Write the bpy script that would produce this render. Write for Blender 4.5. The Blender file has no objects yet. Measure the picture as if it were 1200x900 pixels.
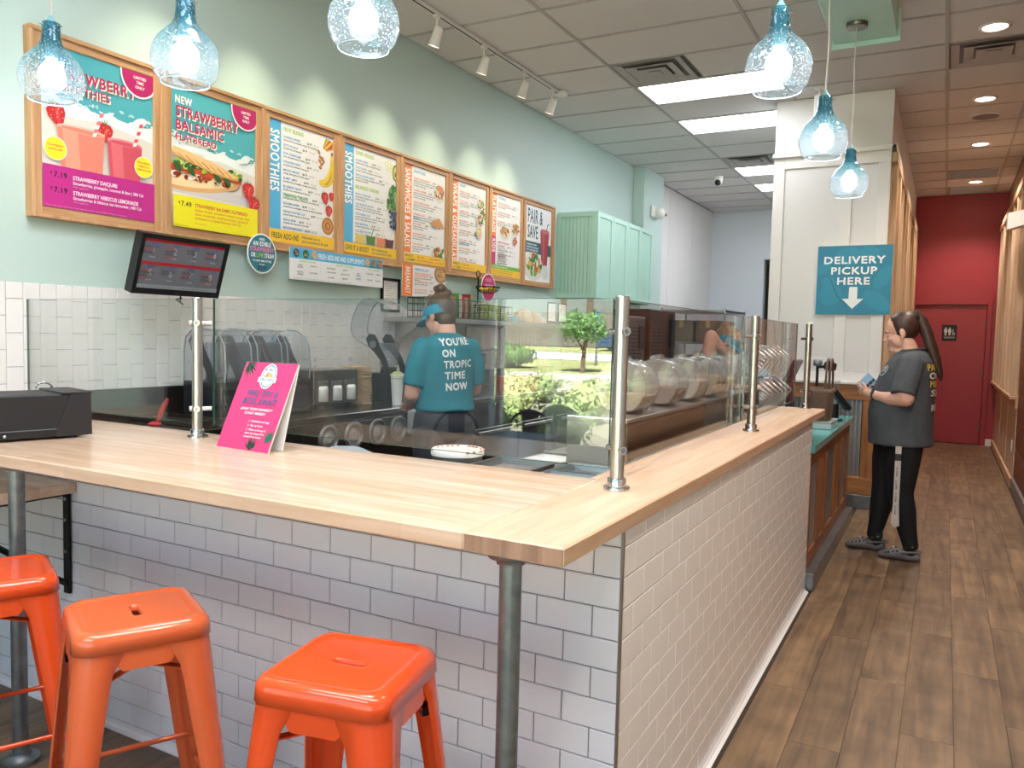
import bpy, bmesh, math, random
from mathutils import Vector, Matrix
random.seed(7)
SC = bpy.context.scene
COL = SC.collection
PI = math.pi

# ------------------------------------------------------------------ camera
cam_d = bpy.data.cameras.new('camera'); cam = bpy.data.objects.new('camera', cam_d); COL.objects.link(cam)
_p, _y, _r = -0.06295501, -0.50143723, 0.02368042
_f = Vector((math.sin(_y)*math.cos(_p), math.cos(_y)*math.cos(_p), math.sin(_p)))
_ri = Vector((math.cos(_y), -math.sin(_y), 0)); _up = _ri.cross(_f)
_r2 = math.cos(_r)*_ri + math.sin(_r)*_up; _u2 = -math.sin(_r)*_ri + math.cos(_r)*_up
cam.matrix_world = Matrix(((_r2.x, _u2.x, -_f.x, 0), (_r2.y, _u2.y, -_f.y, 0), (_r2.z, _u2.z, -_f.z, 1.475), (0, 0, 0, 1)))
cam_d.sensor_width = 36; cam_d.sensor_fit = 'HORIZONTAL'; cam_d.lens = 923.77/1200*36
cam_d.clip_start = 0.05; cam_d.clip_end = 400
SC.camera = cam

# ------------------------------------------------------------------ sky, sun, exposure
SC.view_settings.view_transform = 'Standard'; SC.view_settings.look = 'None'
SC.view_settings.gamma = 1; SC.view_settings.use_curve_mapping = False
SC.view_settings.exposure = 0.33
world = bpy.data.worlds.new('sky'); SC.world = world; world.use_nodes = True
nt = world.node_tree; nt.nodes.clear()
sky = nt.nodes.new('ShaderNodeTexSky'); sky.sky_type = 'NISHITA'; sky.sun_disc = False
sky.sun_elevation = math.radians(55); sky.sun_rotation = math.radians(20)
bg = nt.nodes.new('ShaderNodeBackground'); bg.inputs['Strength'].default_value = 0.52
wo = nt.nodes.new('ShaderNodeOutputWorld')
nt.links.new(sky.outputs[0], bg.inputs[0]); nt.links.new(bg.outputs[0], wo.inputs[0])
sd = bpy.data.lights.new('sun', 'SUN'); sd.energy = 60; sd.angle = 0.01; sd.color = (1, .95, .86)
so = bpy.data.objects.new('sun', sd); COL.objects.link(so)
so.rotation_euler = Vector((-.25, -.55, -.8)).to_track_quat('-Z', 'Y').to_euler()

PANEL_E = 12      # ceiling light panels
DOWN_E = 105.0      # recessed downlights (W)
SPOT_E = 30.0      # track heads (W)
BULB_E = 10.0      # pendant bulbs (emission)

# ------------------------------------------------------------------ helpers
def lin(h):
    if not isinstance(h, str): return tuple(h)
    h = h.lstrip('#'); o = []
    for i in (0, 2, 4):
        c = int(h[i:i+2], 16)/255
        o.append(c/12.92 if c <= .04045 else ((c+.055)/1.055)**2.4)
    return tuple(o)

MATS = {}
def mat(name, c='#cccccc', rough=.5, metal=0, spec=.5, emit=0, coat=0, bump=None, var=None, alpha=None, trans=0):
    if name in MATS: return MATS[name]
    m = bpy.data.materials.new(name); m.use_nodes = True; MATS[name] = m
    n = m.node_tree.nodes; l = m.node_tree.links; b = n['Principled BSDF']
    c = lin(c) + (1,)
    b.inputs['Base Color'].default_value = c
    b.inputs['Roughness'].default_value = rough; b.inputs['Metallic'].default_value = metal
    b.inputs['Specular IOR Level'].default_value = spec
    if coat: b.inputs['Coat Weight'].default_value = coat; b.inputs['Coat Roughness'].default_value = .06
    if emit:
        b.inputs['Emission Color'].default_value = c; b.inputs['Emission Strength'].default_value = emit
    if trans: b.inputs['Transmission Weight'].default_value = trans
    if bump or var:
        tc = n.new('ShaderNodeTexCoord'); nz = n.new('ShaderNodeTexNoise')
        l.new(tc.outputs['Object'], nz.inputs['Vector'])
        nz.inputs['Scale'].default_value = (bump or var)[0]; nz.inputs['Detail'].default_value = 4
        if bump:
            bp = n.new('ShaderNodeBump'); bp.inputs['Strength'].default_value = bump[1]; bp.inputs['Distance'].default_value = .002
            l.new(nz.outputs[0], bp.inputs['Height']); l.new(bp.outputs[0], b.inputs['Normal'])
        if var:
            mx = n.new('ShaderNodeMixRGB'); mx.blend_type = 'MULTIPLY'; mx.inputs[0].default_value = 1
            cr = n.new('ShaderNodeMapRange'); cr.inputs[1].default_value = .3; cr.inputs[2].default_value = .7
            cr.inputs[3].default_value = 1-var[1]; cr.inputs[4].default_value = 1+var[1]*.4
            l.new(nz.outputs[0], cr.inputs[0]); mx.inputs[1].default_value = c
            l.new(cr.outputs[0], mx.inputs[2]); l.new(mx.outputs[0], b.inputs['Base Color'])
    return m

def wood(name, c1, c2, axis='X', rough=.4, strips=None, coat=0, rnd=0, grain=1.0, blot=0):
    """Wood: stretched grain noise along an axis; 'strips'=(len,width) lays staves with a brick texture; rnd varies with the object's random id."""
    if name in MATS: return MATS[name]
    m = bpy.data.materials.new(name); m.use_nodes = True; MATS[name] = m
    n = m.node_tree.nodes; l = m.node_tree.links; b = n['Principled BSDF']
    b.inputs['Roughness'].default_value = rough
    if coat: b.inputs['Coat Weight'].default_value = coat; b.inputs['Coat Roughness'].default_value = .08
    tc = n.new('ShaderNodeTexCoord')
    mp = n.new('ShaderNodeMapping')
    rz = {'X': (0, 0, 0), 'Y': (0, 0, PI/2), 'Z': (0, PI/2, 0)}[axis]
    mp.inputs['Rotation'].default_value = rz
    l.new(tc.outputs['Object'], mp.inputs['Vector'])
    oi = n.new('ShaderNodeObjectInfo')
    ad = n.new('ShaderNodeVectorMath'); ad.operation = 'ADD'
    sc = n.new('ShaderNodeVectorMath'); sc.operation = 'SCALE'; sc.inputs[0].default_value = (7, 13, 5)
    l.new(oi.outputs['Random'], sc.inputs['Scale'])
    l.new(mp.outputs[0], ad.inputs[0]); l.new(sc.outputs[0], ad.inputs[1])
    st = n.new('ShaderNodeVectorMath'); st.operation = 'MULTIPLY'; st.inputs[1].default_value = (2.2, 30, 30)
    l.new(ad.outputs[0], st.inputs[0])
    nz = n.new('ShaderNodeTexNoise'); nz.inputs['Scale'].default_value = grain; nz.inputs['Detail'].default_value = 6
    nz.inputs['Distortion'].default_value = .6
    l.new(st.outputs[0], nz.inputs['Vector'])
    cr = n.new('ShaderNodeValToRGB')
    cr.color_ramp.elements[0].position = .3; cr.color_ramp.elements[0].color = lin(c2)+(1,)
    cr.color_ramp.elements[1].position = .68; cr.color_ramp.elements[1].color = lin(c1)+(1,)
    l.new(nz.outputs[0], cr.inputs[0]); out = cr.outputs[0]
    if strips:
        br = n.new('ShaderNodeTexBrick'); br.inputs['Scale'].default_value = 1
        br.inputs['Brick Width'].default_value = strips[0]; br.inputs['Row Height'].default_value = strips[1]
        br.inputs['Mortar Size'].default_value = .0006; br.inputs['Mortar Smooth'].default_value = 0
        br.offset = .37; br.inputs['Bias'].default_value = 0
        a, c, d = strips[2]
        br.inputs['Color1'].default_value = (a, a, a, 1); br.inputs['Color2'].default_value = (c, c*.96, c*.9, 1)
        br.inputs['Mortar'].default_value = (d, d*.94, d*.88, 1)
        l.new(mp.outputs[0], br.inputs['Vector'])
        mx = n.new('ShaderNodeMixRGB'); mx.blend_type = 'MULTIPLY'; mx.inputs[0].default_value = 1
        l.new(out, mx.inputs[1]); l.new(br.outputs[0], mx.inputs[2]); out = mx.outputs[0]
    if rnd:
        mr = n.new('ShaderNodeMapRange'); mr.inputs[3].default_value = 1-rnd; mr.inputs[4].default_value = 1+rnd
        l.new(oi.outputs['Random'], mr.inputs[0])
        mx = n.new('ShaderNodeMixRGB'); mx.blend_type = 'MULTIPLY'; mx.inputs[0].default_value = 1
        l.new(out, mx.inputs[1]); l.new(mr.outputs[0], mx.inputs[2]); out = mx.outputs[0]
    if blot:
        n2 = n.new('ShaderNodeTexNoise'); n2.inputs['Scale'].default_value = 5; n2.inputs['Detail'].default_value = 5; l.new(ad.outputs[0], n2.inputs['Vector'])
        mr = n.new('ShaderNodeMapRange'); mr.inputs[1].default_value = .35; mr.inputs[2].default_value = .6; mr.inputs[3].default_value = 1-blot; mr.inputs[4].default_value = 1.06
        l.new(n2.outputs[0], mr.inputs[0])
        mx = n.new('ShaderNodeMixRGB'); mx.blend_type = 'MULTIPLY'; mx.inputs[0].default_value = 1
        l.new(out, mx.inputs[1]); l.new(mr.outputs[0], mx.inputs[2]); out = mx.outputs[0]
    l.new(out, b.inputs['Base Color'])
    return m

def glass(name, tint=(1, 1, 1), refl=1.0, rough=0.0, ior=1.5, haze=0, hazecol=(.8, .8, .8)):
    """Thin clear sheet: transparent with a Fresnel reflection (plus optional milky haze)."""
    if name in MATS: return MATS[name]
    m = bpy.data.materials.new(name); m.use_nodes = True; MATS[name] = m
    n = m.node_tree.nodes; l = m.node_tree.links; n.clear()
    o = n.new('ShaderNodeOutputMaterial'); t = n.new('ShaderNodeBsdfTransparent'); t.inputs[0].default_value = tuple(tint)+(1,)
    g = n.new('ShaderNodeBsdfGlossy'); g.inputs['Roughness'].default_value = rough
    f = n.new('ShaderNodeFresnel')
    ge = n.new('ShaderNodeNewGeometry'); io = n.new('ShaderNodeMapRange'); io.inputs[3].default_value = ior; io.inputs[4].default_value = 1/ior
    l.new(ge.outputs['Backfacing'], io.inputs[0]); l.new(io.outputs[0], f.inputs['IOR'])
    mm = n.new('ShaderNodeMath'); mm.operation = 'MULTIPLY'; mm.inputs[1].default_value = refl; mm.use_clamp = True
    x = n.new('ShaderNodeMixShader'); l.new(f.outputs[0], mm.inputs[0]); l.new(mm.outputs[0], x.inputs[0])
    l.new(t.outputs[0], x.inputs[1]); l.new(g.outputs[0], x.inputs[2]); res = x.outputs[0]
    if haze:
        d = n.new('ShaderNodeBsdfDiffuse'); d.inputs[0].default_value = tuple(hazecol)+(1,)
        x2 = n.new('ShaderNodeMixShader'); x2.inputs[0].default_value = haze
        l.new(res, x2.inputs[1]); l.new(d.outputs[0], x2.inputs[2]); res = x2.outputs[0]
    l.new(res, o.inputs[0]); return m

def link(o): COL.objects.link(o); return o
def tag(o, label=None, cat=None, group=None, kind=None):
    if label: o['label'] = label
    if cat: o['category'] = cat
    if group: o['group'] = group
    if kind: o['kind'] = kind
    return o
def thing(name, label, cat, loc=(0, 0, 0), rz=0, group=None, rot=None):
    o = link(bpy.data.objects.new(name, None)); o.empty_display_size = .05
    o.location = loc; o.rotation_euler = rot if rot else (0, 0, rz)
    return tag(o, label, cat, group)
def kids(o): return [c for c in bpy.data.objects if c.parent == o]
CH = {}
def copy_tree(o, parent=None, loc=None, rz=None, label=None):
    c = o.copy(); link(c); c.parent = parent
    if loc is not None: c.location = loc
    if rz is not None: c.rotation_euler = (0, 0, rz)
    if label: c['label'] = label
    for k in CH.get(o.name, []):
        kc = copy_tree(bpy.data.objects[k], c); CH.setdefault(c.name, []).append(kc.name)
    return c

class MB:
    """Collects geometry; build() links it as ONE mesh object. With a root, world coordinates are stored relative to the root."""
    def __init__(s): s.v = []; s.f = []; s.s = []; s.m = []; s.cm = 0
    def add(s, vs, fs, smooth=False):
        k = len(s.v); s.v += [tuple(v) for v in vs]
        for f in fs: s.f.append([k+i for i in f]); s.s.append(smooth); s.m.append(s.cm)
        return s
    def box(s, x0, x1, y0, y1, z0, z1, bev=0, R=None, c=None):
        lo = (min(x0, x1), min(y0, y1), min(z0, z1)); hi = (max(x0, x1), max(y0, y1), max(z0, z1))
        vs = []; fs = []
        if not bev:
            for i in range(8): vs.append([hi[a] if (i >> a) & 1 else lo[a] for a in range(3)])
            fs = [(0, 2, 3, 1), (4, 5, 7, 6), (0, 1, 5, 4), (2, 6, 7, 3), (0, 4, 6, 2), (1, 3, 7, 5)]
        else:
            b = min(bev, *[(hi[a]-lo[a])*.49 for a in range(3)]); ix = {}
            for i in range(8):
                for a in range(3):
                    p = []
                    for q in range(3):
                        h = (i >> q) & 1; e = b if q != a else 0
                        p.append(hi[q]-e if h else lo[q]+e)
                    ix[i, a] = len(vs); vs.append(p)
            for a in range(3):
                q, r = (a+1) % 3, (a+2) % 3
                for h in (0, 1):
                    o = [(h << a) | (x << q) | (y << r) for x, y in ((0, 0), (1, 0), (1, 1), (0, 1))]
                    if not h: o.reverse()
                    fs.append([ix[i, a] for i in o])
            for a in range(3):
                q, r = (a+1) % 3, (a+2) % 3
                for x in (0, 1):
                    for y in (0, 1):
                        i0 = (x << q) | (y << r); i1 = i0 | (1 << a)
                        f = [ix[i0, q], ix[i1, q], ix[i1, r], ix[i0, r]]
                        if x == y: f.reverse()
                        fs.append(f)
            for i in range(8):
                f = [ix[i, 0], ix[i, 1], ix[i, 2]]
                if bin(i).count('1') % 2 == 0: f.reverse()
                fs.append(f)
        if R is not None:
            c = Vector(c if c else [(lo[a]+hi[a])/2 for a in range(3)])
            vs = [R @ (Vector(v)-c) + c for v in vs]
        return s.add(vs, fs)
    def cyl(s, p0, p1, r0, r1=None, n=16, caps=True, smooth=True):
        p0 = Vector(p0); p1 = Vector(p1); r1 = r0 if r1 is None else r1
        d = (p1-p0).normalized(); a = d.orthogonal().normalized(); b = d.cross(a)
        vs = []
        for p, r in ((p0, r0), (p1, r1)):
            for i in range(n):
                t = 2*PI*i/n; vs.append(p+(a*math.cos(t)+b*math.sin(t))*r)
        s.add(vs, [(i, (i+1) % n, n+(i+1) % n, n+i) for i in range(n)], smooth)
        if caps: s.add(vs[:n], [tuple(reversed(range(n)))]); s.add(vs[n:], [tuple(range(n))])
        return s
    def lathe(s, c, prof, n=24, R=None, caps=(False, False), sx=1, sy=1):
        """profile of (r, z) around z through c; consecutive duplicate points break the smoothing."""
        c = Vector(c); R = R or Matrix.Identity(3); ring = []
        vs = []
        for r, z in prof:
            ring.append(len(vs))
            for i in range(n):
                t = 2*PI*i/n; vs.append(c+R @ Vector((r*math.cos(t)*sx, r*math.sin(t)*sy, z)))
        fs = []
        for k in range(len(prof)-1):
            if prof[k] == prof[k+1]: continue
            a, b = ring[k], ring[k+1]
            fs += [(a+i, a+(i+1) % n, b+(i+1) % n, b+i) for i in range(n)]
        s.add(vs, fs, True)
        if caps[0]: s.add(vs[:n], [tuple(reversed(range(n)))])
        if caps[1]: s.add(vs[-n:], [tuple(range(n))])
        return s
    def tube(s, pts, r, n=8, closed=False, caps=True):
        pts = [Vector(p) for p in pts]; N = len(pts); vs = []; fr = None
        rs = r if isinstance(r, (list, tuple)) else [r]*N
        for i, p in enumerate(pts):
            if closed: t = (pts[(i+1) % N]-pts[i-1]).normalized()
            else: t = (pts[min(i+1, N-1)]-pts[max(i-1, 0)]).normalized()
            if fr is None: fr = t.orthogonal().normalized()
            fr = (fr-t*fr.dot(t)).normalized(); b = t.cross(fr)
            for k in range(n):
                a = 2*PI*k/n; vs.append(p+(fr*math.cos(a)+b*math.sin(a))*rs[i])
        fs = []
        for i in range(N if closed else N-1):
            j = (i+1) % N
            fs += [(i*n+k, i*n+(k+1) % n, j*n+(k+1) % n, j*n+k) for k in range(n)]
        s.add(vs, fs, True)
        if caps and not closed: s.add(vs[:n], [tuple(reversed(range(n)))]); s.add(vs[-n:], [tuple(range(n))])
        return s
    def loft(s, rings, smooth=True, caps=True, closed=True):
        n = len(rings[0]); vs = [v for r in rings for v in r]; fs = []
        for i in range(len(rings)-1):
            for k in range(n if closed else n-1):
                fs.append((i*n+k, i*n+(k+1) % n, (i+1)*n+(k+1) % n, (i+1)*n+k))
        s.add(vs, fs, smooth)
        if caps: s.add(rings[0], [tuple(reversed(range(n)))]); s.add(rings[-1], [tuple(range(n))])
        return s
    def prism(s, poly, O, U, V, N, d, smooth=False):
        O, U, V, N = map(Vector, (O, U, V, N)); n = len(poly)
        a = [O+U*x+V*y for x, y in poly]; b = [p+N*d for p in a]
        s.add(a, [tuple(reversed(range(n)))]); s.add(b, [tuple(range(n))])
        s.add(a+b, [(i, (i+1) % n, n+(i+1) % n, n+i) for i in range(n)], smooth)
        return s
    def ball(s, c, rx, ry=None, rz=None, n=16, m=10, R=None):
        ry = rx if ry is None else ry; rz = rx if rz is None else rz; c = Vector(c); R = R or Matrix.Identity(3)
        vs = [c+R @ Vector((0, 0, -rz))]
        for j in range(1, m):
            a = -PI/2+PI*j/m
            for i in range(n):
                t = 2*PI*i/n; vs.append(c+R @ Vector((rx*math.cos(a)*math.cos(t), ry*math.cos(a)*math.sin(t), rz*math.sin(a))))
        vs.append(c+R @ Vector((0, 0, rz))); L = len(vs)-1
        fs = [(0, 1+(i+1) % n, 1+i) for i in range(n)]
        for j in range(m-2):
            fs += [(1+j*n+i, 1+j*n+(i+1) % n, 1+(j+1)*n+(i+1) % n, 1+(j+1)*n+i) for i in range(n)]
        fs += [(1+(m-2)*n+i, 1+(m-2)*n+(i+1) % n, L) for i in range(n)]
        return s.add(vs, fs, True)
    def mesh(s, name, mats, off=(0, 0, 0)):
        me = bpy.data.meshes.new(name)
        me.from_pydata([(v[0]-off[0], v[1]-off[1], v[2]-off[2]) for v in s.v], [], s.f)
        for m in (mats if isinstance(mats, (list, tuple)) else [mats]): me.materials.append(m)
        me.polygons.foreach_set('use_smooth', s.s); me.polygons.foreach_set('material_index', s.m)
        me.update(); return me
    def build(s, name, mats, root=None, local=False, label=None):
        if root is None:
            # origin at the base centre of the mesh
            xs = [v[0] for v in s.v]; ys = [v[1] for v in s.v]; zs = [v[2] for v in s.v]
            off = ((min(xs)+max(xs))/2, (min(ys)+max(ys))/2, min(zs))
            o = link(bpy.data.objects.new(name, s.mesh(name, mats, off))); o.location = off
        else:
            off = (0, 0, 0) if local else worldloc(root)
            o = link(bpy.data.objects.new(name, s.mesh(name, mats, off))); o.parent = root
            CH.setdefault(root.name, []).append(o.name)
        if label: o['label'] = label
        return o
def worldloc(o):
    v = Vector(o.location)
    while o.parent: o = o.parent; v += Vector(o.location)
    return v
def struct(mb, name, m, label=None, cat=None):
    o = mb.build(name, m); o['kind'] = 'structure'
    return tag(o, label, cat)
def put(name, me, root, loc):
    """child object sharing a mesh; loc is a world position, the parent is not rotated"""
    o = link(bpy.data.objects.new(name, me)); o.parent = root; o.location = Vector(loc)-worldloc(root)
    CH.setdefault(root.name, []).append(o.name)
    return o

# ---- flat print (posters, signs, lettering): stacked flat shapes on a sheet
TXT = {}
def text_mesh(body, bold=0, res=2, sp=1.0):
    k = (body, bold, res, sp)
    if k not in TXT:
        cu = bpy.data.curves.new('t', 'FONT'); cu.body = body; cu.size = 1; cu.resolution_u = res; cu.offset = bold; cu.space_character = sp
        ob = bpy.data.objects.new('t', cu); me = bpy.data.meshes.new_from_object(ob)
        vs = [(v.co.x, v.co.y) for v in me.vertices]; fs = [tuple(p.vertices) for p in me.polygons]
        bpy.data.objects.remove(ob); bpy.data.meshes.remove(me); bpy.data.curves.remove(cu)
        xs = [v[0] for v in vs] or [0, 1]
        TXT[k] = (vs, fs, min(xs), max(xs))
    return TXT[k]
CAP = .69
class Flat:
    def __init__(s, O, U, V, step=.00009):
        s.O, s.U, s.V = Vector(O), Vector(U).normalized(), Vector(V).normalized(); s.N = s.U.cross(s.V)
        s.b = MB(); s.cols = []; s.k = 0; s.step = step; s.flat = False
    def _lay(s, pts, fs, col, same=False):
        if not (same and s.flat): s.k += 1      # neighbouring small lines share a layer
        s.flat = same
        if col not in s.cols: s.cols.append(col)
        s.b.cm = s.cols.index(col)
        s.b.add([s.O+s.U*x+s.V*y+s.N*(s.k*s.step) for x, y in pts], fs)
        return s
    def poly(s, pts, col): return s._lay(pts, [tuple(range(len(pts)))], col)
    def rect(s, u0, v0, u1, v1, col): return s.poly([(u0, v0), (u1, v0), (u1, v1), (u0, v1)], col)
    def ell(s, u, v, a, b, col, n=24, t0=0, t1=2*PI, rot=0):
        P = []
        for i in range(n):
            t = t0+(t1-t0)*i/(n if abs(t1-t0-2*PI) < 1e-6 else n-1)
            x, y = a*math.cos(t), b*math.sin(t)
            P.append((u+x*math.cos(rot)-y*math.sin(rot), v+x*math.sin(rot)+y*math.cos(rot)))
        return s.poly(P, col)
    def text(s, body, u, v, h, col, w=None, al='L', rot=0, bold=.02, sx=1.0, res=2, shear=0):
        """baseline origin (u, v), cap height h; w fits the line to a width"""
        dup_ = bold > .025 and h > .022; b0 = bold; bold = 0 if dup_ else min(bold, .02)
        vs, fs, x0, x1 = text_mesh(body, bold, res, 1.1 if dup_ else 1.0)
        k = h/CAP; kx = k*sx if w is None else w/(x1-x0)
        W = (x1-x0)*kx; dx = {'L': 0, 'C': -W/2, 'R': -W}[al]
        c, n = math.cos(rot), math.sin(rot); P = []
        for x, y in vs:
            a = (x-x0)*kx+dx+shear*y*k; b = y*k; P.append((u+a*c-b*n, v+a*n+b*c))
        if dup_:
            e = min((b0-.004)*k*.75, (x1-x0)*kx/max(1, len(body))*.04)
            for a, b in ((-e, -e), (e, -e), (e, e), (-e, e)): s._lay([(x+a, y+b) for x, y in P], fs, col)
            return s
        return s._lay(P, fs, col, True)
    def para(s, lines, u, v, h, lead, col, **kw):
        for i, t in enumerate(lines): s.text(t, u, v-i*lead, h, col, **kw)
        return s
    def build(s, name, root, rough=.45, local=False):
        return s.b.build(name, [mat('print '+str(c), c, rough) for c in s.cols], root, local)

# ------------------------------------------------------------------ shared materials
M_TEAL = mat('teal wall paint', '#bbd1cb', .55, bump=(60, .05))
M_MINT = mat('mint cabinet paint', '#b2dacb', .4)
M_WHITE = mat('white wall paint', '#dedddb', .5, bump=(50, .04))
M_RED = mat('red wall paint', '#a3323c', .35)
M_TILE = mat('white glazed tile', '#eceaea', .12, coat=.3)
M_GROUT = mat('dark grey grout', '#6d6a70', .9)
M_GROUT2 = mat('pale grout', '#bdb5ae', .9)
M_STEEL = mat('brushed stainless steel', '#b9b7b4', .28, 1, bump=(300, .03))
M_CHROME = mat('polished steel', '#d2d0cd', .12, 1)
M_DKSTEEL = mat('dark stainless steel', '#7b7570', .3, 1)
M_GALV = mat('galvanised pipe', '#8d9496', .42, .85, var=(25, .3))
M_BLACK = mat('black plastic', '#17181b', .42)
M_BLKMET = mat('black metal', '#131315', .5, .3)
M_WPLAS = mat('white plastic', '#e8e7e4', .35)
M_GREY = mat('grey plastic', '#83868b', .4)
M_PAPER = mat('white paper', '#efeeeb', .7)
M_FRAME = wood('menu frame oak', '#c69c74', '#a87a50', 'Y', .5)
M_FRAMEV = wood('menu frame oak upright', '#caa078', '#ad8055', 'Z', .5)
M_BLOCKX = wood('butcher block along x', '#eed4bd', '#dfbb9b', 'X', .25, (.62, .045, (1, .88, .75)), coat=.3)
M_BLOCKY = wood('butcher block along y', '#ecceb0', '#dab392', 'Y', .3, (.62, .045, (1, .88, .75)), coat=.12)
M_PLANK = wood('vinyl floor plank', '#8d7254', '#604b3a', 'Y', .4, rnd=.2, grain=.7, blot=.3)
M_ORANGE = mat('glossy orange paint', '#f25420', .2, coat=.5)
M_PANE = glass('clear glass pane', (.95, .97, .962), 2.1, ior=1.5)
M_PANE2 = glass('clear side pane', (.95, .955, .95), .95, ior=1.5)
M_PANEEDGE = mat('green glass edge', '#3f6b57', .15); M_PANEEDGE2 = mat('grey glass edge', '#77837f', .15)
M_ACRYL = glass('clear acrylic', (.93, .94, .95), 1.1, ior=1.46, haze=.05)
M_HOOD = glass('smoky clear hood', (.90, .92, .95), 1.2, ior=1.46, haze=.06, hazecol=(.75, .8, .85))
M_LAMP = mat('lit diffuser', '#f8f9ff', .5, emit=PANEL_E)
# ================================================================== SETTING
CZ = 3.685                      # ceiling height
XL = -3.69                      # menu wall
# floor: slab with planks laid along y
fl = struct(MB().box(-6.3, 2.6, -2.6, 20.0, -.12, -.004), 'floor', mat('floor underlay', '#3d3128', .8))
PW, PL = .18, 1.22
pm = {}
def plank(L):
    L = round(L, 3)
    if L not in pm:
        b = MB(); g = .0007
        b.box(-PW/2+g, PW/2-g, -L/2+g, L/2-g, -.004, 0, bev=.0006); pm[L] = b.mesh('plank', M_PLANK)
    return pm[L]
ncol = 0
for ci in range(50):
    x = -6.2+PW/2+ci*PW
    if x > .69: break
    off = (ci*.47) % 1.22
    if x > -.64: y0, y1 = .95, 13.6
    else: y0, y1 = -.2, 1.76
    if x < -3.66: continue
    y = y0-off
    while y < y1:
        a, b_ = max(y, y0), min(y+PL, y1)
        if b_-a > .05: put('plank', plank(b_-a), fl, (x, (a+b_)/2, 0)); ncol += 1
        y += PL
rest = MB()
rest.box(-6.2, .69, -2.2, -.2, -.004, 0); rest.box(-.64, .69, -.2, .95, -.004, 0); rest.box(-6.2, -3.7, -.2, 1.5, -.004, 0)
rest.box(.69, 2.5, -2.2, 2.0, -.004, 0); rest.box(-3.69, -.66, 1.8, 19, -.004, 0)
tag(rest.build('vinyl_plank_floor', M_PLANK, fl), kind='stuff')

# ceiling: deck, lay-in panels, tee grid
ce = struct(MB().box(-6.3, 2.6, -2.4, 20.0, CZ+.02, CZ+.2), 'ceiling', mat('ceiling deck', '#9a9896', .9))
M_CEIL = mat('mineral ceiling panel', '#dad8d6', .9, bump=(220, .25))
M_TEE = mat('white ceiling tee', '#b9b6b3', .6)
cp = {}
def cpanel(w, d):
    k = (round(w, 3), round(d, 3))
    if k not in cp:
        b = MB(); b.box(-w/2+.008, w/2-.008, -d/2+.008, d/2-.008, .006, .019, bev=.004); cp[k] = b.mesh('ceiling_panel', M_CEIL)
    return cp[k]
XT = [XL, -2.545, -1.325, -.105, .515, .69]          # main runners
lights = []                                            # (bay, row) holding a light or a vent
Y0 = .655
rows = [Y0+.6096*i for i in range(-4, 23)]
def near(a, l): return any(abs(a-b) < .2 for b in l)
LIGHT_Y = [1.02, 2.24, 3.46]
bay_lights = [1.93-.61*4, 1.93, 1.93-.61*2, 1.93+.61*2][:0]
def has(bay, y):                                       # y = front edge of the row
    yc = y+.305
    if bay == 1: return ('L' if near(yc, [-.95, .88, 2.1, 4.24, 7.09, 8.32, 10.74, 12.0]) else 'V' if near(yc, [6.48, 10.12]) else '')
    if bay == 3: return ('V' if near(yc, [7.09]) else 'G' if near(yc, [11.97, 13.05]) else '')
    if bay == 2: return 'L' if near(yc, [-.95, .88]) else ''
    return ''
SPOTS = {'L': [], 'V': [], 'G': []}
for bi in range(len(XT)-1):
    for y in rows:
        k = has(bi, y); xa, xb = XT[bi], XT[bi+1]
        if y+.3 > 13.45 and bi >= 3: continue
        if k: SPOTS[k].append(((xa+xb)/2, y+.305, xb-xa))
        else: put('ceiling_panel', cpanel(xb-xa, .6096), ce, ((xa+xb)/2, y+.305, CZ))
tee = {}
def teebar(L, ax):
    k = (round(L, 3), ax)
    if k not in tee:
        b = MB()
        if ax == 'x': b.box(-L/2, L/2, -.0105, .0105, 0, .004); b.box(-L/2, L/2, -.001, .001, .004, .02)
        else: b.box(-.012, .012, -L/2, L/2, -.001, .004); b.box(-.001, .001, -L/2, L/2, .004, .02)
        tee[k] = b.mesh('tee_bar', M_TEE)
    return tee[k]
for x in XT[1:-1]: put('tee_bar', teebar(15.9, 'y'), ce, (x, 6.0, CZ))
for bi in range(len(XT)-1):
    for y in rows[1:]:
        put('tee_bar', teebar(XT[bi+1]-XT[bi]-.024, 'x'), ce, ((XT[bi]+XT[bi+1])/2, y, CZ))
tag(MB().box(-6.3, XL, -2.4, 1.6, CZ, CZ+.02).build('side_ceiling', M_CEIL, ce), kind='stuff')
tag(MB().box(.69, 2.5, -2.4, 2.1, CZ, CZ+.02).build('side_ceiling', M_CEIL, ce), kind='stuff')

# light panels, air vents, hall grilles
nth = ['frontmost', 'second', 'third', 'fourth', 'fifth', 'sixth', 'seventh', 'eighth', 'ninth', 'tenth', 'eleventh']
SPOTS['L'].sort(key=lambda p: (p[1], p[0]))
def lightname(i, x, y):
    if y < 2.6: return 'flush white ceiling light panel over the front dining area, %s bay, %s row' % ('left' if x < -1.3 else 'right', nth[[-.95, .88, 2.1].index(min([-.95, .88, 2.1], key=lambda q: abs(q-y)))])
    return {4.2: 'large bright ceiling light panel at the top of the picture, nearest of its row', 7.1: 'bright ceiling light panel just beyond the nearer square air vent', 8.3: 'bright ceiling light panel second beyond the nearer air vent, beside the white pillar', 10.7: 'ceiling light panel just beyond the farther air vent', 12.0: 'farthest ceiling light panel, half hidden by the white pillar'}[min([4.2, 7.1, 8.3, 10.7, 12.0], key=lambda q: abs(q-y))]
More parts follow.
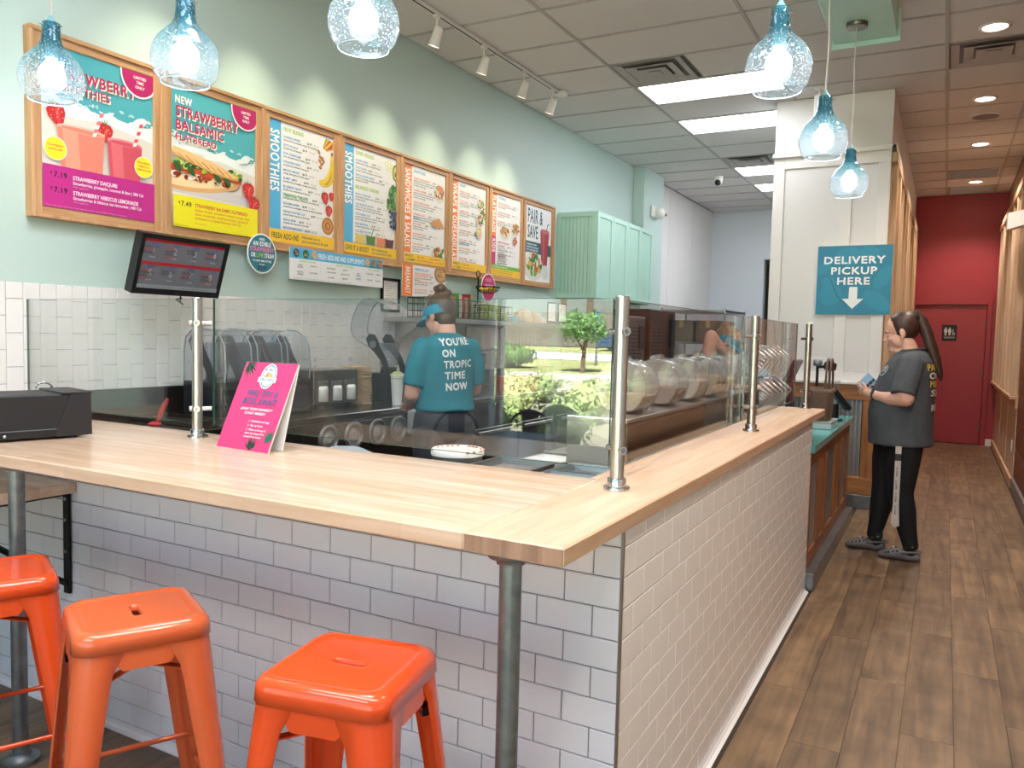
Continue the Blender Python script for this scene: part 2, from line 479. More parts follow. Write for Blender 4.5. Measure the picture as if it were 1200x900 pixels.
for i, (x, y, w) in enumerate(SPOTS['L']):
    t = thing('ceiling_light', lightname(i, x, y), 'light', (x, y, CZ), group='flat ceiling light panels')
    b = MB(); e = w/2-.012; h = .293
    for s in (-1, 1):
        b.box(x+s*e, x+s*(e-.02), y-h, y+h, CZ, CZ+.018); b.box(x-e, x+e, y+s*h, y+s*(h-.02), CZ, CZ+.018)
    b.build('light_frame', M_TEE, t)
    MB().box(x-e+.02, x+e-.02, y-h+.02, y+h-.02, CZ+.006, CZ+.014).build('diffuser', M_LAMP, t, label='glowing white diffuser')
for i, (x, y, w) in enumerate(sorted(SPOTS['V'], key=lambda p: (p[0], p[1]))):
    t = thing('air_vent', ['square ceiling air vent between the two nearest light panels', 'square ceiling air vent before the farther light panels', 'square ceiling air vent over the aisle by the right edge'][i], 'vent', (x, y, CZ), group='stepped square air vents')
    xc = x-w/2+.31
    MB().box(xc-.295, xc+.295, y-.295, y+.295, CZ+.012, CZ+.019).build('back_plate', mat('vent dark', '#7b7977', .7), t)
    for k, (r, z) in enumerate(((.285, 0), (.2, -.004), (.12, -.008))):
        b = MB(); ri = r-.068; zi = z+.022-.006*k
        o4 = [(-r, -r), (r, -r), (r, r), (-r, r)]; i4 = [(-ri, -ri), (ri, -ri), (ri, ri), (-ri, ri)]
        vs = [(xc+a, y+c, CZ+z) for a, c in o4]+[(xc+a, y+c, CZ+zi-.004) for a, c in i4]
        b.add(vs, [(q, (q+1) % 4, 4+(q+1) % 4, 4+q) for q in range(4)])
        b.add([(v[0], v[1], v[2]-.003) for v in vs], [(4+q, 4+(q+1) % 4, (q+1) % 4, q) for q in range(4)])
        b.build('louver_ring', M_TEE, t)
    MB().box(xc-.05, xc+.05, y-.05, y+.05, CZ-.012, CZ-.009).build('centre_plate', M_TEE, t)
    if w > .7: put('ceiling_panel', cpanel(w-.62, .6096), ce, (x+w/2-(w-.62)/2, y, CZ))
for i, (x, y, w) in enumerate(SPOTS['G']):
    t = thing('return_grille', ['grey return air grille in hall ceiling, nearer of two', 'grey return air grille in hall ceiling right by the red wall'][i], 'grille', (x, y, CZ), group='hall ceiling grilles')
    b = MB()
    for s in (-1, 1): b.box(x+s*.29, x+s*.265, y-.29, y+.29, CZ, CZ+.012); b.box(x-.29, x+.29, y+s*.29, y+s*.265, CZ, CZ+.012)
    b.build('grille_frame', M_TEE, t)
    b = MB()
    for k in range(22): b.box(x-.265, x+.265, y-.26+k*.024, y-.256+k*.024, CZ+.002, CZ+.016)
    tag(b.build('grille_slats', mat('grille pale', '#ccd0d8', .4), t), kind='stuff')
for i, (x, y) in enumerate(((.19, 1.05), (.19, 2.9), (.19, 4.75), (.186, 6.52), (.195, 8.36), (.22, 10.2), (.24, 12.5))):
    t = thing('downlight', 'round recessed downlight in the aisle ceiling, %s from the front' % nth[i].replace('frontmost', 'first'), 'light', (x, y, CZ), group='round recessed downlights')
    MB().lathe((x, y, CZ), [(.1, .004), (.1, -.004), (.08, -.006), (.075, .012)], 24).build('trim_ring', M_WPLAS, t)
    MB().cyl((x, y, CZ+.002), (x, y, CZ+.004), .076, n=24).build('lens', mat('warm lit lens', '#fff0dc', emit=14), t, label='glowing warm lens')
    ld = bpy.data.lights.new('downlight_lamp', 'SPOT'); ld.energy = DOWN_E; ld.spot_size = 2.2; ld.spot_blend = .6; ld.shadow_soft_size = .07; ld.color = (1, .90, .80)
    lo = link(bpy.data.objects.new('lamp', ld)); lo.parent = t; lo.location = (0, 0, -.02)
t = thing('ceiling_speaker', 'grey round ceiling speaker behind the second downlight', 'speaker', (.222, 8.98, CZ))
MB().lathe((.222, 8.98, CZ), [(.12, .004), (.12, -.006), (.108, -.008), (.0, -.012)], 24).build('speaker_grille', mat('speaker grey', '#8f8c8d', .7), t)
MB().lathe((.222, 8.98, CZ), [(.13, .004), (.13, -.004), (.118, -.009), (.118, -.001)], 24).build('speaker_rim', M_WPLAS, t)

# walls
struct(MB().box(XL-.15, XL, 1.5, 9.93, 0, CZ+.02), 'wall_left', M_TEAL)
struct(MB().box(XL-.15, -3.545, 9.93, 10.72, 0, CZ+.02), 'trim_1', M_TEAL, 'teal wall pilaster beyond the mint cabinet', 'pilaster')
wb = struct(MB().box(XL-.18, -3.73, 10.72, 14.3, 0, CZ+.02), 'wall_back_left', M_WHITE)
seam = MB()
for y0, y1 in ((10.73, 11.56), (11.57, 12.76), (12.77, 13.98)): seam.box(-3.73, -3.72, y0, y1, 0.1, CZ); 
for y0, y1 in ((10.73, 11.56), (11.57, 12.76), (12.77, 13.98)):
    MB().box(-3.73, -3.718, y0, y1, 0.1, CZ-.005, bev=.003).build('wall_panel', M_WHITE, wb)
struct(MB().box(-3.9, -2.80, 14.0, 14.15, 0, CZ+.02).box(-2.80, -1.0, 14.0, 14.15, 2.86, CZ+.02), 'wall_back', mat('cool white wall paint', '#d3dae2', .5))
struct(MB().box(-3.9, -.5, 19.8, 20, 0, CZ), 'wall_storeroom', M_WHITE)
struct(MB().box(-1.15, -1.0, 14.15, 19.8, 0, CZ), 'wall_storeroom_right', M_WHITE)
struct(MB().box(-3.9, -3.75, 14.15, 19.8, 0, CZ), 'wall_storeroom_left', M_WHITE)
# red end wall with door recess
rw = struct(MB().box(-.52, 1.2, 13.5, 13.65, 2.10, CZ).box(-.52, -.47, 13.5, 13.65, 0, 2.10).box(.54, 1.2, 13.5, 13.65, 0, 2.10).box(-.47, .54, 13.6, 13.65, 0, 2.10), 'wall_end', M_RED)  # thin box behind the door is an unseen backing added to block light
dr = thing('door_1', 'red restroom door at the end of the aisle', 'door', (.03, 13.53, 0)); dr['kind'] = 'structure'
MB().box(-.43, .50, 13.515, 13.56, .008, 2.065, bev=.003).build('door_leaf', M_RED, dr)
MB().box(-.50, -.435, 13.47, 13.52, 0, 2.13, bev=.004).box(.505, .57, 13.47, 13.52, 0, 2.13, bev=.004).box(-.435, .505, 13.47, 13.52, 2.07, 2.13, bev=.004).build('door_casing', M_RED, dr)
for z in (.25, 1.05, 1.80): MB().cyl((.503, 13.508, z-.05), (.503, 13.508, z+.05), .009, n=10).box(.47, .5, 13.509, 13.516, z-.05, z+.05).build('hinge', mat('dull red metal', '#8a5a58', .4, .6), dr)
MB().cyl((-.37, 13.515, 1.0), (-.37, 13.46, 1.0), .011, n=10).tube([(-.37, 13.46, 1.0), (-.33, 13.455, 1.0), (-.26, 13.46, 1.0)], .009).lathe((-.37, 13.512, 1.0), [(.0, -.008), (.028, -.008), (.03, 0)], 16, Matrix.Rotation(PI/2, 3, 'X')).build('door_handle', M_STEEL, dr)
sg = thing('restroom_sign', 'black restroom sign with white figures on the red door', 'sign', (.034, 13.51, 1.645))
F = Flat((-.06, 13.512, 1.535), (1, 0, 0), (0, 0, 1))
MB().box(-.06, .128, 13.505, 13.514, 1.535, 1.77, bev=.004).build('sign_plate', mat('sign black', '#15151c', .4), sg)
F.O = Vector((-.06, 13.5045, 1.535))
for cx in (.045, .098):
    F.ell(cx, .185, .011, .011, '#d9d6d2', 12); F.poly([(cx-.02, .172), (cx+.02, .172), (cx+.022, .125), (cx+.012, .125), (cx+.012, .08), (cx-.012, .08), (cx-.012, .125), (cx-.022, .125)], '#d9d6d2')
F.poly([(.08, .125), (.116, .125), (.11, .105), (.086, .105)], '#d9d6d2')
F.ell(.15, .098, .018, .018, '#d9d6d2', 14); F.ell(.15, .098, .011, .011, '#15151c', 14); F.rect(.137, .105, .147, .15, '#d9d6d2'); F.ell(.142, .16, .008, .008, '#d9d6d2', 10); F.rect(.142, .108, .168, .116, '#d9d6d2')
F.rect(.02, .062, .168, .065, '#d9d6d2'); F.text('UNISEX RESTROOM', .094, .035, .014, '#d9d6d2', w=.14, al='C')
F.build('sign_print', sg)
struct(MB().box(.575, .67, 13.47, 13.5, 0, .1, bev=.003), 'baseboard_end', M_WPLAS)

# right wall: dark red plank cladding in the foreground, then ledge wall with slats
wr = struct(MB().box(.70, .85, 2.0, 13.6, 0, CZ), 'wall_right', mat('hall wall paint', '#b79b86', .6))
M_BRICKW = wood('red brown wall plank', '#84503c', '#5e3628', 'Y', .45, rnd=.15)
clad = thing('wall_cladding', 'red brown plank cladding on the right wall near the camera', 'wall cladding', (.69, 6.8, 0)); clad['kind'] = 'structure'
ck = {}
for r in range(24):
    z = .12+r*.148
    y = 4.0-(r*.53) % 1.4
    while y < 9.6:
        a, b_ = max(y, 4.0), min(y+1.4, 9.6)
        if b_-a > .05:
            kk = round(b_-a, 3)
            if kk not in ck: ck[kk] = MB().box(-.012, .008, -kk/2+.002, kk/2-.002, .002, .146, bev=.003).mesh('plank', M_BRICKW)
            put('plank', ck[kk], clad, (.69, (a+b_)/2, z))
        y += 1.4
struct(MB().box(.655, .70, 4.0, 9.6, 0, .12, bev=.004), 'baseboard_right', mat('grey base', '#7a7574', .5))
M_PALEW = wood('pale pine', '#d9bfa4', '#c5a586', 'Z', .5)
M_PALEY = wood('pale pine along y', '#d2b296', '#b98f6d', 'Y', .5)
hw = thing('slat_partition', 'pale slatted half wall along the right of the aisle', 'partition', (.69, 11.55, 0)); hw['kind'] = 'structure'
MB().box(.672, .70, 9.62, 13.5, .1, .86).build('lower_panel', mat('pale pink panel', '#cdb5a4', .5), hw)
MB().box(.60, .70, 9.6, 13.5, .925, .96, bev=.004).build('ledge', M_PALEY, hw)
MB().box(.655, .70, 9.6, 13.5, .83, .925, bev=.003).build('ledge_rail', M_PALEY, hw)
MB().box(.65, .70, 9.62, 13.5, 0, .1, bev=.003).build('base_board', M_PALEY, hw)
MB().box(.60, .70, 9.6, 13.5, 3.12, 3.2, bev=.004).build('top_rail', M_PALEY, hw)
s0 = MB().box(-.035, .035, -.02, .02, 0, 2.16, bev=.004).mesh('slat', M_PALEW)
for k in range(7): put('slat', s0, hw, (.645, 9.75+k*.6, .96))
for k in range(2): MB().box(.668, .6725, 10.8+k*1.3, 10.83+k*1.3, .1, .83).build('batten', M_PALEW, hw)
t = thing('outlet_cover', 'white outlet cover low on the pale half wall', 'outlet', (.67, 9.9, .42)); MB().box(.662, .6715, 9.86, 9.94, .36, .48, bev=.003).build('plate', M_WPLAS, t); MB().box(.66, .664, 9.885, 9.915, .38, .46, bev=.002).build('socket', M_WPLAS, t)
t = thing('wall_box', 'small white angled box high on the right wall', 'box', (.62, 9.3, 2.6))
MB().prism([(0, 0), (.2, .06), (.2, .2), (0, .16)], (.47, 9.2, 2.62), (1, 0, 0), (0, 0, 1), (0, 1, 0), .22).build('housing', M_WPLAS, t)
MB().box(.66, .679, 9.22, 9.4, 2.66, 2.78, bev=.003).build('bracket', M_GREY, t)
t = thing('picture_frame', 'dark picture frame on the red brown wall at the right edge', 'picture frame', (.66, 7.7, 1.3))
b = MB()
for a in ((7.3, 7.34, 1.0, 1.7), (8.16, 8.2, 1.0, 1.7), (7.34, 8.16, 1.0, 1.04), (7.34, 8.16, 1.66, 1.7)): b.box(.64, .677, a[0], a[1], a[2], a[3], bev=.003)
b.build('frame', M_BLKMET, t); MB().box(.66, .677, 7.34, 8.16, 1.04, 1.66).build('sheet', mat('dim picture', '#6f736b', .3), t)

# white pillar block left of the aisle (its right side is the hall wall)
pl = struct(MB().box(-1.49, -.50, 7.72, 13.65, 0, CZ), 'wall_pillar', M_WHITE)
M_BOARD = mat('white trim board', '#e4e2df', .45)
MB().box(-1.5, -.46, 7.67, 7.72, 3.16, 3.2, bev=.005).box(-.5, -.455, 7.67, 13.5, 3.16, 3.2, bev=.005).build('ledge_trim', M_BOARD, pl)
for a in (-1.49, -.905, -.60): MB().box(a, a+.1, 7.705, 7.72, 1.14, 3.16, bev=.003).build('batten', M_BOARD, pl)
MB().box(-1.39, -.5, 7.7035, 7.72, 3.06, 3.16, bev=.003).build('batten', M_BOARD, pl)
MB().box(-1.39, -.5, 7.7035, 7.72, 1.12, 1.2, bev=.003).build('batten', M_BOARD, pl)
M_SLATW = wood('honey pine slat', '#dcc09d', '#c6a680', 'Z', .5)
MB().box(-.5, -.495, 7.75, 13.5, .1, 3.1).build('slat_backing', mat('slat backing', '#b89069', .6), pl)
s1 = MB().box(-.004, .045, -.045, .045, 0, 2.11, bev=.004).mesh('slat', M_SLATW)
for k in range(10): put('slat', s1, pl, (-.495, 7.9+k*.6, .95))
MB().box(-.5, -.44, 7.75, 13.5, .86, .95, bev=.004).build('ledge_rail', M_SLATW, pl)
MB().box(-.5, -.45, 7.74, 13.5, 3.06, 3.15, bev=.004).build('top_rail', M_SLATW, pl)

# wainscot under the pillar board: pine frame with corrugated metal
M_PINE = wood('knotty pine', '#b27c4c', '#8a5731', 'Z', .45)
M_PINEX = wood('knotty pine rail', '#b98250', '#8f5b34', 'X', .45)
wa = thing('wainscot', 'pine framed wainscot with corrugated metal panel under the white pillar', 'wainscot', (-.95, 7.68, 0)); wa['kind'] = 'structure'
MB().box(-1.49, -.47, 7.60, 7.72, 1.10, 1.125, bev=.004).build('cap', M_BOARD, wa)
MB().box(-1.49, -.48, 7.63, 7.72, .96, 1.10, bev=.003).build('rail', M_PINEX, wa)
MB().box(-1.49, -.48, 7.63, 7.72, .12, .27, bev=.003).build('rail', M_PINEX, wa)
for a, b_ in ((-.62, -.48), (-1.49, -1.35)): MB().box(a, b_, 7.635, 7.72, .27, .96, bev=.003).build('stile', M_PINE, wa)
b = MB(); P = []
n = 60
for i in range(n+1): P.append((-1.35+.73*i/n, 7.675+.008*math.cos(i*PI/1.5)))
b.add([(x, y, .27) for x, y in P]+[(x, y, .96) for x, y in P], [(i, i+1, n+2+i, n+1+i) for i in range(n)], False)
b.build('corrugated_panel', mat('corrugated zinc', '#b4b6b8', .35, .8), wa)
MB().box(-1.5, -.455, 7.58, 7.72, 0, .12, bev=.003).build('kick_plate', mat('zinc kick plate', '#8e9093', .35, .8, var=(20, .2)), wa)

# hidden front part of the shop behind the photographer: storefront glazing (seen mirrored in the glass panes)
fw = struct(MB().box(-6.3, -3.72, -2.25, -2.15, 0, CZ).box(-3.72, 2.4, -2.25, -2.15, 2.75, CZ).box(-3.72, 2.4, -2.25, -2.15, 0, .12).box(1.9, 2.4, -2.25, -2.15, .12, 2.75), 'wall_front', mat('pale blue front wall', '#d5e2e8', .5))
struct(MB().box(-6.3, -6.2, -2.2, 1.6, 0, CZ), 'wall_dining_left', M_WHITE)
struct(MB().box(-6.3, XL-.15, 1.5, 1.6, 0, CZ), 'wall_dining_back', M_TEAL)
struct(MB().box(2.3, 2.4, -2.2, 2.1, 0, CZ).box(.7, 2.4, 2.0, 2.1, 0, CZ), 'wall_dining_right', M_WHITE)
M_ALU = mat('white aluminium frame', '#d8dde0', .4, .3)
xm = [-3.66, -2.33, -1.1, .1, 1.0, 1.9]
for i in range(5):
    w = thing('window_%d' % (i+1), 'tall storefront window behind the camera, %s from the left' % nth[i].replace('frontmost', 'first'), 'window', ((xm[i]+xm[i+1])/2, -2.2, .12)); w['kind'] = 'structure'
    b = MB()
    b.box(xm[i], xm[i]+.05, -2.24, -2.16, .12, 2.75, bev=.004).box(xm[i+1]-.05, xm[i+1], -2.24, -2.16, .12, 2.75, bev=.004)
    b.box(xm[i]+.05, xm[i+1]-.05, -2.24, -2.16, .12, .18, bev=.004).box(xm[i]+.05, xm[i+1]-.05, -2.24, -2.16, 2.69, 2.75, bev=.004)
    b.build('window_frame', M_ALU, w)
    MB().box(xm[i]+.05, xm[i+1]-.05, -2.203, -2.197, .18, 2.69).build('glass_pane', glass('window glass', (.97, .98, .98), .8), w)
    pd = bpy.data.lights.new('window_portal', 'AREA'); pd.shape = 'RECTANGLE'; pd.size = xm[i+1]-xm[i]-.1; pd.size_y = 2.5; pd.cycles.is_portal = True
    po = link(bpy.data.objects.new('window_portal', pd)); po.parent = w; po.location = (0, .06, 1.3); po.rotation_euler = (PI/2, 0, 0)
# ================================================================== BAR COUNTER
tcache = {}
def tile_field(root, O, U, V, N, W, H, tw, th, g, first, shift, m, t=.006, name='tile', vertical=False):
    """running-bond tiles on a plane: rows stacked along V with top joint at 'first' going down; shift(row) gives where a joint lies"""
    O, U, V, N = map(Vector, (O, U, V, N))
    key0 = (tuple(U), tuple(V), m.name, t)
    r = 0; v1 = first
    lo = first
    spans = []
    while lo > 1e-4: spans.append((max(lo-th, 0), lo)); lo -= th
    if H-first > .008: spans.insert(0, (first, H))
    for i, (a, b) in enumerate(spans):
        u = (shift(i) % tw) - tw
        while u < W:
            c, d = max(u, 0), min(u+tw, W)
            if d-c > .008 and b-a > .006:
                k = key0+(round(d-c, 3), round(b-a, 3))
                if k not in tcache:
                    w, h = (d-c-g)/2, (b-a-g)/2; e = .0018; B = MB()
                    q = lambda s, z: [U*(x*(w-s))+V*(y*(h-s))+N*z for x, y in ((-1, -1), (1, -1), (1, 1), (-1, 1))]
                    B.add(q(0, 0)+q(0, t-e)+q(e, t), [tuple(range(8, 12))]+[(j, (j+1) % 4, 4+(j+1) % 4, 4+j) for j in range(4)]+[(4+j, 4+(j+1) % 4, 8+(j+1) % 4, 8+j) for j in range(4)])
                    tcache[k] = B.mesh(name, m)
                put(name, tcache[k], root, O+U*((c+d)/2)+V*((a+b)/2))
            u += tw
YF, XR = 1.776, -.656
kf = thing('knee_wall', 'white subway tiled knee wall behind the orange stools', 'counter', (-2.17, 1.84, 0))
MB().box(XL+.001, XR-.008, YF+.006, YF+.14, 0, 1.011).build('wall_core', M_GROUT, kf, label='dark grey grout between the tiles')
M_TILEF = mat('glazed tile front', '#e9e8ec', .14, coat=.3)
tile_field(kf, (XL, YF+.006, .032), (1, 0, 0), (0, 0, 1), (0, -1, 0), XR-XL-.004, 1.01-.032, .154, .0778, .0028, .966-.032, lambda i: (XR-XL)+(.077 if i % 2 == 1 else 0), M_TILEF)
MB().prism([(0, 0), (.022, 0), (.022, .004), (.012, .008), (.006, .018), (.004, .032), (0, .032)], (XL+.001, YF+.002, .001), (0, -1, 0), (0, 0, 1), (1, 0, 0), XR-XL).build('cove_base', M_TILE, kf)
MB().box(XR-.006, XR+.001, YF-.001, YF+.007, .03, 1.011).build('edge_trim', M_STEEL, kf, label='steel corner trim strip')
ks = thing('knee_wall', 'white subway tiled knee wall along the aisle', 'counter', (-.72, 3.35, 0))
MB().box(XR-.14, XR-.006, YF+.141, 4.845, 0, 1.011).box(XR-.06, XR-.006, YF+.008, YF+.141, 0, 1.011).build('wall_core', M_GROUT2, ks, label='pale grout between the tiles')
M_TILES = mat('glazed tile side', '#efebe7', .2, coat=.2)
tile_field(ks, (XR-.006, YF+.007, .032), (0, 1, 0), (0, 0, 1), (1, 0, 0), 4.845-YF-.007, 1.01-.032, .154, .0778, .0026, .966-.032, lambda i: (.077 if i % 2 == 1 else 0), M_TILES)
MB().prism([(0, 0), (.026, 0), (.026, .004), (.014, .008), (.006, .018), (.004, .032), (0, .032)], (XR-.004, YF+.005, .001), (1, 0, 0), (0, 0, 1), (0, 1, 0), 3.06).build('cove_base', M_TILE, ks)

ZT = 1.054
ct = MB(); ct.box(XL+.001, -.878, 1.402, 2.155, 1.0125, ZT, bev=.004)
tag(ct.build('butcher_block_countertop', M_BLOCKX), 'long pale maple butcher block countertop above the stools', 'countertop')
ct = MB(); ct.box(-.877, -.643, 1.402, 5.268, 1.0125, ZT, bev=.004).box(-.912, -.878, 2.156, 5.268, 1.0125, ZT, bev=.004)
slab = ct.build('butcher_block_countertop', M_BLOCKY)
M_END = wood('maple end grain', '#b8917a', '#98725c', 'Z', .4, rnd=.16)
for k in range(5):
    MB().box(-.875+.0462*k, -.875+.0462*(k+1)-.0008, 1.4012, 1.4035, 1.0155, 1.0505).build('end_grain', M_END, slab)
tag(slab, 'narrow maple butcher block countertop running along the aisle', 'countertop')

def pipe_leg(x, y, label):
    t = thing('pipe_leg', label, 'table leg', (x, y, 0), group='steel pipe legs under the counter')
    MB().cyl((x, y, .012), (x, y, 1.0), .0242, n=20).build('pipe', M_GALV, t)
    MB().lathe((x, y, 0), [(0, .001), (.058, .001), (.058, .001), (.058, .012), (.058, .012), (.034, .016), (.032, .034), (.032, .034), (.024, .034)], 24).build('floor_flange', M_GALV, t)
    MB().lathe((x, y, 1.0), [(.0242, -.012), (.031, -.012), (.031, -.012), (.031, .0), (.05, .003), (.05, .012)], 24).build('top_flange', M_GALV, t)
pipe_leg(-.790, 1.455, 'galvanised pipe leg under the front corner of the counter')
pipe_leg(-2.665, 1.475, 'galvanised pipe leg at the left edge behind the stools')

# lower accessible table at far left
lt = thing('low_table', 'lower butcher block table shelf below the counter at far left', 'table', (-3.25, 1.5, 0))
MB().box(XL+.002, -2.812, .9, YF-.004, .847, .887, bev=.003).build('tabletop', M_BLOCKX, lt)
for x in (-2.862, -3.6):
    b = MB(); b.box(x-.016, x+.016, YF-.016, YF-.006, .46, .845).box(x-.016, x+.016, 1.30, YF-.012, .835, .846)
    b.tube([(x, YF-.02, .50), (x, 1.33, .838)], .011, 8)
    br = b.build('bracket', M_BLKMET, lt, label='black steel shelf bracket')
    b = MB()
    for z in (.62, .74, .82): b.cyl((x, YF-.02, z), (x, YF-.015, z), .006, n=8)
    b.build('bolt', M_STEEL, br)

# ------------------------------------------------------------------ orange stools
def rsq(h, r, z, n=5):
    P = []
    for cx, cy, a0 in ((1, 1, 0), (-1, 1, 90), (-1, -1, 180), (1, -1, 270)):
        for i in range(n+1):
            a = math.radians(a0+90*i/n); P.append((cx*(h-r)+r*math.cos(a), cy*(h-r)+r*math.sin(a), z))
    return P
def make_stool(loc, rz, label):
    t = thing('bar_stool', label, 'stool', loc, rz, 'orange metal bar stools')
    b = MB(); hs = .152; n = 24
    N = len(rsq(.1, .02, 0))
    slot = []
    for i in range(N):
        a = math.radians(45*0)+2*PI*(i+.0)/N
    # seat pressed from sheet: slot, dish, raised rim, skirt
    def slotring(L, r, z):
        P = []
        for cx, a0 in ((L, -90), (-L, 90)):
            for i in range(12):
                a = math.radians(a0+180*i/11); P.append((cx+r*math.cos(a), r*math.sin(a), z))
        # begin near +45deg to match the corner order of rsq
        k = 6
        return P[k:]+P[:k]
    rings = [slotring(.03, .010, .742), slotring(.03, .011, .756), slotring(.031, .013, .757), slotring(.034, .018, .757), rsq(hs-.040, .03, .757), rsq(hs-.034, .03, .757), rsq(hs-.028, .032, .7605), rsq(hs-.022, .036, .7605), rsq(hs-.014, .04, .760), rsq(hs-.004, .045, .754), rsq(hs+.001, .047, .744), rsq(hs+.004, .048, .712), rsq(hs+.004, .048, .712), rsq(hs+.001, .046, .712), rsq(hs-.004, .044, .745), rsq(hs-.03, .03, .752), slotring(.031, .013, .753), slotring(.03, .010, .742)]
    b.loft(rings, True, False)
    b.build('seat', M_ORANGE, t, True)
    zt, zb = .716, .0
    for sx in (-1, 1):
        for sy in (-1, 1):
            b = MB(); rings = []
            for z, a in ((zt, .105), (.70, .10), (.66, .083), (.62, .078), (.3, .058), (.012, .038)):
                k = (zt-z)/(zt-zb); c = hs-.0005+.062*k; r = .046-.026*k; th = .0035
                prof = []
                for i in range(7):
                    an = PI/2*i/6; prof.append((c-r+r*math.cos(an), c-r+r*math.sin(an)))
                outer = [(c, c-a)]+prof+[(c-a, c)]
                inner = [(c-a, c-th-.001)]+[(c-r+(r-th)*math.cos(PI/2*i/6), c-r+(r-th)*math.sin(PI/2*i/6)) for i in range(6, -1, -1)]+[(c-th-.001, c-a)]
                ring = [(sx*x, sy*y, z) for x, y in outer+inner]
                if sx*sy < 0: ring.reverse()
                rings.append(ring)
            rings.reverse()
            b.loft(rings, True, True)
            lg = b.build('leg', M_ORANGE, t, True)
            c = hs+.062-.02
            MB().box(sx*(c-.024), sx*(c+.018), sy*(c-.024), sy*(c+.018), .0, .016, bev=.003).build('rubber_foot', M_BLACK, lg, True)
    for s in (-1, 1):
        for ax in (0, 1):
            b = MB(); P = [(-.062, .012), (-.05, 0), (.05, 0), (.062, .012), (.062, .05), (-.062, .05)]
            O, U, N_ = ((0, s*(hs-.001), .665), (1, 0, 0), (0, -s, 0)) if ax == 0 else ((s*(hs-.001), 0, .665), (0, 1, 0), (-s, 0, 0))
            b.prism(P, O, U, (0, 0, 1), N_, .003).build('apron', M_ORANGE, t, True)
    for s in (-1, 1):
        b = MB(); b.box(-.195, .195, -.011, .011, .618 + (.004 if s > 0 else -.002), .622 + (.004 if s > 0 else -.002), R=Matrix.Rotation(s*PI/4, 3, 'Z'), c=(0, 0, .62))
        br = b.build('cross_brace', M_ORANGE, t, True)
        for e in (-1, 1):
            b = MB(); b.box(e*.18-.014, e*.18+.014, -.013, .013, .606, .628, R=Matrix.Rotation(s*PI/4, 3, 'Z'), c=(0, 0, .62))
            b.build('rubber_clip', M_BLACK, br, True)
    c1 = hs+.062*(zt-.24)/zt-.012
    for s in (-1, 1):
        MB().tube([(-c1, s*c1, .24), (c1, s*c1, .24)], .0075, 8).build('foot_rail', M_ORANGE, t, True)
        MB().tube([(s*c1, -c1, .31), (s*c1, c1, .31)], .0075, 8).build('foot_rail', M_ORANGE, t, True)
    return t
st = make_stool((-1.097, 1.300, 0), math.radians(12), 'bright red-orange metal bar stool in front, nearest the corner pipe leg')
s2 = copy_tree(st, None, (-1.762, 1.262, 0), math.radians(-27), 'duller orange metal bar stool in the middle of the three')
M_OR2 = mat('duller orange paint', '#e4693a', .22, coat=.5)
def repaint(o):
    for k in CH.get(o.name, []):
        c = bpy.data.objects[k]
        if c.data.materials and c.data.materials[0] == M_ORANGE: c.data = c.data.copy(); c.data.materials[0] = M_OR2
        repaint(c)
repaint(s2)
copy_tree(st, None, (-2.375, 1.245, 0), math.radians(-25), 'bright red-orange metal bar stool cut by the left edge of the picture')

# ------------------------------------------------------------------ steel posts and panes
def post(x, y, label, d, h=1.583):
    t = thing('glass_post', label, 'post', (x, y, ZT), group='brushed steel posts holding the glass')
    MB().cyl((x, y, ZT+.006), (x, y, h), .0195, n=24).build('tube', M_STEEL, t)
    MB().lathe((x, y, ZT), [(0, .0005), (.037, .0005), (.037, .0005), (.037, .007), (.036, .009), (.036, .009), (.026, .009), (.026, .009), (.026, .03), (.025, .032), (.025, .032), (.0195, .032)], 28).build('base_flange', M_CHROME, t)
    MB().lathe((x, y, h), [(.0195, 0), (.0185, .003), (0, .004)], 24).build('end_cap', M_CHROME, t)
    for z in (1.165, 1.49):
        b = MB()
        for (ax, ay) in d:
            b.cyl((x-ax*.028, y-ay*.028, z), (x+ax*.052, y+ay*.052, z), .0085, n=14)
            b.cyl((x-ax*.028, y-ay*.028, z), (x-ax*.018, y-ay*.018, z), .0115, n=14)
        b.build('clamp', M_CHROME, t)
post(-.778, 2.035, 'nearest brushed steel post at the corner of the counter', [(-.8, .6)])
post(-2.487, 2.048, 'brushed steel post at left holding two glass panes', [(-.7, .7), (.7, .7)])
post(-.772, 3.72, 'slim steel post halfway along the aisle counter', [(-.7, -.7), (-.7, .7)])
post(-.755, 5.225, 'farthest slim steel post at the end of the aisle counter', [(-.7, -.7)])
def pane(x0, x1, y0, y1, label):
    t = thing('sneeze_guard', label, 'glass panel', ((x0+x1)/2, (y0+y1)/2, 1.098), group='clear glass sneeze guard panes')
    MB().box(x0, x1, y0, y1, 1.098, 1.582).build('pane', M_PANE if x1-x0 > .1 else M_PANE2, t)
    b = MB(); e = .0006
    if x1-x0 > .1:
        b.box(x0-e, x0, y0, y1, 1.098, 1.582).box(x1, x1+e, y0, y1, 1.098, 1.582).box(x0, x1, y0, y1, 1.098-e, 1.098).box(x0, x1, y0, y1, 1.582, 1.582+e)
    else:
        b.box(x0, x1, y0-e, y0, 1.098, 1.582).box(x0, x1, y1, y1+e, 1.098, 1.582).box(x0, x1, y0, y1, 1.098-e, 1.098).box(x0, x1, y0, y1, 1.582, 1.582+e)
    b.build('polished_edge', M_PANEEDGE if x1-x0 > .1 else M_PANEEDGE2, t, label='polished glass edge')
pane(XL+.01, -2.525, 2.094, 2.103, 'left clear glass pane on the front counter in front of the blenders')
pane(-2.455, -.829, 2.094, 2.103, 'middle clear glass pane with the mirrored garden, between two posts')
pane(-.826, -.817, 2.17, 3.685, 'clear glass pane along the aisle nearest the corner')
pane(-.826, -.817, 3.755, 5.195, 'far clear glass pane along the aisle beside the register')

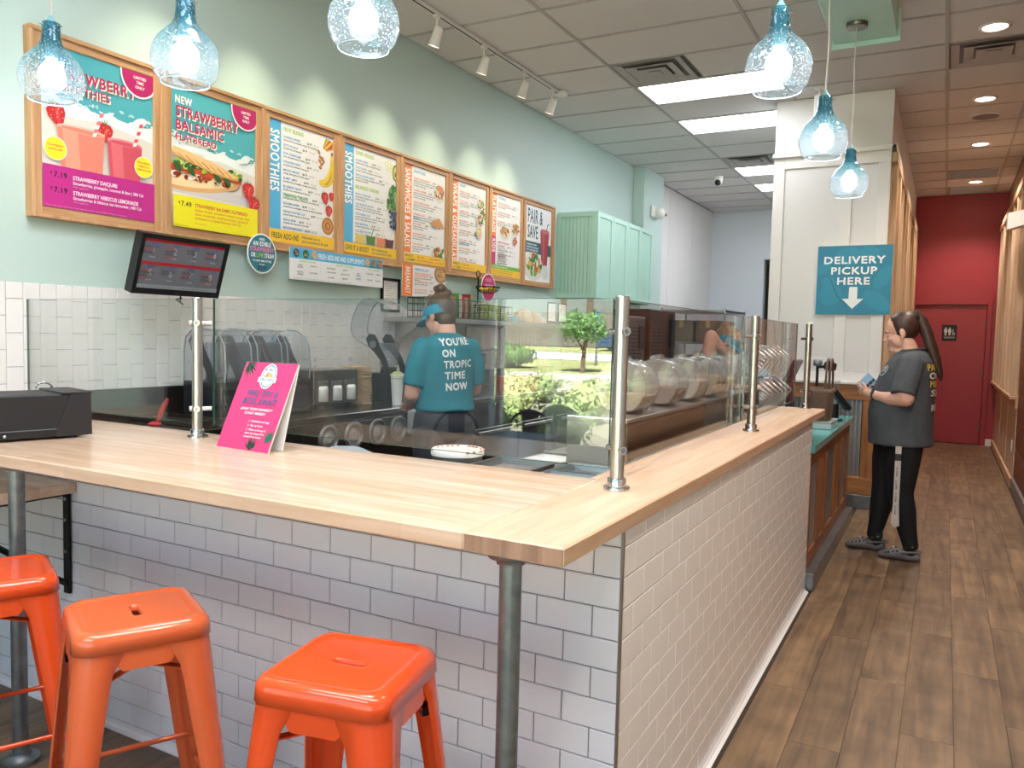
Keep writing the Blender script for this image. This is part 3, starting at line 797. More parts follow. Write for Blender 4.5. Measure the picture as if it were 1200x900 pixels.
# ------------------------------------------------------------------ things on the counter
t = thing('cash_drawer_box', 'black metal box on the counter at the left edge', 'box', (-2.978, 1.586, ZT), rz=math.radians(76))
def bxl(x0, x1, y0, y1, z0, z1, bev, name, m): return MB().box(x0, x1, y0, y1, z0, z1, bev=bev).build(name, m, t, True)
bxl(-.13, .27, -.12, .12, .008, .165, .006, 'housing', mat('matt black metal', '#1d1e22', .5))
MB().prism([(.155, .0), (.275, .0), (.272, .155), (.205, .155), (.16, .035), (-.12, .035), (-.12, .0)][:4]+[(.205, .155), (.155, .03)], (0, -.124, .01), (1, 0, 0), (0, 0, 1), (0, 1, 0), .006).build('side_plate', mat('black plate', '#222327', .45), t, True)
MB().box(.17, .277, -.125, .125, .163, .172, bev=.003).build('lid', mat('black plate', '#222327', .45), t, True)
MB().box(-.125, .155, -.1255, -.12, .036, .039).build('seam', mat('seam grey', '#5d6a6b', .4), t, True)
MB().lathe((-.01, -.122, .022), [(.006, 0), (.005, .003), (0, .004)], 10, Matrix.Rotation(PI/2, 3, 'X')).build('screw', M_CHROME, t, True)
for x in (-.09, .22):
    for y in (-.09, .09): MB().cyl((x, y, 0), (x, y, .01), .012, n=10).build('foot', M_BLACK, t, True)
MB().tube([(.18+.03*math.cos(a), .1, .172+.022*math.sin(a)) for a in [PI*i/10 for i in range(11)]], .004, 8).build('handle', M_CHROME, t, True)

# pink table tent
pk = thing('table_tent_sign', 'pink folded advertising card standing on the counter', 'sign', (-2.115, 1.945, ZT+.0012), rz=math.radians(-4))
Wp, Hp = .272, .325; lean = math.radians(24)
O = Vector((-Wp/2, -.02, 0)); U = Vector((1, 0, 0)); V = Vector((0, math.sin(lean), math.cos(lean)))
N = U.cross(V)
b = MB(); b.prism([(0, 0), (Wp, 0), (Wp, Hp), (0, Hp)], O, U, V, -N, .005).build('front_board', M_WPLAS, pk, True)
V2 = Vector((0, math.sin(math.radians(14)), math.cos(math.radians(14))))
b = MB(); O2 = O+V*Hp-V2*(Hp*math.cos(lean)/math.cos(math.radians(14)))
b.prism([(0.03, 0), (Wp-.0, 0), (Wp-.0, Hp*.925), (0.03, Hp*.925)], O2+Vector((0, .003, .001)), U, V2, Vector((0, 1, 0)), .004).build('back_flap', M_WPLAS, pk, True)
F = Flat(O+N*.0004, U, V)
PK = '#e8447f'; BL = '#41659c'
F.rect(0, 0, Wp, Hp, PK)
def palm(u, v, a0, a1, n, L, c):
    for i in range(n):
        a = math.radians(a0+(a1-a0)*i/(n-1)); l = L*(.75+.25*math.sin(PI*i/(n-1)))
        F.poly([(u, v), (u+l*.5*math.cos(a)-l*.06*math.sin(a), v+l*.5*math.sin(a)+l*.06*math.cos(a)), (u+l*math.cos(a), v+l*math.sin(a)), (u+l*.5*math.cos(a)+l*.06*math.sin(a), v+l*.5*math.sin(a)-l*.06*math.cos(a))], c if i % 3 else '#3c6a55')
palm(.015, Hp-.002, -100, -5, 8, .075, '#33343a'); palm(.175, .0, 40, 140, 8, .06, '#33343a'); palm(Wp-.004, .045, 95, 205, 9, .052, '#23705f')
F.ell(.145, Hp-.052, .040, .048, '#f3f1ee', 32); F.ell(.145, Hp-.052, .035, .043, '#2f7fa6', 32); F.ell(.145, Hp-.052, .031, .039, '#efe9e2', 32)
F.ell(.145, Hp-.058, .024, .020, '#f0b377', 20, 0, PI)
for a in (15, 60, 105, 150): F.poly([(.138, Hp-.03), (.138+.022*math.cos(math.radians(a))-.004, Hp-.03+.012*math.sin(math.radians(a))), (.138+.024*math.cos(math.radians(a)), Hp-.036+.012*math.sin(math.radians(a)))], '#1f6f99')
F.rect(.137, Hp-.06, .140, Hp-.03, '#1f6f99'); F.rect(.098, Hp-.076, .192, Hp-.057, '#f3f1ee')
F.text('TROPIC', .145, Hp-.073, .013, '#2f7fa6', w=.083, al='C', bold=.02); F.text('CAFE', .145, Hp-.088, .006, '#f0b377', al='C', bold=.03)
F.text('FREE SIPS &', .145, .196, .0225, BL, w=.158, al='C', bold=.05, shear=.12); F.text('BITES AWAIT', .145, .165, .0225, BL, w=.172, al='C', bold=.05, shear=.12)
F.text('JOININ\' TROPIC REWARDS\u2122', .145, .143, .0085, '#f7ecef', w=.165, al='C', bold=.035, shear=.1); F.text('IS EASY BREEZY', .145, .128, .0085, '#f7ecef', w=.108, al='C', bold=.035, shear=.1)
for i, s in enumerate(('1.  Download our app', '2.  Sign up & join', '3.  Order on the app &', '     start earning points', '     toward free items')): F.text(s, .128, .101-i*.0155+(.0 if i < 3 else .003*(i-2)), .0068, '#f7ecef', bold=.03, w=[.105, .078, .1, .098, .088][i])
F.build('print', pk, local=True)
# ================================================================== MENU BOARDS
XB = XL+.034
YB = [2.100, 2.787, 3.479, 4.161, 4.845, 5.507, 6.158, 6.812, 7.487]
ZB0, ZB1 = 1.960, 2.802
names = ['wood framed strawberry smoothie poster at far left of the menu wall', 'wood framed strawberry flatbread poster, second from left', 'wood framed blue smoothies menu with banana and strawberries', 'wood framed blue smoothies menu with four drinks at its foot', 'wood framed orange sandwiches and salads menu', 'wood framed orange wraps and quesadillas menu', 'wood framed flatbreads and kids menu with green strip', 'wood framed pair and save poster at far right']
def board(i):
    y0, y1 = YB[i]+.002, YB[i+1]-.002
    t = thing('menu_board', names[i], 'menu board', (XL+.03, (y0+y1)/2, ZB0), group='framed menus on the teal wall')
    s = .052
    for a, b_ in ((y0, y0+s), (y1-s, y1)):
        B = MB(); B.box(XL+.0, XL+.045, a, b_, ZB0, ZB1, bev=.003)
        st = B.build('frame_stile', M_FRAMEV, t)
    for a, b_ in ((ZB0, ZB0+s), (ZB1-s, ZB1)): MB().box(XL+.0, XL+.044, y0+s, y1-s, a, b_, bev=.003).build('frame_rail', M_FRAME, t)
    # stepped outer moulding
    B = MB()
    B.box(XL+.0, XL+.056, y0-.001, y1+.001, ZB1-.016, ZB1+.004, bev=.002).build('moulding', M_FRAME, t)
    B = MB()
    for a, b_ in ((y0-.001, y0+.016), (y1-.016, y1+.001)): B.box(XL, XL+.055, a, b_, ZB0-.002, ZB1-.016, bev=.002)
    B.box(XL, XL+.055, y0+.016, y1-.016, ZB0-.002, ZB0+.012, bev=.002); B.build('moulding', M_FRAMEV, t)
    MB().box(XL+.002, XB, y0+s, y1-s, ZB0+s, ZB1-s).build('backing', M_PAPER, t)
    F = Flat((XB, y0+s, ZB0+s), (0, 1, 0), (0, 0, 1))
    return t, F, y1-y0-2*s, ZB1-ZB0-2*s
SEA, SEA2, FOAM, SAND = '#4fa9b3', '#7cc0c3', '#e3ecec', '#d9d5cc'
def beach(F, W, H, v0):
    F.rect(0, 0, W, H, SEA); R = random.Random(3)
    F.poly([(0, 0), (W, 0), (W, v0+.02), (W*.6, v0+.05), (W*.3, v0+.03), (0, v0+.06)], SAND)
    F.poly([(0, v0+.04)]+[(W*k/12, v0+.09+.03*R.random()-.05*k/12) for k in range(13)]+[(W, v0-.01), (W*.55, v0+.03), (W*.3, v0+.015)], FOAM)
    for k in range(60):
        u = R.random(); F.ell(W*u, v0+.07-.05*u+.075*R.random(), .004+.012*R.random(), .003+.005*R.random(), '#e3ecec' if k % 3 else '#a9d5d8', 8, rot=-.2)
def strawberry(F, u, v, r, rot=0, leaf=True):
    c, n = math.cos(rot), math.sin(rot)
    q = lambda x, y: (u+x*c-y*n, v+x*n+y*c)
    F.poly([q(r*x, r*y) for x, y in ((0, -1.25), (.45, -.85), (.85, -.1), (.85, .45), (.5, .8), (0, .85), (-.5, .8), (-.85, .45), (-.85, -.1), (-.45, -.85))], '#c1272f')
    F.poly([q(r*x, r*y) for x, y in ((-.1, -1.05), (.2, -.7), (.35, .1), (.1, .6), (-.1, .1))], '#d8434a')
    R = random.Random(5)
    for k in range(10): F.ell(*q(r*(R.random()-.5)*1.2, r*(R.random()-.6)), r*.05, r*.07, '#ecc277', 6)
    if leaf:
        for a in range(5): F.poly([q(0, r*.75), q(r*.8*math.cos(.3+a*.63), r*(.75+.6*math.sin(.3+a*.63))), q(r*.35*math.cos(.6+a*.63), r*(.75+.2*math.sin(.6+a*.63)))], '#4c8b33' if a % 2 else '#326b2a')
def clipell(F, u, v, a, b, col, rot, n=30):
    P = []
    for i in range(n):
        t = 2*PI*i/n; x, y = a*math.cos(t), b*math.sin(t)
        P.append((max(0, u+x*math.cos(rot)-y*math.sin(rot)), v+x*math.sin(rot)+y*math.cos(rot)))
    F.poly(P, col)
def badge(F, W, H):
    F.ell(W*.895, H*.985, W*.2, W*.2, '#f2efe9', 24, PI, 2*PI) if 0 else None
    P = []; Q = []
    for i in range(17):
        a = PI+PI*i/16*1.0; P.append((min(W, W*.865+W*.185*math.cos(a)), H*.985+W*.2*math.sin(a))); Q.append((min(W, W*.865+W*.17*math.cos(a)), H*.985+W*.185*math.sin(a)))
    F.poly([(P[0][0], H)]+P+[(W, H)], '#f2efe9'); F.poly([(Q[0][0], H)]+Q+[(W, H)], '#b01f63')
    for k, s in enumerate(('LIMITED', 'TIME', 'ONLY')): F.text(s, W*.868, H*(.955-.032*k), H*.0185, '#f2efe9', al='C', bold=.03)
def title(F, s, u, v, h, w): F.text(s, u+.006, v-.006, h, '#f6efcf', w=w, bold=.06); F.text(s, u, v, h, '#b8245f', w=w, bold=.06)
# 1 strawberry smoothies poster
t, F, W, H = board(0)
beach(F, W, H, H*.56)
title(F, 'STRAWBERRY', W*.10, H*.815, H*.068, W*.72); title(F, 'SMOOTHIES', W*.10, H*.738, H*.052, W*.48)
badge(F, W, H); F.ell(W*.86, H*.66, W*.08, H*.03, FOAM, 12, rot=.5)
strawberry(F, W*.12, H*.585, W*.088, .3); strawberry(F, W*.535, H*.545, W*.078, -.2)
def cup(u0, u1, v0, v1, c1, c2, c3):
    d = (u1-u0)
    F.poly([(u0+d*.1, v0), (u1-d*.08, v0), (u1, v1), (u0, v1)], c1); F.poly([(u0+d*.2, v0), (u0+d*.5, v0), (u0+d*.42, v1), (u0+d*.1, v1)], c2)
    F.ell((u0+u1)/2, v1, d/2, H*.022, c3, 24); F.ell((u0+u1)/2, v1-.004, d*.44, H*.014, c1, 24)
cup(W*.12, W*.53, H*.16, H*.515, '#e2826f', '#ea9a83', '#eab5a3'); cup(W*.55, W*.88, H*.16, H*.50, '#cc5060', '#d86a74', '#dd8d94')
for u, c in ((W*.43, '#e0787c'), (W*.80, '#d84b5e')):
    for k in range(6): F.poly([(u+.007*k-.009+.002, H*.49+.02*k), (u+.007*k+.012, H*.49+.02*k+.004), (u+.007*k+.019, H*.49+.02*k+.024), (u+.007*k-.002, H*.49+.02*k+.02)], c if k % 2 else '#efe4e0')
for u, v, l in ((W*.105, H*.365, ('STRAWBERRY', 'DAIQUIRI')), (W*.895, H*.365, ('STRAWBERRY', 'HIBISCUS', 'LEMONADE'))):
    r = W*.088; F.ell(u, v, r*1.06, r*1.06, '#f1efe6', 28); F.ell(u, v, r, r, '#ece02c', 28)
    for k, s in enumerate(l): F.text(s, u, v+(.008 if len(l) == 2 else .016)-k*.0175, .0105, '#c8443e', al='C', bold=.025, w=W*.135 if s == 'STRAWBERRY' else None)
F.rect(0, 0, W, H*.262, '#bb2a85')
for k, (nm, de) in enumerate((('STRAWBERRY DAIQUIRI', 'Strawberries, pineapple, coconut & lime | 380 Cal'), ('STRAWBERRY HIBISCUS LEMONADE', 'Strawberries & hibiscus tea lemonade | 480 Cal'))):
    v = H*(.19-.095*k)
    F.text('$', W*.06, v+.012, .012, '#2b1030', bold=.03); F.text('7.19', W*.09, v, .024, '#2b1030', w=W*.105, bold=.03)
    F.text(nm, W*.245, v, .018, '#f4e6ef', bold=.035, w=W*(.39 if k == 0 else .59)); F.text(de, W*.245, v-.022, .0145, '#f4e6ef', bold=.012, w=W*(.64 if k == 0 else .62)); F.text('While supplies last', W*.245, v-.036, .007, '#dfa7c9', bold=0)
F.text('Prices and items may vary. Total calories are for one standard serving as prepared.', W*.02, .006, .006, '#dfa7c9', w=W*.7, bold=0)
F.build('print', t)
# 2 flatbread poster
t, F, W, H = board(1)
beach(F, W, H, H*.50)
F.text('NEW', W*.045, H*.885, H*.052, '#f4f1ec', w=W*.18, bold=.055)
title(F, 'STRAWBERRY', W*.05, H*.795, H*.072, W*.72); title(F, 'BALSAMIC', W*.05, H*.70, H*.068, W*.54); title(F, 'FLATBREAD', W*.05, H*.622, H*.048, W*.45)
badge(F, W, H); F.ell(W*.86, H*.60, W*.07, H*.03, FOAM, 12, rot=.5); F.ell(W*.32, H*.575, W*.05, H*.012, FOAM, 12)
F.poly([(0, H*.23), (W, H*.23), (W, H*.30), (0, H*.33)], '#dcd8d3'); F.poly([(0, H*.245), (W, H*.235), (W, H*.31), (0, H*.335)], '#c9c2c4')
clipell(F, W*.34, H*.345, W*.44, H*.068, '#d9a86e', .12)
clipell(F, W*.32, H*.357, W*.40, H*.05, '#ecd3a4', .12)
R = random.Random(9)
for k in range(46):
    u = R.random()*.74; F.ell(W*(u+.01), H*(.36+.07*R.random()), W*.035*(.5+R.random()), H*.014*(.6+R.random()), R.choice(['#a84a2c', '#8a3620', '#e0cfae', '#c85a34', '#f0e6d8', '#7a2f22']), 9, rot=R.random()-.5)
for u in (.08, .3, .5, .66): F.poly([(W*(u-.1), H*.405), (W*(u+.14), H*.395), (W*(u+.15), H*.44), (W*(u-.09), H*.45)], '#cd4a2c')
for k in range(46):
    u = R.random()*.78; F.ell(W*u, H*(.43+.045*R.random()), W*.03*(.6+R.random()), H*.014*(.6+R.random()), R.choice(['#6f9a34', '#9dbb4a', '#c4d06b', '#3d6d2a', '#2f5a26']), 9, rot=R.random())
for u, v in ((.2, .42), (.5, .41), (.62, .40), (.05, .43)): F.ell(W*u, H*v, W*.06, H*.022, '#2f5c2c', 12, rot=-.8)
clipell(F, W*.33, H*.492, W*.44, H*.040, '#d29a58', -.19); clipell(F, W*.32, H*.499, W*.42, H*.033, '#e6bd84', -.19)
for k in range(7): F.poly([(W*(.04+.09*k), H*(.527-.010*k)), (W*(.055+.09*k), H*(.529-.010*k)), (W*(.15+.088*k), H*(.490-.010*k)), (W*(.13+.088*k), H*(.487-.010*k))], '#b0763e' if k % 2 else '#c48a4e')
strawberry(F, W*.885, H*.365, W*.085, .1); strawberry(F, W*.955, H*.265, W*.08, -.3)
F.rect(0, 0, W, H*.225, '#e8dd21')
F.text('$', W*.055, H*.165, .014, '#2a2a1c', bold=.03); F.text('7.49', W*.085, H*.15, .026, '#2a2a1c', w=W*.11, bold=.03)
F.text('STRAWBERRY BALSAMIC FLATBREAD', W*.235, H*.158, .018, '#c8443e', w=W*.63, bold=.03)
F.para(['Grilled chicken, strawberry balsamic poppy seed', 'sauce, mozzarella, smashed avocado, spinach &', 'tomatoes in a toasted flatbread. 510 Cal'], W*.235, H*.127, .0135, .0215, '#cf6a3a', bold=.012); F.text('While supplies last', W*.235, H*.034, .007, '#cf6a3a', bold=0); F.text('Prices and items may vary.', W*.01, .005, .006, '#77701a', bold=0)
F.build('print', t)

ORG, BLU, YEL = '#ee7d2b', '#53aede', '#eec02d'
def side_title(F, s, W, H, w, col, v0, v1, word_v, word_l, h):
    F.rect(0, v0, w, v1, col); F.text(s, w*.5-h*.5, word_v, h, '#f6f4ef', w=word_l, rot=-PI/2, bold=.03)
def items(F, lst, u, v, dv, hc, w, dc='#3a3a3c', h1=.0135, h2=.0115):
    R = random.Random(len(lst)+int(v*1000))
    for nm, price, de in lst:
        if nm is None: v -= dv*.25; F.text(price, u, v, .019, de, bold=.03); v -= dv*.55; continue
        F.text(nm, u, v, h1, hc, bold=.03); x = len(nm)*h1*.98
        F.text(price, u+x+.02, v, h1*.95, '#333336', bold=.03); F.text('/ %d cal' % R.randint(24, 96)*1+'0', u+x+.075, v, h1*.8, '#8a8a8c', bold=0)
        for j, ln in enumerate(de.split('|')): F.text(ln, u, v-.0175*(j+1), h2, dc, bold=.012)
        v -= dv+.0175*(de.count('|'))
    return v
# 3 smoothies
t, F, W, H = board(2)
F.rect(0, 0, W, H, '#e9e9ea')
side_title(F, 'SMOOTHIES', W, H, W*.175, BLU, H*.105, H, H*.92, H*.5, W*.125)
F.text('FRUIT BLENDS', W*.21, H*.93, .024, '#86bf3f', bold=.03, w=W*.3)
items(F, [('SUNRISE SUNSET', '$6.79', 'strawberries, pineapple, mango & orange juice'), ('JETTY PUNCH', '$6.79', 'strawberries & bananas'), ('KIWI QUENCHER', '$6.79', 'kiwi, strawberries & nonfat yogurt'), ('PARADISE POINT', '$6.99', 'strawberries, banana & pineapple'), ('MANGO MAGIC', '$6.79', 'mango, pineapple & nonfat yogurt'), ('BLIMEY LIMEY', '$6.99', 'strawberries, pineapple, orange juice & lime'), ('BLUEBERRY BLAST', '$6.79', 'blueberries, strawberries & banana'), ('POMEGRANATE PLUNGE', '$6.99', 'pomegranate, banana, cranberry & strawberries')], W*.21, H*.875, .0505, '#3d9bd6', W*.6)
F.text('TROPICAL TREATS', W*.21, H*.385, .024, '#86bf3f', bold=.03, w=W*.37)
items(F, [('BAHAMA MAMA', '$6.99', 'strawberries, pineapple, coconut & white chocolate'), ('PEANUT BUTTER CUP', '$6.99', 'peanut butter, banana & chocolate'), ('BEACH BUM', '$6.99', 'strawberries, banana & chocolate'), ('MOCHA MADNESS', '$6.99', 'chocolate, coffee, cappuccino & nonfat yogurt')], W*.21, H*.325, .0505, '#3d9bd6', W*.6)
F.para(['Smoothies are made with turbinado sugar; ask for yours without. Cal = calories.', 'Total calories are for a 24 oz. smoothie. 2,000 calories a day is used for advice.'], W*.21, H*.135, .0065, .011, '#77777a', bold=0)
for a, c in ((0, '#8aa63a'), (.016, '#d3a83a'), (.034, '#b5473c'), (.05, '#dcb744')): F.poly([(W*.82+a*.3, H*.89), (W*.87+a, H*.985-a*.3), (W*.9+a, H*.97), (W*.93+a*.9, H*.9), (W*.89, H*.865)], c)
F.poly([(W*.86, H*.87), (W*.97, H*.9), (W*.99, H*.955), (W*.95, H*.93)], '#c2463f')
for u, v in ((.76, .84), (.78, .80), (.81, .79), (.77, .765), (.80, .74), (.78, .71), (.83, .77)): F.ell(W*u, H*v, W*.026, H*.014, '#a8672f', 12, rot=u*40); F.ell(W*u, H*v, W*.015, H*.007, '#c98a4d', 10, rot=u*40)
F.poly([(W*.955, H*.865), (W*.985, H*.87), (W*.985, H*.80), (W*1., H*.76), (W, H*.62), (W*.95, H*.57), (W*.85, H*.545), (W*.77, H*.56), (W*.76, H*.595), (W*.83, H*.61), (W*.89, H*.65), (W*.94, H*.74)], '#e9c93a'); F.poly([(W*.955, H*.865), (W*.985, H*.87), (W*.985, H*.835), (W*.958, H*.84)], '#6d5a2a'); F.poly([(W*.77, H*.575), (W*.85, H*.575), (W*.92, H*.62), (W*.97, H*.72), (W*.96, H*.63), (W*.9, H*.565)], '#c9a22a')
strawberry(F, W*.86, H*.455, W*.07, .25); strawberry(F, W*.965, H*.48, W*.05, 0, False); strawberry(F, W*.92, H*.345, W*.065, -.1)
F.ell(W*.90, H*.20, W*.115, H*.093, '#efefec', 28); F.ell(W*.90, H*.205, W*.10, H*.08, '#b37b40', 28); F.ell(W*.9, H*.205, W*.07, H*.055, '#c78f52', 24); F.ell(W*.9, H*.205, W*.045, H*.036, '#a66d34', 20); F.ell(W*.905, H*.207, W*.02, H*.018, '#d09a5e', 14)
F.rect(0, 0, W, H*.105, YEL); F.text('FRESH ADD-INS', W*.03, H*.03, .034, '#3c5b3a', w=W*.40, bold=.03); F.para(['Add some love to', 'your smoothie $1.00 each'], W*.48, H*.06, .016, .026, '#3b6a6a', bold=.03)
F.build('print', t)
# 4 smoothies
t, F, W, H = board(3)
F.rect(0, 0, W, H, '#e9e9ea')
side_title(F, 'SMOOTHIES', W, H, W*.175, BLU, H*.1, H, H*.93, H*.47, W*.125)
F.text('SUPER VEGGIES', W*.21, H*.93, .024, '#86bf3f', bold=.03, w=W*.34)
items(F, [('ISLAND GREEN', '$6.99', 'spinach, kale, mango, pineapple & banana'), ('AVOCOLADA', '$6.99', 'avocado, spinach, pineapple, coconut & lime'), ('DETOX ISLAND GREEN', '$6.99', 'spinach, kale, mango, pineapple, banana & ginger|naturally sweetened')], W*.21, H*.87, .0505, '#3d9bd6', W*.6)
F.text('BALANCED FUSIONS', W*.21, H*.615, .024, '#86bf3f', bold=.03, w=W*.44)
items(F, [('PEANUT PARADISE', '$7.49', 'peanut butter, banana, nonfat yogurt & choice|of whey protein'), ('CHIA BANANA BOOST', '$7.49', 'banana, chia, oats, almonds, peanut butter,|cinnamon, dates & nonfat yogurt, whole grain'), ('TRIPLE BERRY OAT', '$7.49', 'strawberries, blueberries, cranberry, oats, ginger,|banana, whole grain oats, & yogurt'), ('LEAN MACHINE', '$7.49', 'strawberries & bananas with supplement'), ('ACAI BERRY BOOST', '$7.49', 'acai, pomegranate, banana, blueberries')], W*.21, H*.555, .0505, '#3d9bd6', W*.6)
for u, v in ((.8, .93), (.86, .955), (.91, .915), (.83, .885), (.88, .88)): F.ell(W*u, H*v, W*.035, H*.022, '#d6d9a0', 14); F.ell(W*u, H*v, W*.024, H*.014, '#eceac6', 12)
F.ell(W*.98, H*.87, W*.055, H*.085, '#5c7a34', 20) if 0 else F.poly([(W, H*.95), (W*.95, H*.93), (W*.925, H*.87), (W*.94, H*.80), (W, H*.775)], '#4f7030'); F.poly([(W, H*.93), (W*.965, H*.915), (W*.945, H*.865), (W*.96, H*.81), (W, H*.795)], '#c8cd72'); F.ell(W*.985, H*.845, W*.015, H*.028, '#8a5a30', 12)
R = random.Random(4)
for k in range(60): F.ell(W*(.83+.17*R.random()**.6), H*(.50+.22*R.random()), W*.04*(.6+.5*R.random()), H*.025*(.6+.5*R.random()), R.choice(['#5b8f3a', '#3f7a34', '#79a94f', '#2f6631']), 9, rot=R.random()*3)
for k in range(34): F.ell(W*(.86+.14*R.random()**.6), H*(.30+.18*R.random()), W*.022, H*.015, R.choice(['#3e4a66', '#566487', '#2d3752']), 10)
for u, c in ((.29, '#dcc36a'), (.49, '#55803f'), (.69, '#e0885a'), (.86, '#5c2b38')):
    F.poly([(W*(u-.075), H*.105), (W*(u+.075), H*.105), (W*(u+.09), H*.195), (W*(u-.09), H*.195)], c); F.ell(W*u, H*.195, W*.09, H*.009, '#e5ddd5', 16); F.poly([(W*(u+.0), H*.19), (W*(u+.02), H*.19), (W*(u+.06), H*.27), (W*(u+.045), H*.27)], '#d8d3c4' if u != .49 else '#6d9a5c')
F.rect(0, 0, W, H*.098, YEL); F.text('GIVE IT A BOOST', W*.02, H*.028, .034, '#3c5b3a', w=W*.43, bold=.03); F.para(['Add a supplement to', 'your smoothie $1.29 each'], W*.5, H*.056, .015, .025, '#3b6a6a', bold=.03)
F.build('print', t)
# 5 sandwiches
def food(F, u, v, r, cols, seed=1, flat=.6):
    R = random.Random(seed); F.ell(u, v-.1*r, r*1.1, r*flat*1.1, '#d9d9d6', 24)
    for k in range(34):
        a, q = R.random()*6.28, R.random()**.6*r*.85; F.ell(u+q*math.cos(a), v+q*flat*math.sin(a), r*.22, r*.15, R.choice(cols), 8, rot=R.random()*3)
SALAD = ['#5b8f3a', '#79a94f', '#c8553a', '#e8e2c8', '#3f7a34', '#d9b25a']
BREAD = ['#c98a4d', '#d9a566', '#b6722f', '#8fae4f', '#c2463f', '#ecd9b4']
t, F, W, H = board(4)
F.rect(0, 0, W, H, '#e9e9ea'); side_title(F, 'SANDWICHES & SALADS', W, H, W*.17, ORG, H*.1, H, H*.955, H*.8, W*.115)
F.text('SANDWICHES', W*.21, H*.935, .022, '#46a3d0', bold=.03, w=W*.28)
d2 = 'toasted bread with cheese, lettuce & tomato|with house made sauce & fresh toppings|on wheat or sourdough'
items(F, [('', '', 'served on toasted ciabatta')][:0]+[('TURKEY BACON RANCH', '$7.99', d2), ('CUBANO SUPREME', '$7.99', d2), ('THREE CHEESE CHICKEN', '$7.99', d2), ('CARIBBEAN LUAU', '$7.99', d2)], W*.21, H*.87, .056, '#ea6a35', W*.6)
F.text('SALADS', W*.21, H*.455, .022, '#46a3d0', bold=.03, w=W*.17)
items(F, [('BALI CAESAR', '$8.49', 'romaine, parmesan, croutons|with caesar dressing'), ('SOUTHWEST SALAD', '$8.49', 'romaine, corn, black beans, cheddar|with ranch dressing'), ('THAI CHICKEN', '$8.49', 'romaine, carrots, wontons, sesame|thai peanut dressing|served chilled')], W*.21, H*.40, .06, '#ea6a35', W*.6)
food(F, W*.85, H*.79, W*.13, BREAD, 1, .9); F.ell(W*.85, H*.845, W*.1, H*.03, '#c98a4d', 20); food(F, W*.80, H*.46, W*.14, BREAD, 2, .45); F.poly([(W*.6, H*.45), (W*.85, H*.52), (W*.98, H*.42), (W*.72, H*.42)], '#c98d4e'); food(F, W*.83, H*.14, W*.16, SALAD, 3, .6)
F.rect(0, 0, W, H*.092, YEL); F.para(['MAKE IT', 'A COMBO'], W*.03, H*.055, .018, .03, '#4d7440', bold=.03); F.para(['ADD A SIDE', 'chips or whole fruit $1.99'], W*.3, H*.055, .012, .024, '#c4562b', bold=.02); F.para(['ADD A SMOOTHIE', 'any 24 oz. smoothie $5.49'], W*.62, H*.055, .012, .024, '#c4562b', bold=.02)
F.build('print', t)
t, F, W, H = board(5)
F.rect(0, 0, W, H, '#e9e9ea'); side_title(F, 'WRAPS & QUESADILLAS', W, H, W*.155, ORG, H*.1, H, H*.965, H*.86, W*.11)
F.text('WRAPS', W*.21, H*.945, .020, '#46a3d0', bold=.03, w=W*.16); d3 = 'grilled chicken, cheddar, romaine, tomato|in a garlic herb tortilla'
items(F, [('BUFFALO CHICKEN', '$7.99', d3), ('THAI CHICKEN', '$7.99', d3), ('HUMMUS VEGGIE', '$7.49', d3), ('BAJA CHICKEN', '$7.99', d3), ('SUPERGREEN CAESAR', '$7.99', d3), ('KING CAESAR', '$7.99', d3)], W*.21, H*.88, .063, '#ea6a35', W*.6)
F.text('QUESADILLAS', W*.21, H*.295, .020, '#46a3d0', bold=.03, w=W*.3)
items(F, [('SANTA FE CHICKEN', '$7.99', d3), ('THREE CHEESE', '$6.99', d3)], W*.21, H*.24, .068, '#ea6a35', W*.6)
for u, v, s in ((.84, .80, 1), (.92, .70, 2), (.82, .62, 3)): food(F, W*u, H*v, W*.11, SALAD, s, .95)
food(F, W*.78, H*.47, W*.09, ['#e6cf6a', '#efe09a', '#d9b94a'], 5, .9)
F.rect(0, 0, W, H*.092, YEL); F.para(['MAKE IT', 'A COMBO'], W*.03, H*.055, .018, .03, '#4d7440', bold=.03); F.para(['ADD A SIDE', 'chips or whole fruit $1.99'], W*.3, H*.055, .012, .024, '#c4562b', bold=.02)
F.build('print', t)
t, F, W, H = board(6)
F.rect(0, 0, W, H, '#e9e9ea'); side_title(F, 'FLATBREADS', W, H, W*.15, ORG, H*.48, H, H*.965, H*.44, W*.105); F.rect(0, H*.125, W*.15, H*.48, '#c0327c'); F.text('KIDS', W*.045, H*.445, W*.09, '#f6f4ef', w=H*.16, rot=-PI/2, bold=.03)
F.text('FLATBREADS', W*.2, H*.945, .020, '#46a3d0', bold=.03, w=W*.27)
items(F, [('CHIPOTLE CHICKEN CLUB', '$7.49', 'grilled chicken, bacon, pepper jack & chipotle mayo|romaine & tomatoes'), ('CHICKEN BACON RANCH', '$7.49', 'grilled chicken, bacon, mozzarella|tomatoes & ranch'), ('CHICKEN PESTO', '$7.49', 'grilled chicken, mozzarella, tomatoes|pesto sauce')], W*.2, H*.885, .065, '#ea6a35', W*.6)
food(F, W*.45, H*.55, W*.17, BREAD, 7, .62); food(F, W*.82, H*.62, W*.15, BREAD, 8, .6); food(F, W*.8, H*.47, W*.08, ['#c8552f', '#dd7a3e', '#b03e25'], 9, 1)
F.text('SMOOTHIES $4.99', W*.2, H*.40, .018, '#c0327c', bold=.03)
items(F, [('JETTY JUNIOR', '$4.99', 'strawberry & banana'), ('CHOCOLATE CHIMP', '$4.99', 'banana & chocolate'), ('AWESOME ORANGE', '$4.99', 'orange, mango & banana')], W*.2, H*.36, .038, '#333336', W*.6)
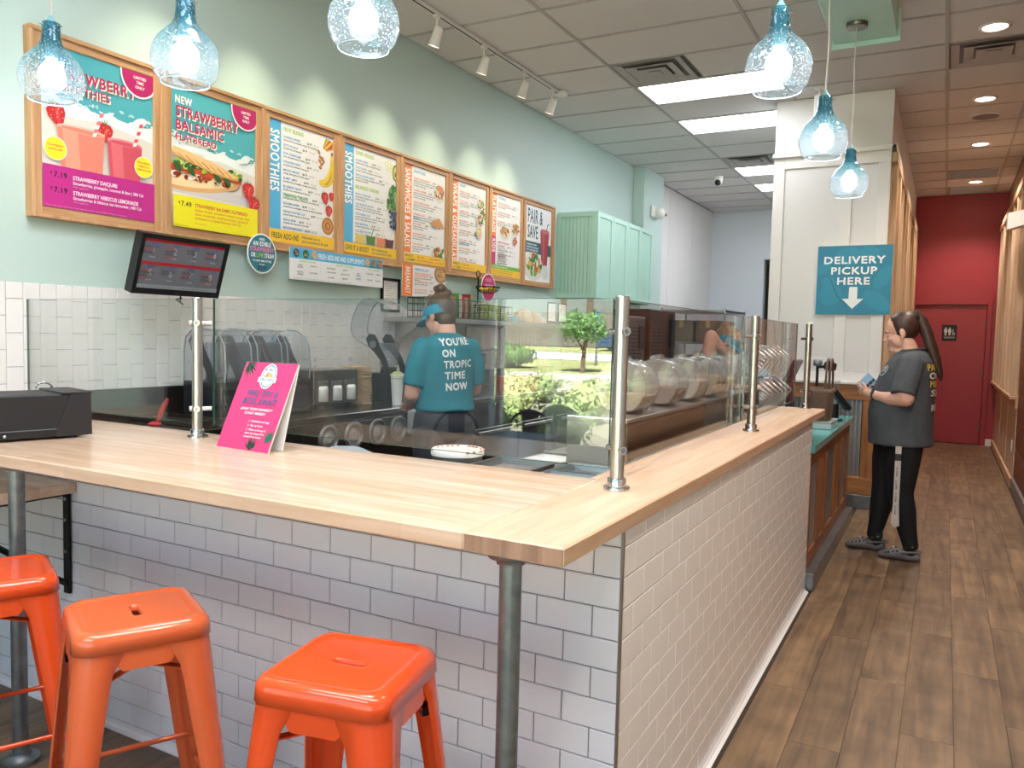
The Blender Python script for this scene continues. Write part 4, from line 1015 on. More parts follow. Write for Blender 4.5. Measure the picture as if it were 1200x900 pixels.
F.text('MEALS $5.49', W*.2, H*.235, .018, '#c0327c', bold=.03); F.para(['CHEESE QUESADILLA', 'TURKEY & CHEESE', 'CHICKEN TENDERS'], W*.2, H*.205, .013, .022, '#333336', bold=.03)
F.rect(0, H*.085, W, H*.13, '#6bb043'); F.rect(0, 0, W, H*.085, YEL); F.para(['2,000 calories a day is used for general nutrition advice, but', 'calorie needs vary. More nutrition information on request.', 'Prices subject to change. Some items may contain nuts.'], W*.03, H*.06, .011, .019, '#6d6a2b', bold=.01); F.text('Kids meals include a side and a drink', W*.03, H*.1, .013, '#e9f0dd', bold=.02)
F.build('print', t)
t, F, W, H = board(7)
F.rect(0, 0, W, H, '#ececec'); NAV = '#22566a'
F.text('PAIR &', W*.09, H*.775, H*.185, NAV, w=W*.56, bold=.035); F.text('SAVE', W*.09, H*.575, H*.165, NAV, w=W*.38, bold=.035)
F.rect(0, H*.37, W, H*.525, NAV); F.para(['ORDER ANY WRAP,', 'SANDWICH OR SALAD', 'WITH ANY SMOOTHIE', '& SAVE $1'], W*.06, H*.475, .017, .028, '#eef0f0', bold=.03)
F.poly([(W*.63, H*.23), (W*.86, H*.23), (W*.93, H*.70), (W*.57, H*.70)], '#a33945'); F.poly([(W*.68, H*.23), (W*.75, H*.23), (W*.74, H*.70), (W*.66, H*.70)], '#bb5560'); F.ell(W*.75, H*.70, W*.18, H*.03, '#c06a72', 22); F.poly([(W*.8, H*.70), (W*.825, H*.70), (W*.86, H*.79), (W*.92, H*.81), (W*.915, H*.825), (W*.84, H*.80)], '#3c5e72')
F.ell(W*.78, H*.14, W*.14, H*.1, '#d9dadb', 22)
F.ell(W*.33, H*.13, W*.34, H*.12, '#dcdcda', 28); food(F, W*.33, H*.22, W*.32, SALAD+['#e9dcc0'], 12, .72)
F.build('print', t)

# smaller cards hung on the boards
def card(name, label, cat, y0, y1, z0, z1, x):
    t = thing(name, label, cat, (x, (y0+y1)/2, z0)); MB().box(x-.004, x, y0, y1, z0, z1).build('board', M_PAPER, t)
    b = MB(); b.box(XL+.0575, x-.0045, (y0+y1)/2-.05, (y0+y1)/2+.05, z1-.025, z1-.005).build('hanger', M_WPLAS, t)
    return t, Flat((x, y0, z0), (0, 1, 0), (0, 0, 1)), y1-y0, z1-z0
t, F, W, H = card('supplement_sign', 'wide white and blue add-ins card hanging under the smoothies menus', 'sign', 3.675, 4.605, 1.79, 1.99, XL+.071)
F.rect(0, 0, W, H, '#e6e7ea'); F.rect(0, H*.66, W, H, BLU); F.text('FRESH ADD-INS AND SUPPLEMENTS', W*.275, H*.735, H*.17, '#eef4f8', w=W*.5, bold=.03)
for u, c in ((.06, '#4a4a48'), (.15, '#3f6d3a'), (.235, '#cbb595'), (.81, '#c9b18a'), (.885, '#8a7a52'), (.955, '#a8713d')):
    F.ell(W*u, H*.83, H*.135, H*.135, c, 20); R = random.Random(int(u*100))
    for k in range(14): F.ell(W*u+(R.random()-.5)*H*.18, H*.83+(R.random()-.5)*H*.18, H*.018, H*.018, '#d8cba8' if k % 2 else '#5a4a30', 6)
for u, s in ((.16, 'CHANGE YOUR DAY'), (.55, 'PROTECT YOUR HEALTH'), (.88, 'FUEL FOR MORE')): F.text(s, W*u, H*.56, H*.055, '#86bf3f', al='C', bold=.03)
for u, v, s in ((.09, .44, 'VEGAN|PROTEIN'), (.22, .44, 'PROBIOTIC'), (.09, .22, 'ESSENTIAL|VITAMINS'), (.22, .22, 'FAT BURNER'), (.40, .44, 'MULTIVITAMIN'), (.40, .31, 'WHEY PROTEIN'), (.40, .14, 'OAT FIBER'), (.55, .44, 'ENERGY'), (.55, .3, 'ELECTROLYTES'), (.55, .15, 'IMMUNITY'), (.70, .38, 'MULTI|VITAMIN C'), (.83, .42, 'WHOLE OATS'), (.93, .42, 'ALMOND'), (.83, .2, 'CHIA SEED'), (.93, .2, 'FLAX SEED')):
    for k, ln in enumerate(s.split('|')): F.text(ln, W*u, H*(v-.07*k), H*.042, '#4b4b50', al='C', bold=.025)
F.rect(W*.29, H*.1, W*.2915, H*.6, '#c4c6c9'); F.rect(W*.775, H*.1, W*.7765, H*.6, '#c4c6c9'); F.text('SUPER|C'.split('|')[0], W*.7, H*.18, H*.07, '#46a3d0', al='C', bold=.03); F.text('Supplements are not intended to diagnose, treat, cure or prevent any disease.', W*.02, H*.03, H*.03, '#8b8b8f', bold=0, w=W*.6)
F.build('print', t)
t, F, W, H = card('breakfast_sign', 'white and orange breakfast menu card below the sandwiches menu', 'sign', 4.84, 5.43, 1.748, 1.988, XL+.071)
F.rect(0, 0, W, H, '#e9e9ea'); F.rect(0, 0, W*.225, H, ORG); F.text('BREAKFAST', W*.07, H*.92, W*.105, '#f6f4ef', w=H*.83, rot=-PI/2, bold=.03)
F.text('SERVED ALL DAY', W*.27, H*.84, H*.075, '#46a3d0', bold=.03, w=W*.32)
for k, (a, d) in enumerate((('PEANUT BUTTER BANANA|CRUNCH FLATBREAD', 'peanut butter, banana, strawberries|& granola'), ('ALL AMERICAN WRAP', 'eggs, bacon, cheddar & ham'), ('SOUTHWEST WRAP', 'eggs, sausage, pepper jack'))):
    v = .72-.26*k; q = a.split('|')
    for j, ln in enumerate(q): F.text(ln, W*.27, H*(v-.07*j), H*.052, '#ea6a35', bold=.03)
    F.text('$5.99', W*.62, H*(v-.07*(len(q)-1)), H*.05, '#333336', bold=.03)
    for j, ln in enumerate(d.split('|')): F.text(ln, W*.27, H*(v-.07*len(q)-.06*j), H*.045, '#3a3a3c', bold=.012)
P = [(W*.72+W*.17*(1+math.cos(a))*.9, H*.82+H*.30*math.sin(a)) for a in [2*PI*i/28 for i in range(28)]]
P = [(min(W, u), min(H, v)) for u, v in P]; F.poly(P, '#9a6b3d'); F.poly([(W*.88+(u-W*.88)*.8, H*.83+(v-H*.83)*.8) for u, v in P], '#c49a62')
R = random.Random(2)
for k in range(16): F.ell(W*(.80+.16*R.random()), H*(.68+.26*R.random()), W*.02, H*.025, R.choice(['#7a4c26', '#e0c48e', '#b07d48']), 8)
F.build('print', t)
def oval(name, label, y, z, ry, rz, x, lines, colr, rim, cat='sign', stand=None, root=None):
    t = thing(name, label, cat, (x, y, z-rz))
    n = 40; P = [(ry*math.cos(2*PI*i/n), rz*math.sin(2*PI*i/n)) for i in range(n)]
    MB().prism(P, (x-.005, y, z), (0, 1, 0), (0, 0, 1), (1, 0, 0), .005).build('board', M_WPLAS, t)
    F = Flat((x, y, z), (0, 1, 0), (0, 0, 1)); F.ell(0, 0, ry, rz, rim, 40); F.ell(0, 0, ry*.93, rz*.94, colr, 40)
    for s, v, h, c, w in lines: F.text(s, 0, v*rz, h, c, al='C', bold=.035, w=w)
    F.build('print', t); return t
t = oval('oval_sign', 'round teal edible straw sign on the menu frame beside the monitor', 3.447, 1.922, .113, .118, XL+.071,
     [('ADD', .66, .014, '#eef2f2', None), ('AN EDIBLE', .38, .026, '#eef2f2', .14), ('STRAWBERRY', .10, .026, '#e07fae', .185), ('TO ANY SMOOTHIE', -.42, .012, '#eef2f2', .15), ('for just', -.58, .009, '#eef2f2', None), ('$0.99', -.82, .024, '#1c2c33', .07)], '#2e7488', '#e9eeee')
F = Flat((XL+.0735, 3.447, 1.922), (0, 1, 0), (0, 0, 1)); F.rect(-.09, -.026, .095, .006, '#2e7488'); F.text('OR', -.088, -.024, .026, '#eef2f2', bold=.035, w=.035); F.text('LIME', -.045, -.024, .026, '#9ad04a', bold=.035, w=.055); F.text('STRAW', .018, -.024, .026, '#eef2f2', bold=.035, w=.075); F.build('lettering', t)
MB().box(XL+.0585, XL+.0655, 3.40, 3.49, 1.96, 2.0).build('hanger', M_WPLAS, t)
t = thing('framed_certificate', 'black framed certificate on the teal wall above the open blender', 'picture frame', (XL+.01, 4.77, 1.615))
b = MB()
for a in ((4.665, 4.685, 1.62, 1.872), (4.865, 4.885, 1.62, 1.872), (4.685, 4.865, 1.62, 1.64), (4.685, 4.865, 1.852, 1.872)): b.box(XL+.001, XL+.022, *a, bev=.002)
b.build('frame', M_BLKMET, t); MB().box(XL+.002, XL+.01, 4.685, 4.865, 1.64, 1.852).build('sheet', M_PAPER, t)
F = Flat((XL+.0105, 4.685, 1.64), (0, 1, 0), (0, 0, 1))
for k in range(9): F.rect(.03, .19-.018*k, .06+.09*((k*37) % 10)/10+.01, .193-.018*k, '#9fa0a3')
F.build('print', t)

# order monitor on its wall arm
XT_, XBm = XL+.30, XL+.205
mo = thing('order_monitor', 'black order monitor tilted down on a wall arm', 'monitor', (XL+.25, 2.73, 1.63))
Vm = Vector((XT_-XBm, 0, .288)).normalized(); Um = Vector((0, 1, 0)); Nm = Um.cross(Vm); Om = Vector((XBm, 2.475, 1.634)); Wm, Hm = .525, .302
b = MB(); b.prism([(0, 0), (Wm, 0), (Wm, Hm), (0, Hm)], Om, Um, Vm, -Nm, .045); b.build('casing', M_BLACK, mo)
b = MB()
for q in ([(0, 0), (Wm, 0), (Wm, .03), (0, .03)], [(0, Hm-.022), (Wm, Hm-.022), (Wm, Hm), (0, Hm)], [(0, .03), (.022, .03), (.022, Hm-.022), (0, Hm-.022)], [(Wm-.022, .03), (Wm, .03), (Wm, Hm-.022), (Wm-.022, Hm-.022)]): b.prism(q, Om, Um, Vm, Nm, .008)
b.build('bezel', M_BLACK, mo)
M_SCR = mat('screen grey', '#616268', .25, emit=.25)
b = MB(); b.prism([(.022, .03), (Wm-.022, .03), (Wm-.022, Hm-.022), (.022, Hm-.022)], Om, Um, Vm, Nm, .001); sc_ = b.build('screen', M_SCR, mo, label='lit order screen')
F = Flat(Om+Um*.022+Vm*.03+Nm*.0012, Um, Vm); W, H = Wm-.044, Hm-.052
rd = '#b3242f'
for r in range(2):
    v1 = H-(r*.5*(H*.92)); F.rect(0, v1-.016, W, v1, rd)
    for c in range(4):
        u = W*c/4; n_ = r*4+c+1
        F.rect(u, v1-H*.455, u+.001, v1-.016, '#9a3540')
        F.text(str(n_), u+W*.125, v1-H*.29, .034, '#a3a5ab', al='C', bold=.04); F.text('Ready', u+W*.125, v1-H*.38, .009, '#9c9ea4', al='C')
        F.text('To Go' if c % 2 else 'Dine In', u+W*.125, v1-.029, .009, '#3a46c0', al='C', bold=.02)
        for k in range(2+(n_*7) % 3): F.text(['Avocolada', 'Sunrise Sunset', 'Jetty Punch', 'No banana', 'Add whey'][(n_+k) % 5], u+.006, v1-.045-.0145*k, .009, ['#24252a', '#24252a', '#c02a35'][(k+n_) % 3], bold=.025)
F.rect(W*.78, H*.5, W, H*.5+.016, '#c9803a') if 0 else None
F.rect(0, 0, W, H*.08, '#8f979b')
for c in range(17): F.rect(W*c/17, 0, W*c/17+.001, H*.08, '#6b7175'); F.text(str(c+1), W*(c+.4)/17, .006, .007, '#3a3c40')
F.build('screen_print', mo)
MB().box(XL+.001, XL+.04, 2.655, 2.73, 1.72, 1.90, bev=.003).build('wall_plate', M_BLKMET, mo)
b = MB(); b.tube([(XL+.03, 2.69, 1.80), (XL+.10, 2.70, 1.79), (XL+.16, 2.72, 1.79), tuple(Om+Um*.26+Vm*.15-Nm*.04)], .018, 10); b.build('wall_arm', M_BLKMET, mo)
F = Flat(Om+Um*(Wm*.47)+Vm*.011+Nm*.0085, Um, Vm); F.rect(0, 0, .03, .003, '#4a4b50'); F.rect(Wm*.44, 0, Wm*.45, .004, '#3a63d8'); F.build('badge', mo)
MB().tube([(XL+.2, 2.77, 1.64), (XL+.19, 2.775, 1.60), (XL+.18, 2.80, 1.59), (XL+.05, 2.86, 1.62), (XL+.02, 2.92, 1.63)], .004, 6).build('cable', M_BLACK, mo)
# ================================================================== BACK COUNTER AND KITCHEN
# backsplash tiles: upright running bond (columns), built by swapping axes
bs = thing('tile_backsplash', 'white upright subway tile backsplash on the menu wall', 'tile wall', (XL, 4.6, 1.15)); bs['kind'] = 'structure'
MB().box(XL+.0002, XL+.003, 1.75, 7.5, 1.15, 1.658).build('grout', mat('mid grey grout', '#a9a5a8', .9), bs)
n_t = 0; tiny = MB(); tk = {}
M_TILEB = mat('glazed tile splash', '#ecebea', .13, coat=.3)
pitch = .0768; y = 2.0035-pitch*3; ci = -3
while y < 7.5:
    joints = [1.582-.1535*k for k in range(4)] if ci % 2 == 0 else [1.506-.1535*k for k in range(4)]
    zs = [1.658]+[z for z in joints if z > 1.152]+[1.15]
    for a, b_ in zip(zs[1:], zs[:-1]):
        if b_-a < .006: continue
        k = round(b_-a, 3)
        if k not in tk:
            w, h = pitch/2-.0012, (b_-a)/2-.0012; e = .0018; B = MB()
            q = lambda s, x: [(x, p*(w-s), r*(h-s)) for p, r in ((-1, -1), (1, -1), (1, 1), (-1, 1))]
            B.add(q(0, 0)+q(0, .005)+q(e, .0065), [tuple(range(8, 12))]+[(j, (j+1) % 4, 4+(j+1) % 4, 4+j) for j in range(4)]+[(4+j, 4+(j+1) % 4, 8+(j+1) % 4, 8+j) for j in range(4)])
            tk[k] = B.mesh('tile', M_TILEB)
        if n_t < 290: put('tile', tk[k], bs, (XL+.0025, y+pitch/2, (a+b_)/2)); n_t += 1
        else: tiny.box(XL+.003, XL+.009, y+.001, y+pitch-.001, a+.001, b_-.001, bev=.0015)
    y += pitch; ci += 1
if tiny.v: tag(tiny.build('far_tiles', M_TILEB, bs), kind='stuff')

ZC = 1.0; XC = -2.98
YB0 = 2.2
bc = thing('back_counter', 'long dark stainless back counter under the menus', 'counter', (-3.3, 4.8, 0))
MB().box(XL+.002, XC, YB0, 7.6, ZC-.035, ZC, bev=.004).build('worktop', mat('worktop steel', '#8d8a86', .22, 1), bc)
MB().box(XL+.002, XL+.02, YB0, 7.6, ZC, 1.148).build('backsplash', mat('backsplash steel', '#87807a', .3, 1), bc)
MB().box(XL+.01, XC+.02, YB0, 7.6, .1, ZC-.036).build('cabinet', mat('dark cabinet', '#3b3836', .3, .7), bc)
MB().box(XL+.01, XC-.05, YB0, 7.6, 0, .1).build('plinth', M_BLACK, bc)
for i, y in enumerate((2.45, 4.14, 4.8, 5.5, 6.2, 6.9)):
    d = MB().box(XC-.0, XC+.04, y, y+.62, .13, .78, bev=.005).build('door', mat('dark door steel', '#48443f', .28, .9), bc)
    MB().box(XC+.04, XC+.062, y+.05, y+.57, .735, .76, bev=.003).build('handle', M_STEEL, d)
MB().box(XC, XC+.022, 3.1, 4.12, .13, .955, bev=.004).build('dispenser_panel', mat('dispenser panel', '#504b47', .3, .8), bc)
for i, y in enumerate((3.30, 3.51, 3.725, 3.93)):
    t = thing('cup_dispenser', 'round grey cup dispenser ring below the counter edge, %s from the left' % ['first', 'second', 'third', 'fourth'][i], 'cup dispenser', (XC+.02, y, .875), group='cup dispensers in the counter front')
    R_ = Matrix.Rotation(PI/2, 3, 'Y')
    MB().lathe((XC+.0225, y, .875), [(.078, 0), (.08, .012), (.068, .02), (.06, .016), (.058, .002)], 28, R_).build('ring', mat('ring grey', '#7c7a78', .35, .5), t)
    MB().lathe((XC+.0225, y, .875), [(.058, .003), (.05, .006), (.036, .004), (.034, .012), (.018, .014), (.0, .014)], 24, R_).build('cups', mat('cup stack grey', '#9a9896', .5), t)

def blender(y, label, opened=False, x=-3.40):
    t = thing('blender', label, 'blender', (x, y, ZC), group='sound enclosed blenders')
    w = .088
    MB().prism([(-.16, 0), (.15, 0), (.165, .03), (.15, .15), (.10, .185), (-.16, .185)], (x, y-w, ZC+.004), (1, 0, 0), (0, 0, 1), (0, 1, 0), 2*w).build('base', mat('blender base', '#1c2028', .3), t)
    MB().box(x+.152, x+.162, y-.05, y+.05, ZC+.05, ZC+.12, bev=.003).build('control_panel', mat('blender panel', '#2f3540', .2), t)
    for q in ((-.13, -.08), (-.13, .08), (.12, -.08), (.12, .08)): pass
    pv = Vector((x-.12, 0, ZC+.26)); ang = math.radians(-68) if opened else 0
    R = Matrix.Rotation(ang, 3, 'Y')
    if opened: pv = Vector((x-.10, 0, ZC+.40))
    def tr(u, z): 
        q = R @ (Vector((x+u, 0, ZC+z))-Vector((x-.12, 0, ZC+.26))); return (pv.x+q.x, pv.z+q.z)
    prof = [(.15, .19), (.165, .25), (.15, .38), (.12, .43), (.06, .462), (-.02, .468), (-.10, .455), (-.14, .42), (-.155, .35), (-.155, .19)]
    pr = [tr(u, z) for u, z in prof]
    b = MB(); th = .004
    c0 = [(a, y-w, c) for a, c in pr]; c1 = [(a, y+w, c) for a, c in pr]
    b.loft([c0, c1], False, False, closed=False)
    b.add(c0, [tuple(range(len(c0)))]); b.add(c1, [tuple(reversed(range(len(c1))))])
    h = b.build('hood', M_HOOD, t, label='smoky clear sound hood')
    b = MB()
    for c in (c0, c1): b.tube(c, .004, 6)
    b.build('hood_rim', mat('hood rim', '#8f979f', .25), h)
    for s in (-1, 1):
        ar = [(-.115, .40), (-.085, .435), (-.04, .43), (-.01, .39), (.02, .33), (.06, .27), (.085, .20), (.09, .16), (.045, .16), (.04, .20), (.01, .26), (-.04, .31), (-.09, .35)]
        if opened: ar = [(a-.02, b_+.02) for a, b_ in ar]
        MB().prism([(u, z) for u, z in ar], (x, y+s*(w+.002)-.004, ZC), (1, 0, 0), (0, 0, 1), (0, 1, 0), .008).build('arm', mat('arm dark grey', '#2b2d31', .35), t, label='curved dark lift arm')
        k = MB(); k.cyl((x-.07, y+s*(w+.006), ZC+.385), (x-.07, y+s*(w+.014), ZC+.385), .025, n=18); k.build('knob', mat('knob grey', '#8b9097', .3, .5), t)
    MB().lathe((x-.01, y, ZC+.19), [(.05, 0), (.055, .02), (.062, .06), (.075, .2), (.075, .2), (.07, .205), (.06, .06), (0, .03)], 20).build('jug', M_HOOD, t)
    MB().lathe((x-.01, y, ZC+.19), [(.0, .03), (.055, .04), (.058, .0), (.05, -.004)], 16).build('jug_base', M_BLACK, t)
    return t
blender(2.93, 'clear hooded blender nearest the left steel post')
blender(3.15, 'clear hooded blender in the middle of the three by the wall')
blender(3.37, 'clear hooded blender right of the pair, beside the blue straws')
blender(4.34, 'blender with its clear hood swung open beside the worker', True, -3.34)

t = thing('straw_holder', 'clear holder full of pale blue straws between blenders and steel box', 'holder', (-3.58, 3.55, ZC))
MB().box(-3.63, -3.53, 3.495, 3.605, ZC+.001, ZC+.24, bev=.004).build('stand', mat('stand charcoal', '#46433f', .4), t)
b = MB(); R = random.Random(1)
for k in range(46):
    x0, y0 = -3.615+.07*R.random(), 3.505+.09*R.random(); b.cyl((x0, y0, ZC+.24), (x0+.012*(R.random()-.5), y0+.016*(R.random()-.5), ZC+.40+.035*R.random()), .0035, n=5)
tag(b.build('straws', mat('blue straw', '#56b6d6', .4), t), kind='stuff')
b = MB()
for a in ((-3.628, -3.625, 3.497, 3.603), (-3.535, -3.532, 3.497, 3.603), (-3.628, -3.532, 3.497, 3.5), (-3.628, -3.532, 3.6, 3.603)): b.box(*a, ZC+.241, ZC+.37)
b.build('clear_sleeve', M_ACRYL, t)
t = thing('cup_sleeve_tube', 'white upright paper tube behind the blue straws', 'tube', (-3.60, 3.68, ZC)); MB().lathe((-3.60, 3.68, ZC), [(.0, .001), (.042, .001), (.042, .001), (.038, .45), (.038, .45), (.034, .45), (.034, .4), (0, .4)], 20).build('tube', M_WPLAS, t); MB().lathe((-3.60, 3.68, ZC), [(.0431, .02), (.0405, .22)], 20).build('blue_band', mat('blue straw', '#56b6d6', .4), t)

t = thing('lid_dispenser', 'stainless box dispenser with three slots of white lids', 'dispenser', (-3.36, 3.68, ZC))
MB().box(-3.48, -3.235, 3.485, 3.88, ZC+.03, ZC+.235, bev=.005).build('housing', mat('dispenser steel', '#8e8b88', .3, 1), t)
for k in range(3):
    y = 3.555+.125*k
    MB().box(-3.2355, -3.229, y-.05, y+.05, ZC+.045, ZC+.17, bev=.003).build('slot', mat('slot dark', '#5d5a58', .5), t)
    MB().lathe((-3.235, y, ZC+.05), [(0, 0), (.036, 0), (.036, .075), (.036, .075), (.03, .09), (0, .09)], 16).build('lid_stack', M_WPLAS, t)
for y in (3.52, 3.84): MB().box(-3.46, -3.26, y-.015, y+.015, ZC+.001, ZC+.03).build('foot', M_BLACK, t)
t = thing('flatbread_stack', 'tall stack of tan paper trays beside the steel dispenser', 'stack', (-3.33, 3.97, ZC))
R = random.Random(2)
tray = MB().box(-.085, .085, -.052, .052, 0, .006, bev=.002).mesh('paper_tray', mat('kraft tray', '#cdb38e', .8, var=(9, .2)))
for k in range(30):
    o = put('paper_tray', tray, t, (-3.33+R.random()*.008, 3.97+R.random()*.01, ZC+.002+.0082*k)); o.rotation_euler = (R.random()*.03-.015, R.random()*.03-.015, R.random()*.2-.1)
t = thing('drink_cup', 'tall white foam cup of green smoothie on the back counter', 'cup', (-3.10, 4.11, ZC))
MB().lathe((-3.10, 4.11, ZC), [(0, .001), (.03, .001), (.03, .001), (.043, .19), (.0455, .193), (.0455, .2), (.042, .2), (.041, .175)], 28).build('cup', mat('white foam cup', '#eef0ef', .6), t)
MB().lathe((-3.10, 4.11, ZC), [(.0425, .17), (.041, .19), (.03, .212), (.012, .218), (0, .215)], 20).build('smoothie', mat('green smoothie', '#a9b86a', .5), t)
for i, (y, z) in enumerate(((3.73, 1.235), (4.32, 1.25), (3.97, 1.25))):
    t = thing('wall_outlet', ['white wall outlet behind the steel lid dispenser', 'white wall outlet left of the open blender', 'white wall outlet above the tan tray stack'][i], 'outlet', (XL+.012, y, z), group='tile wall outlets')
    MB().box(XL+.0095, XL+.016, y-.036, y+.036, z-.058, z+.058, bev=.003).build('plate', M_WPLAS, t)
    for s in (-1, 1): MB().box(XL+.0155, XL+.018, y-.017, y+.017, z+s*.024-.014, z+s*.024+.014, bev=.003).build('socket', mat('outlet grey', '#cfcecb', .4), t)

# shelf over the back counter, with baskets
sh = thing('wall_shelf', 'stainless wall shelf below the breakfast card', 'shelf', (-3.5, 6.0, 1.55))
MB().box(XL+.0005, -3.33, 4.70, 7.55, 1.548, 1.585, bev=.004).build('board', M_STEEL, sh)
for y in (4.85, 6.1, 7.3): MB().prism([(0, 0), (.25, 0), (0, -.16)], (XL+.008, y-.01, 1.547), (1, 0, 0), (0, 0, 1), (0, 1, 0), .02).build('bracket', M_STEEL, sh)
M_WIRE = mat('black wire', '#1b1a1a', .4, .4)
def wire_basket(t, x0, x1, y0, y1, z0, z1, nx=4, ny=9, nz=3):
    b = MB(); r = .0028
    for z in [z0+(z1-z0)*k/nz for k in range(nz+1)]: b.tube([(x0, y0, z), (x1, y0, z), (x1, y1, z), (x0, y1, z)], r if z < z1 else .0045, 5, True)
    for k in range(ny+1):
        y = y0+(y1-y0)*k/ny; b.tube([(x0, y, z1), (x0, y, z0), (x1, y, z0), (x1, y, z1)], r, 5)
    for k in range(1, nx):
        x = x0+(x1-x0)*k/nx; b.tube([(x, y0, z1), (x, y0, z0), (x, y1, z0), (x, y1, z1)], r, 5)
    return b.build('wire_frame', M_WIRE, t)
t = thing('wire_basket', 'black wire basket of snack bags on the wall shelf', 'basket', (-3.45, 5.1, 1.586))
wire_basket(t, -3.55, -3.36, 4.82, 5.56, 1.589, 1.735)
MB().cyl((-3.36, 4.83, 1.745), (-3.36, 5.03, 1.745), .012, n=12).build('wooden_handle', M_FRAME, t)
bagc = [('orange', '#d9772f'), ('green', '#3d9447'), ('white', '#e0dccf'), ('red', '#c2303a'), ('tan', '#c9a878'), ('dark red', '#8e2430'), ('pale green', '#aab97c')]
for k, (cn, cc) in enumerate(bagc):
    y = 5.22+k*.043; t = thing('snack_bag', '%s snack bag standing in the wire basket, %s from the left' % (cn, ['first', 'second', 'third', 'fourth', 'fifth', 'sixth', 'seventh'][k]), 'snack bag', (-3.43, y, 1.595), group='snack bags in the basket')
    h = .15+.03*((k*3) % 4)/3; rings = []
    for z, a, c in ((0, .05, .002), (.01, .052, .016), (h*.5, .054, .02), (h*.85, .05, .012), (h, .05, .0015)):
        rings.append([(-3.43+a*math.cos(q), y+c*math.sin(q), 1.595+z) for q in [2*PI*i/14 for i in range(14)]])
    MB().loft(rings).build('bag', mat('bag '+cn, cc, .3, var=(40, .35)), t)
    MB().box(-3.479, -3.381, y-.0015, y+.0015, 1.595+h-.004, 1.595+h+.014).build('top_seal', mat('bag seal '+cn, cc, .3), t)
t = thing('wire_basket', 'black wire basket of green apples on the wall shelf', 'basket', (-3.45, 5.85, 1.586))
wire_basket(t, -3.55, -3.36, 5.62, 6.10, 1.589, 1.71, 4, 7, 2)
M_APPLE = mat('green apple', '#aebd62', .3, var=(14, .2))
k = 0
for (x, y, z) in [(-3.50, 5.68, 1.628), (-3.50, 5.77, 1.628), (-3.50, 5.86, 1.628), (-3.50, 5.95, 1.628), (-3.50, 6.04, 1.628), (-3.41, 5.68, 1.628), (-3.41, 5.77, 1.628), (-3.41, 5.86, 1.628), (-3.41, 5.95, 1.628), (-3.41, 6.04, 1.628), (-3.455, 5.73, 1.698), (-3.455, 5.83, 1.698), (-3.455, 5.93, 1.698), (-3.455, 6.02, 1.698)]:
    t = thing('apple', 'green apple in the wire basket on the wall shelf, one of a heap', 'apple', (x, y, z-.035), group='green apples in the wire basket')
    MB().lathe((x, y, z), [(0, -.03), (.014, -.034), (.03, -.024), (.038, .002), (.034, .022), (.018, .034), (.006, .03), (0, .024)], 16).build('fruit', M_APPLE, t)
    MB().cyl((x, y, z+.024), (x+.004, y, z+.042), .0016, n=5).build('stem', mat('stem', '#5b4326', .7), t)
    k += 1
t = thing('fruit_stand', 'black wire fruit stand with a small basket of bananas', 'stand', (-3.47, 5.86, 1.586)); 
b = MB(); b.tube([(-3.57, 5.86, 1.59), (-3.57, 5.86, 1.95), (-3.56, 5.85, 1.965)], .006, 8).tube([(-3.57, 5.86+.03*math.sin(a), 1.955+.03*(1-math.cos(a))) for a in [2*PI*i/14 for i in range(14)]], .004, 6, True)
b.tube([(-3.60, 5.79, 1.5935), (-3.575, 5.86, 1.5935), (-3.60, 5.93, 1.5935)], .005, 6); b.build('post', M_WIRE, t)
b = MB()
for r, z in ((.10, 1.875), (.085, 1.845), (.055, 1.825)): b.tube([(-3.47+r*math.cos(a), 5.86+r*1.15*math.sin(a), z) for a in [2*PI*i/24 for i in range(24)]], .004 if r > .09 else .0025, 6, True)
for i in range(14):
    a = 2*PI*i/14; b.tube([(-3.47+r*math.cos(a), 5.86+r*1.15*math.sin(a), z) for r, z in ((.10, 1.875), (.085, 1.845), (.055, 1.825), (0, 1.822))], .0022, 5)
b.tube([(-3.57, 5.86, 1.875), (-3.57, 5.86, 1.86)], .004, 6); b.build('basket', M_WIRE, t)
M_BAN = mat('banana yellow', '#e2bd3c', .45)
for k in range(4):
    y = 5.80+.035*k; t = thing('banana', 'ripe banana lying in the small wire basket of the fruit stand', 'banana', (-3.46, y, 1.83), group='bananas in the fruit stand')
    MB().tube([(-3.52+.012*i, y+.0, 1.848+.0009*(i-4.5)**2) for i in range(10)], [.004, .009, .013, .015, .0155, .0155, .015, .013, .009, .004], 8).build('fruit', M_BAN, t)
    MB().tube([(-3.412, y, 1.866), (-3.398, y, 1.876)], .004, 6).build('stem', mat('stem', '#5b4326', .7), t)
t = oval('oval_sign', 'magenta oval advert standing behind the banana basket', 6.09, 1.885, .125, .125, -3.60, [('NEED', .42, .03, '#e890b5', .10), ('A BOOST ON', .05, .02, '#f3d9e4', .15), ('the go?', -.22, .02, '#f3d9e4', None)], '#b01c62', '#efe9ea')
MB().box(-3.63, -3.607, 6.03, 6.15, 1.5865, 1.78).build('easel', M_WPLAS, t)
t = thing('visor_cap', 'blue visor cap resting on the wall shelf', 'cap', (-3.47, 6.3, 1.586))
MB().lathe((-3.5, 6.28, 1.588), [(.085, 0), (.09, .05), (.086, .05), (.082, 0)], 24, sx=1.05).build('band', mat('visor blue', '#2a93b8', .6), t)
MB().prism([(-.075, 0), (-.04, .07), (0, .085), (.04, .07), (.075, 0), (.04, .02), (0, .028), (-.04, .02)], (-3.42, 6.28, 1.59), (0, 1, 0), (1, 0, 0), (0, 0, 1), .005).build('brim', mat('visor blue', '#2a93b8', .6), t)
M_CLOTH = mat('beige cloth', '#c9b6a0', .9, var=(12, .3))
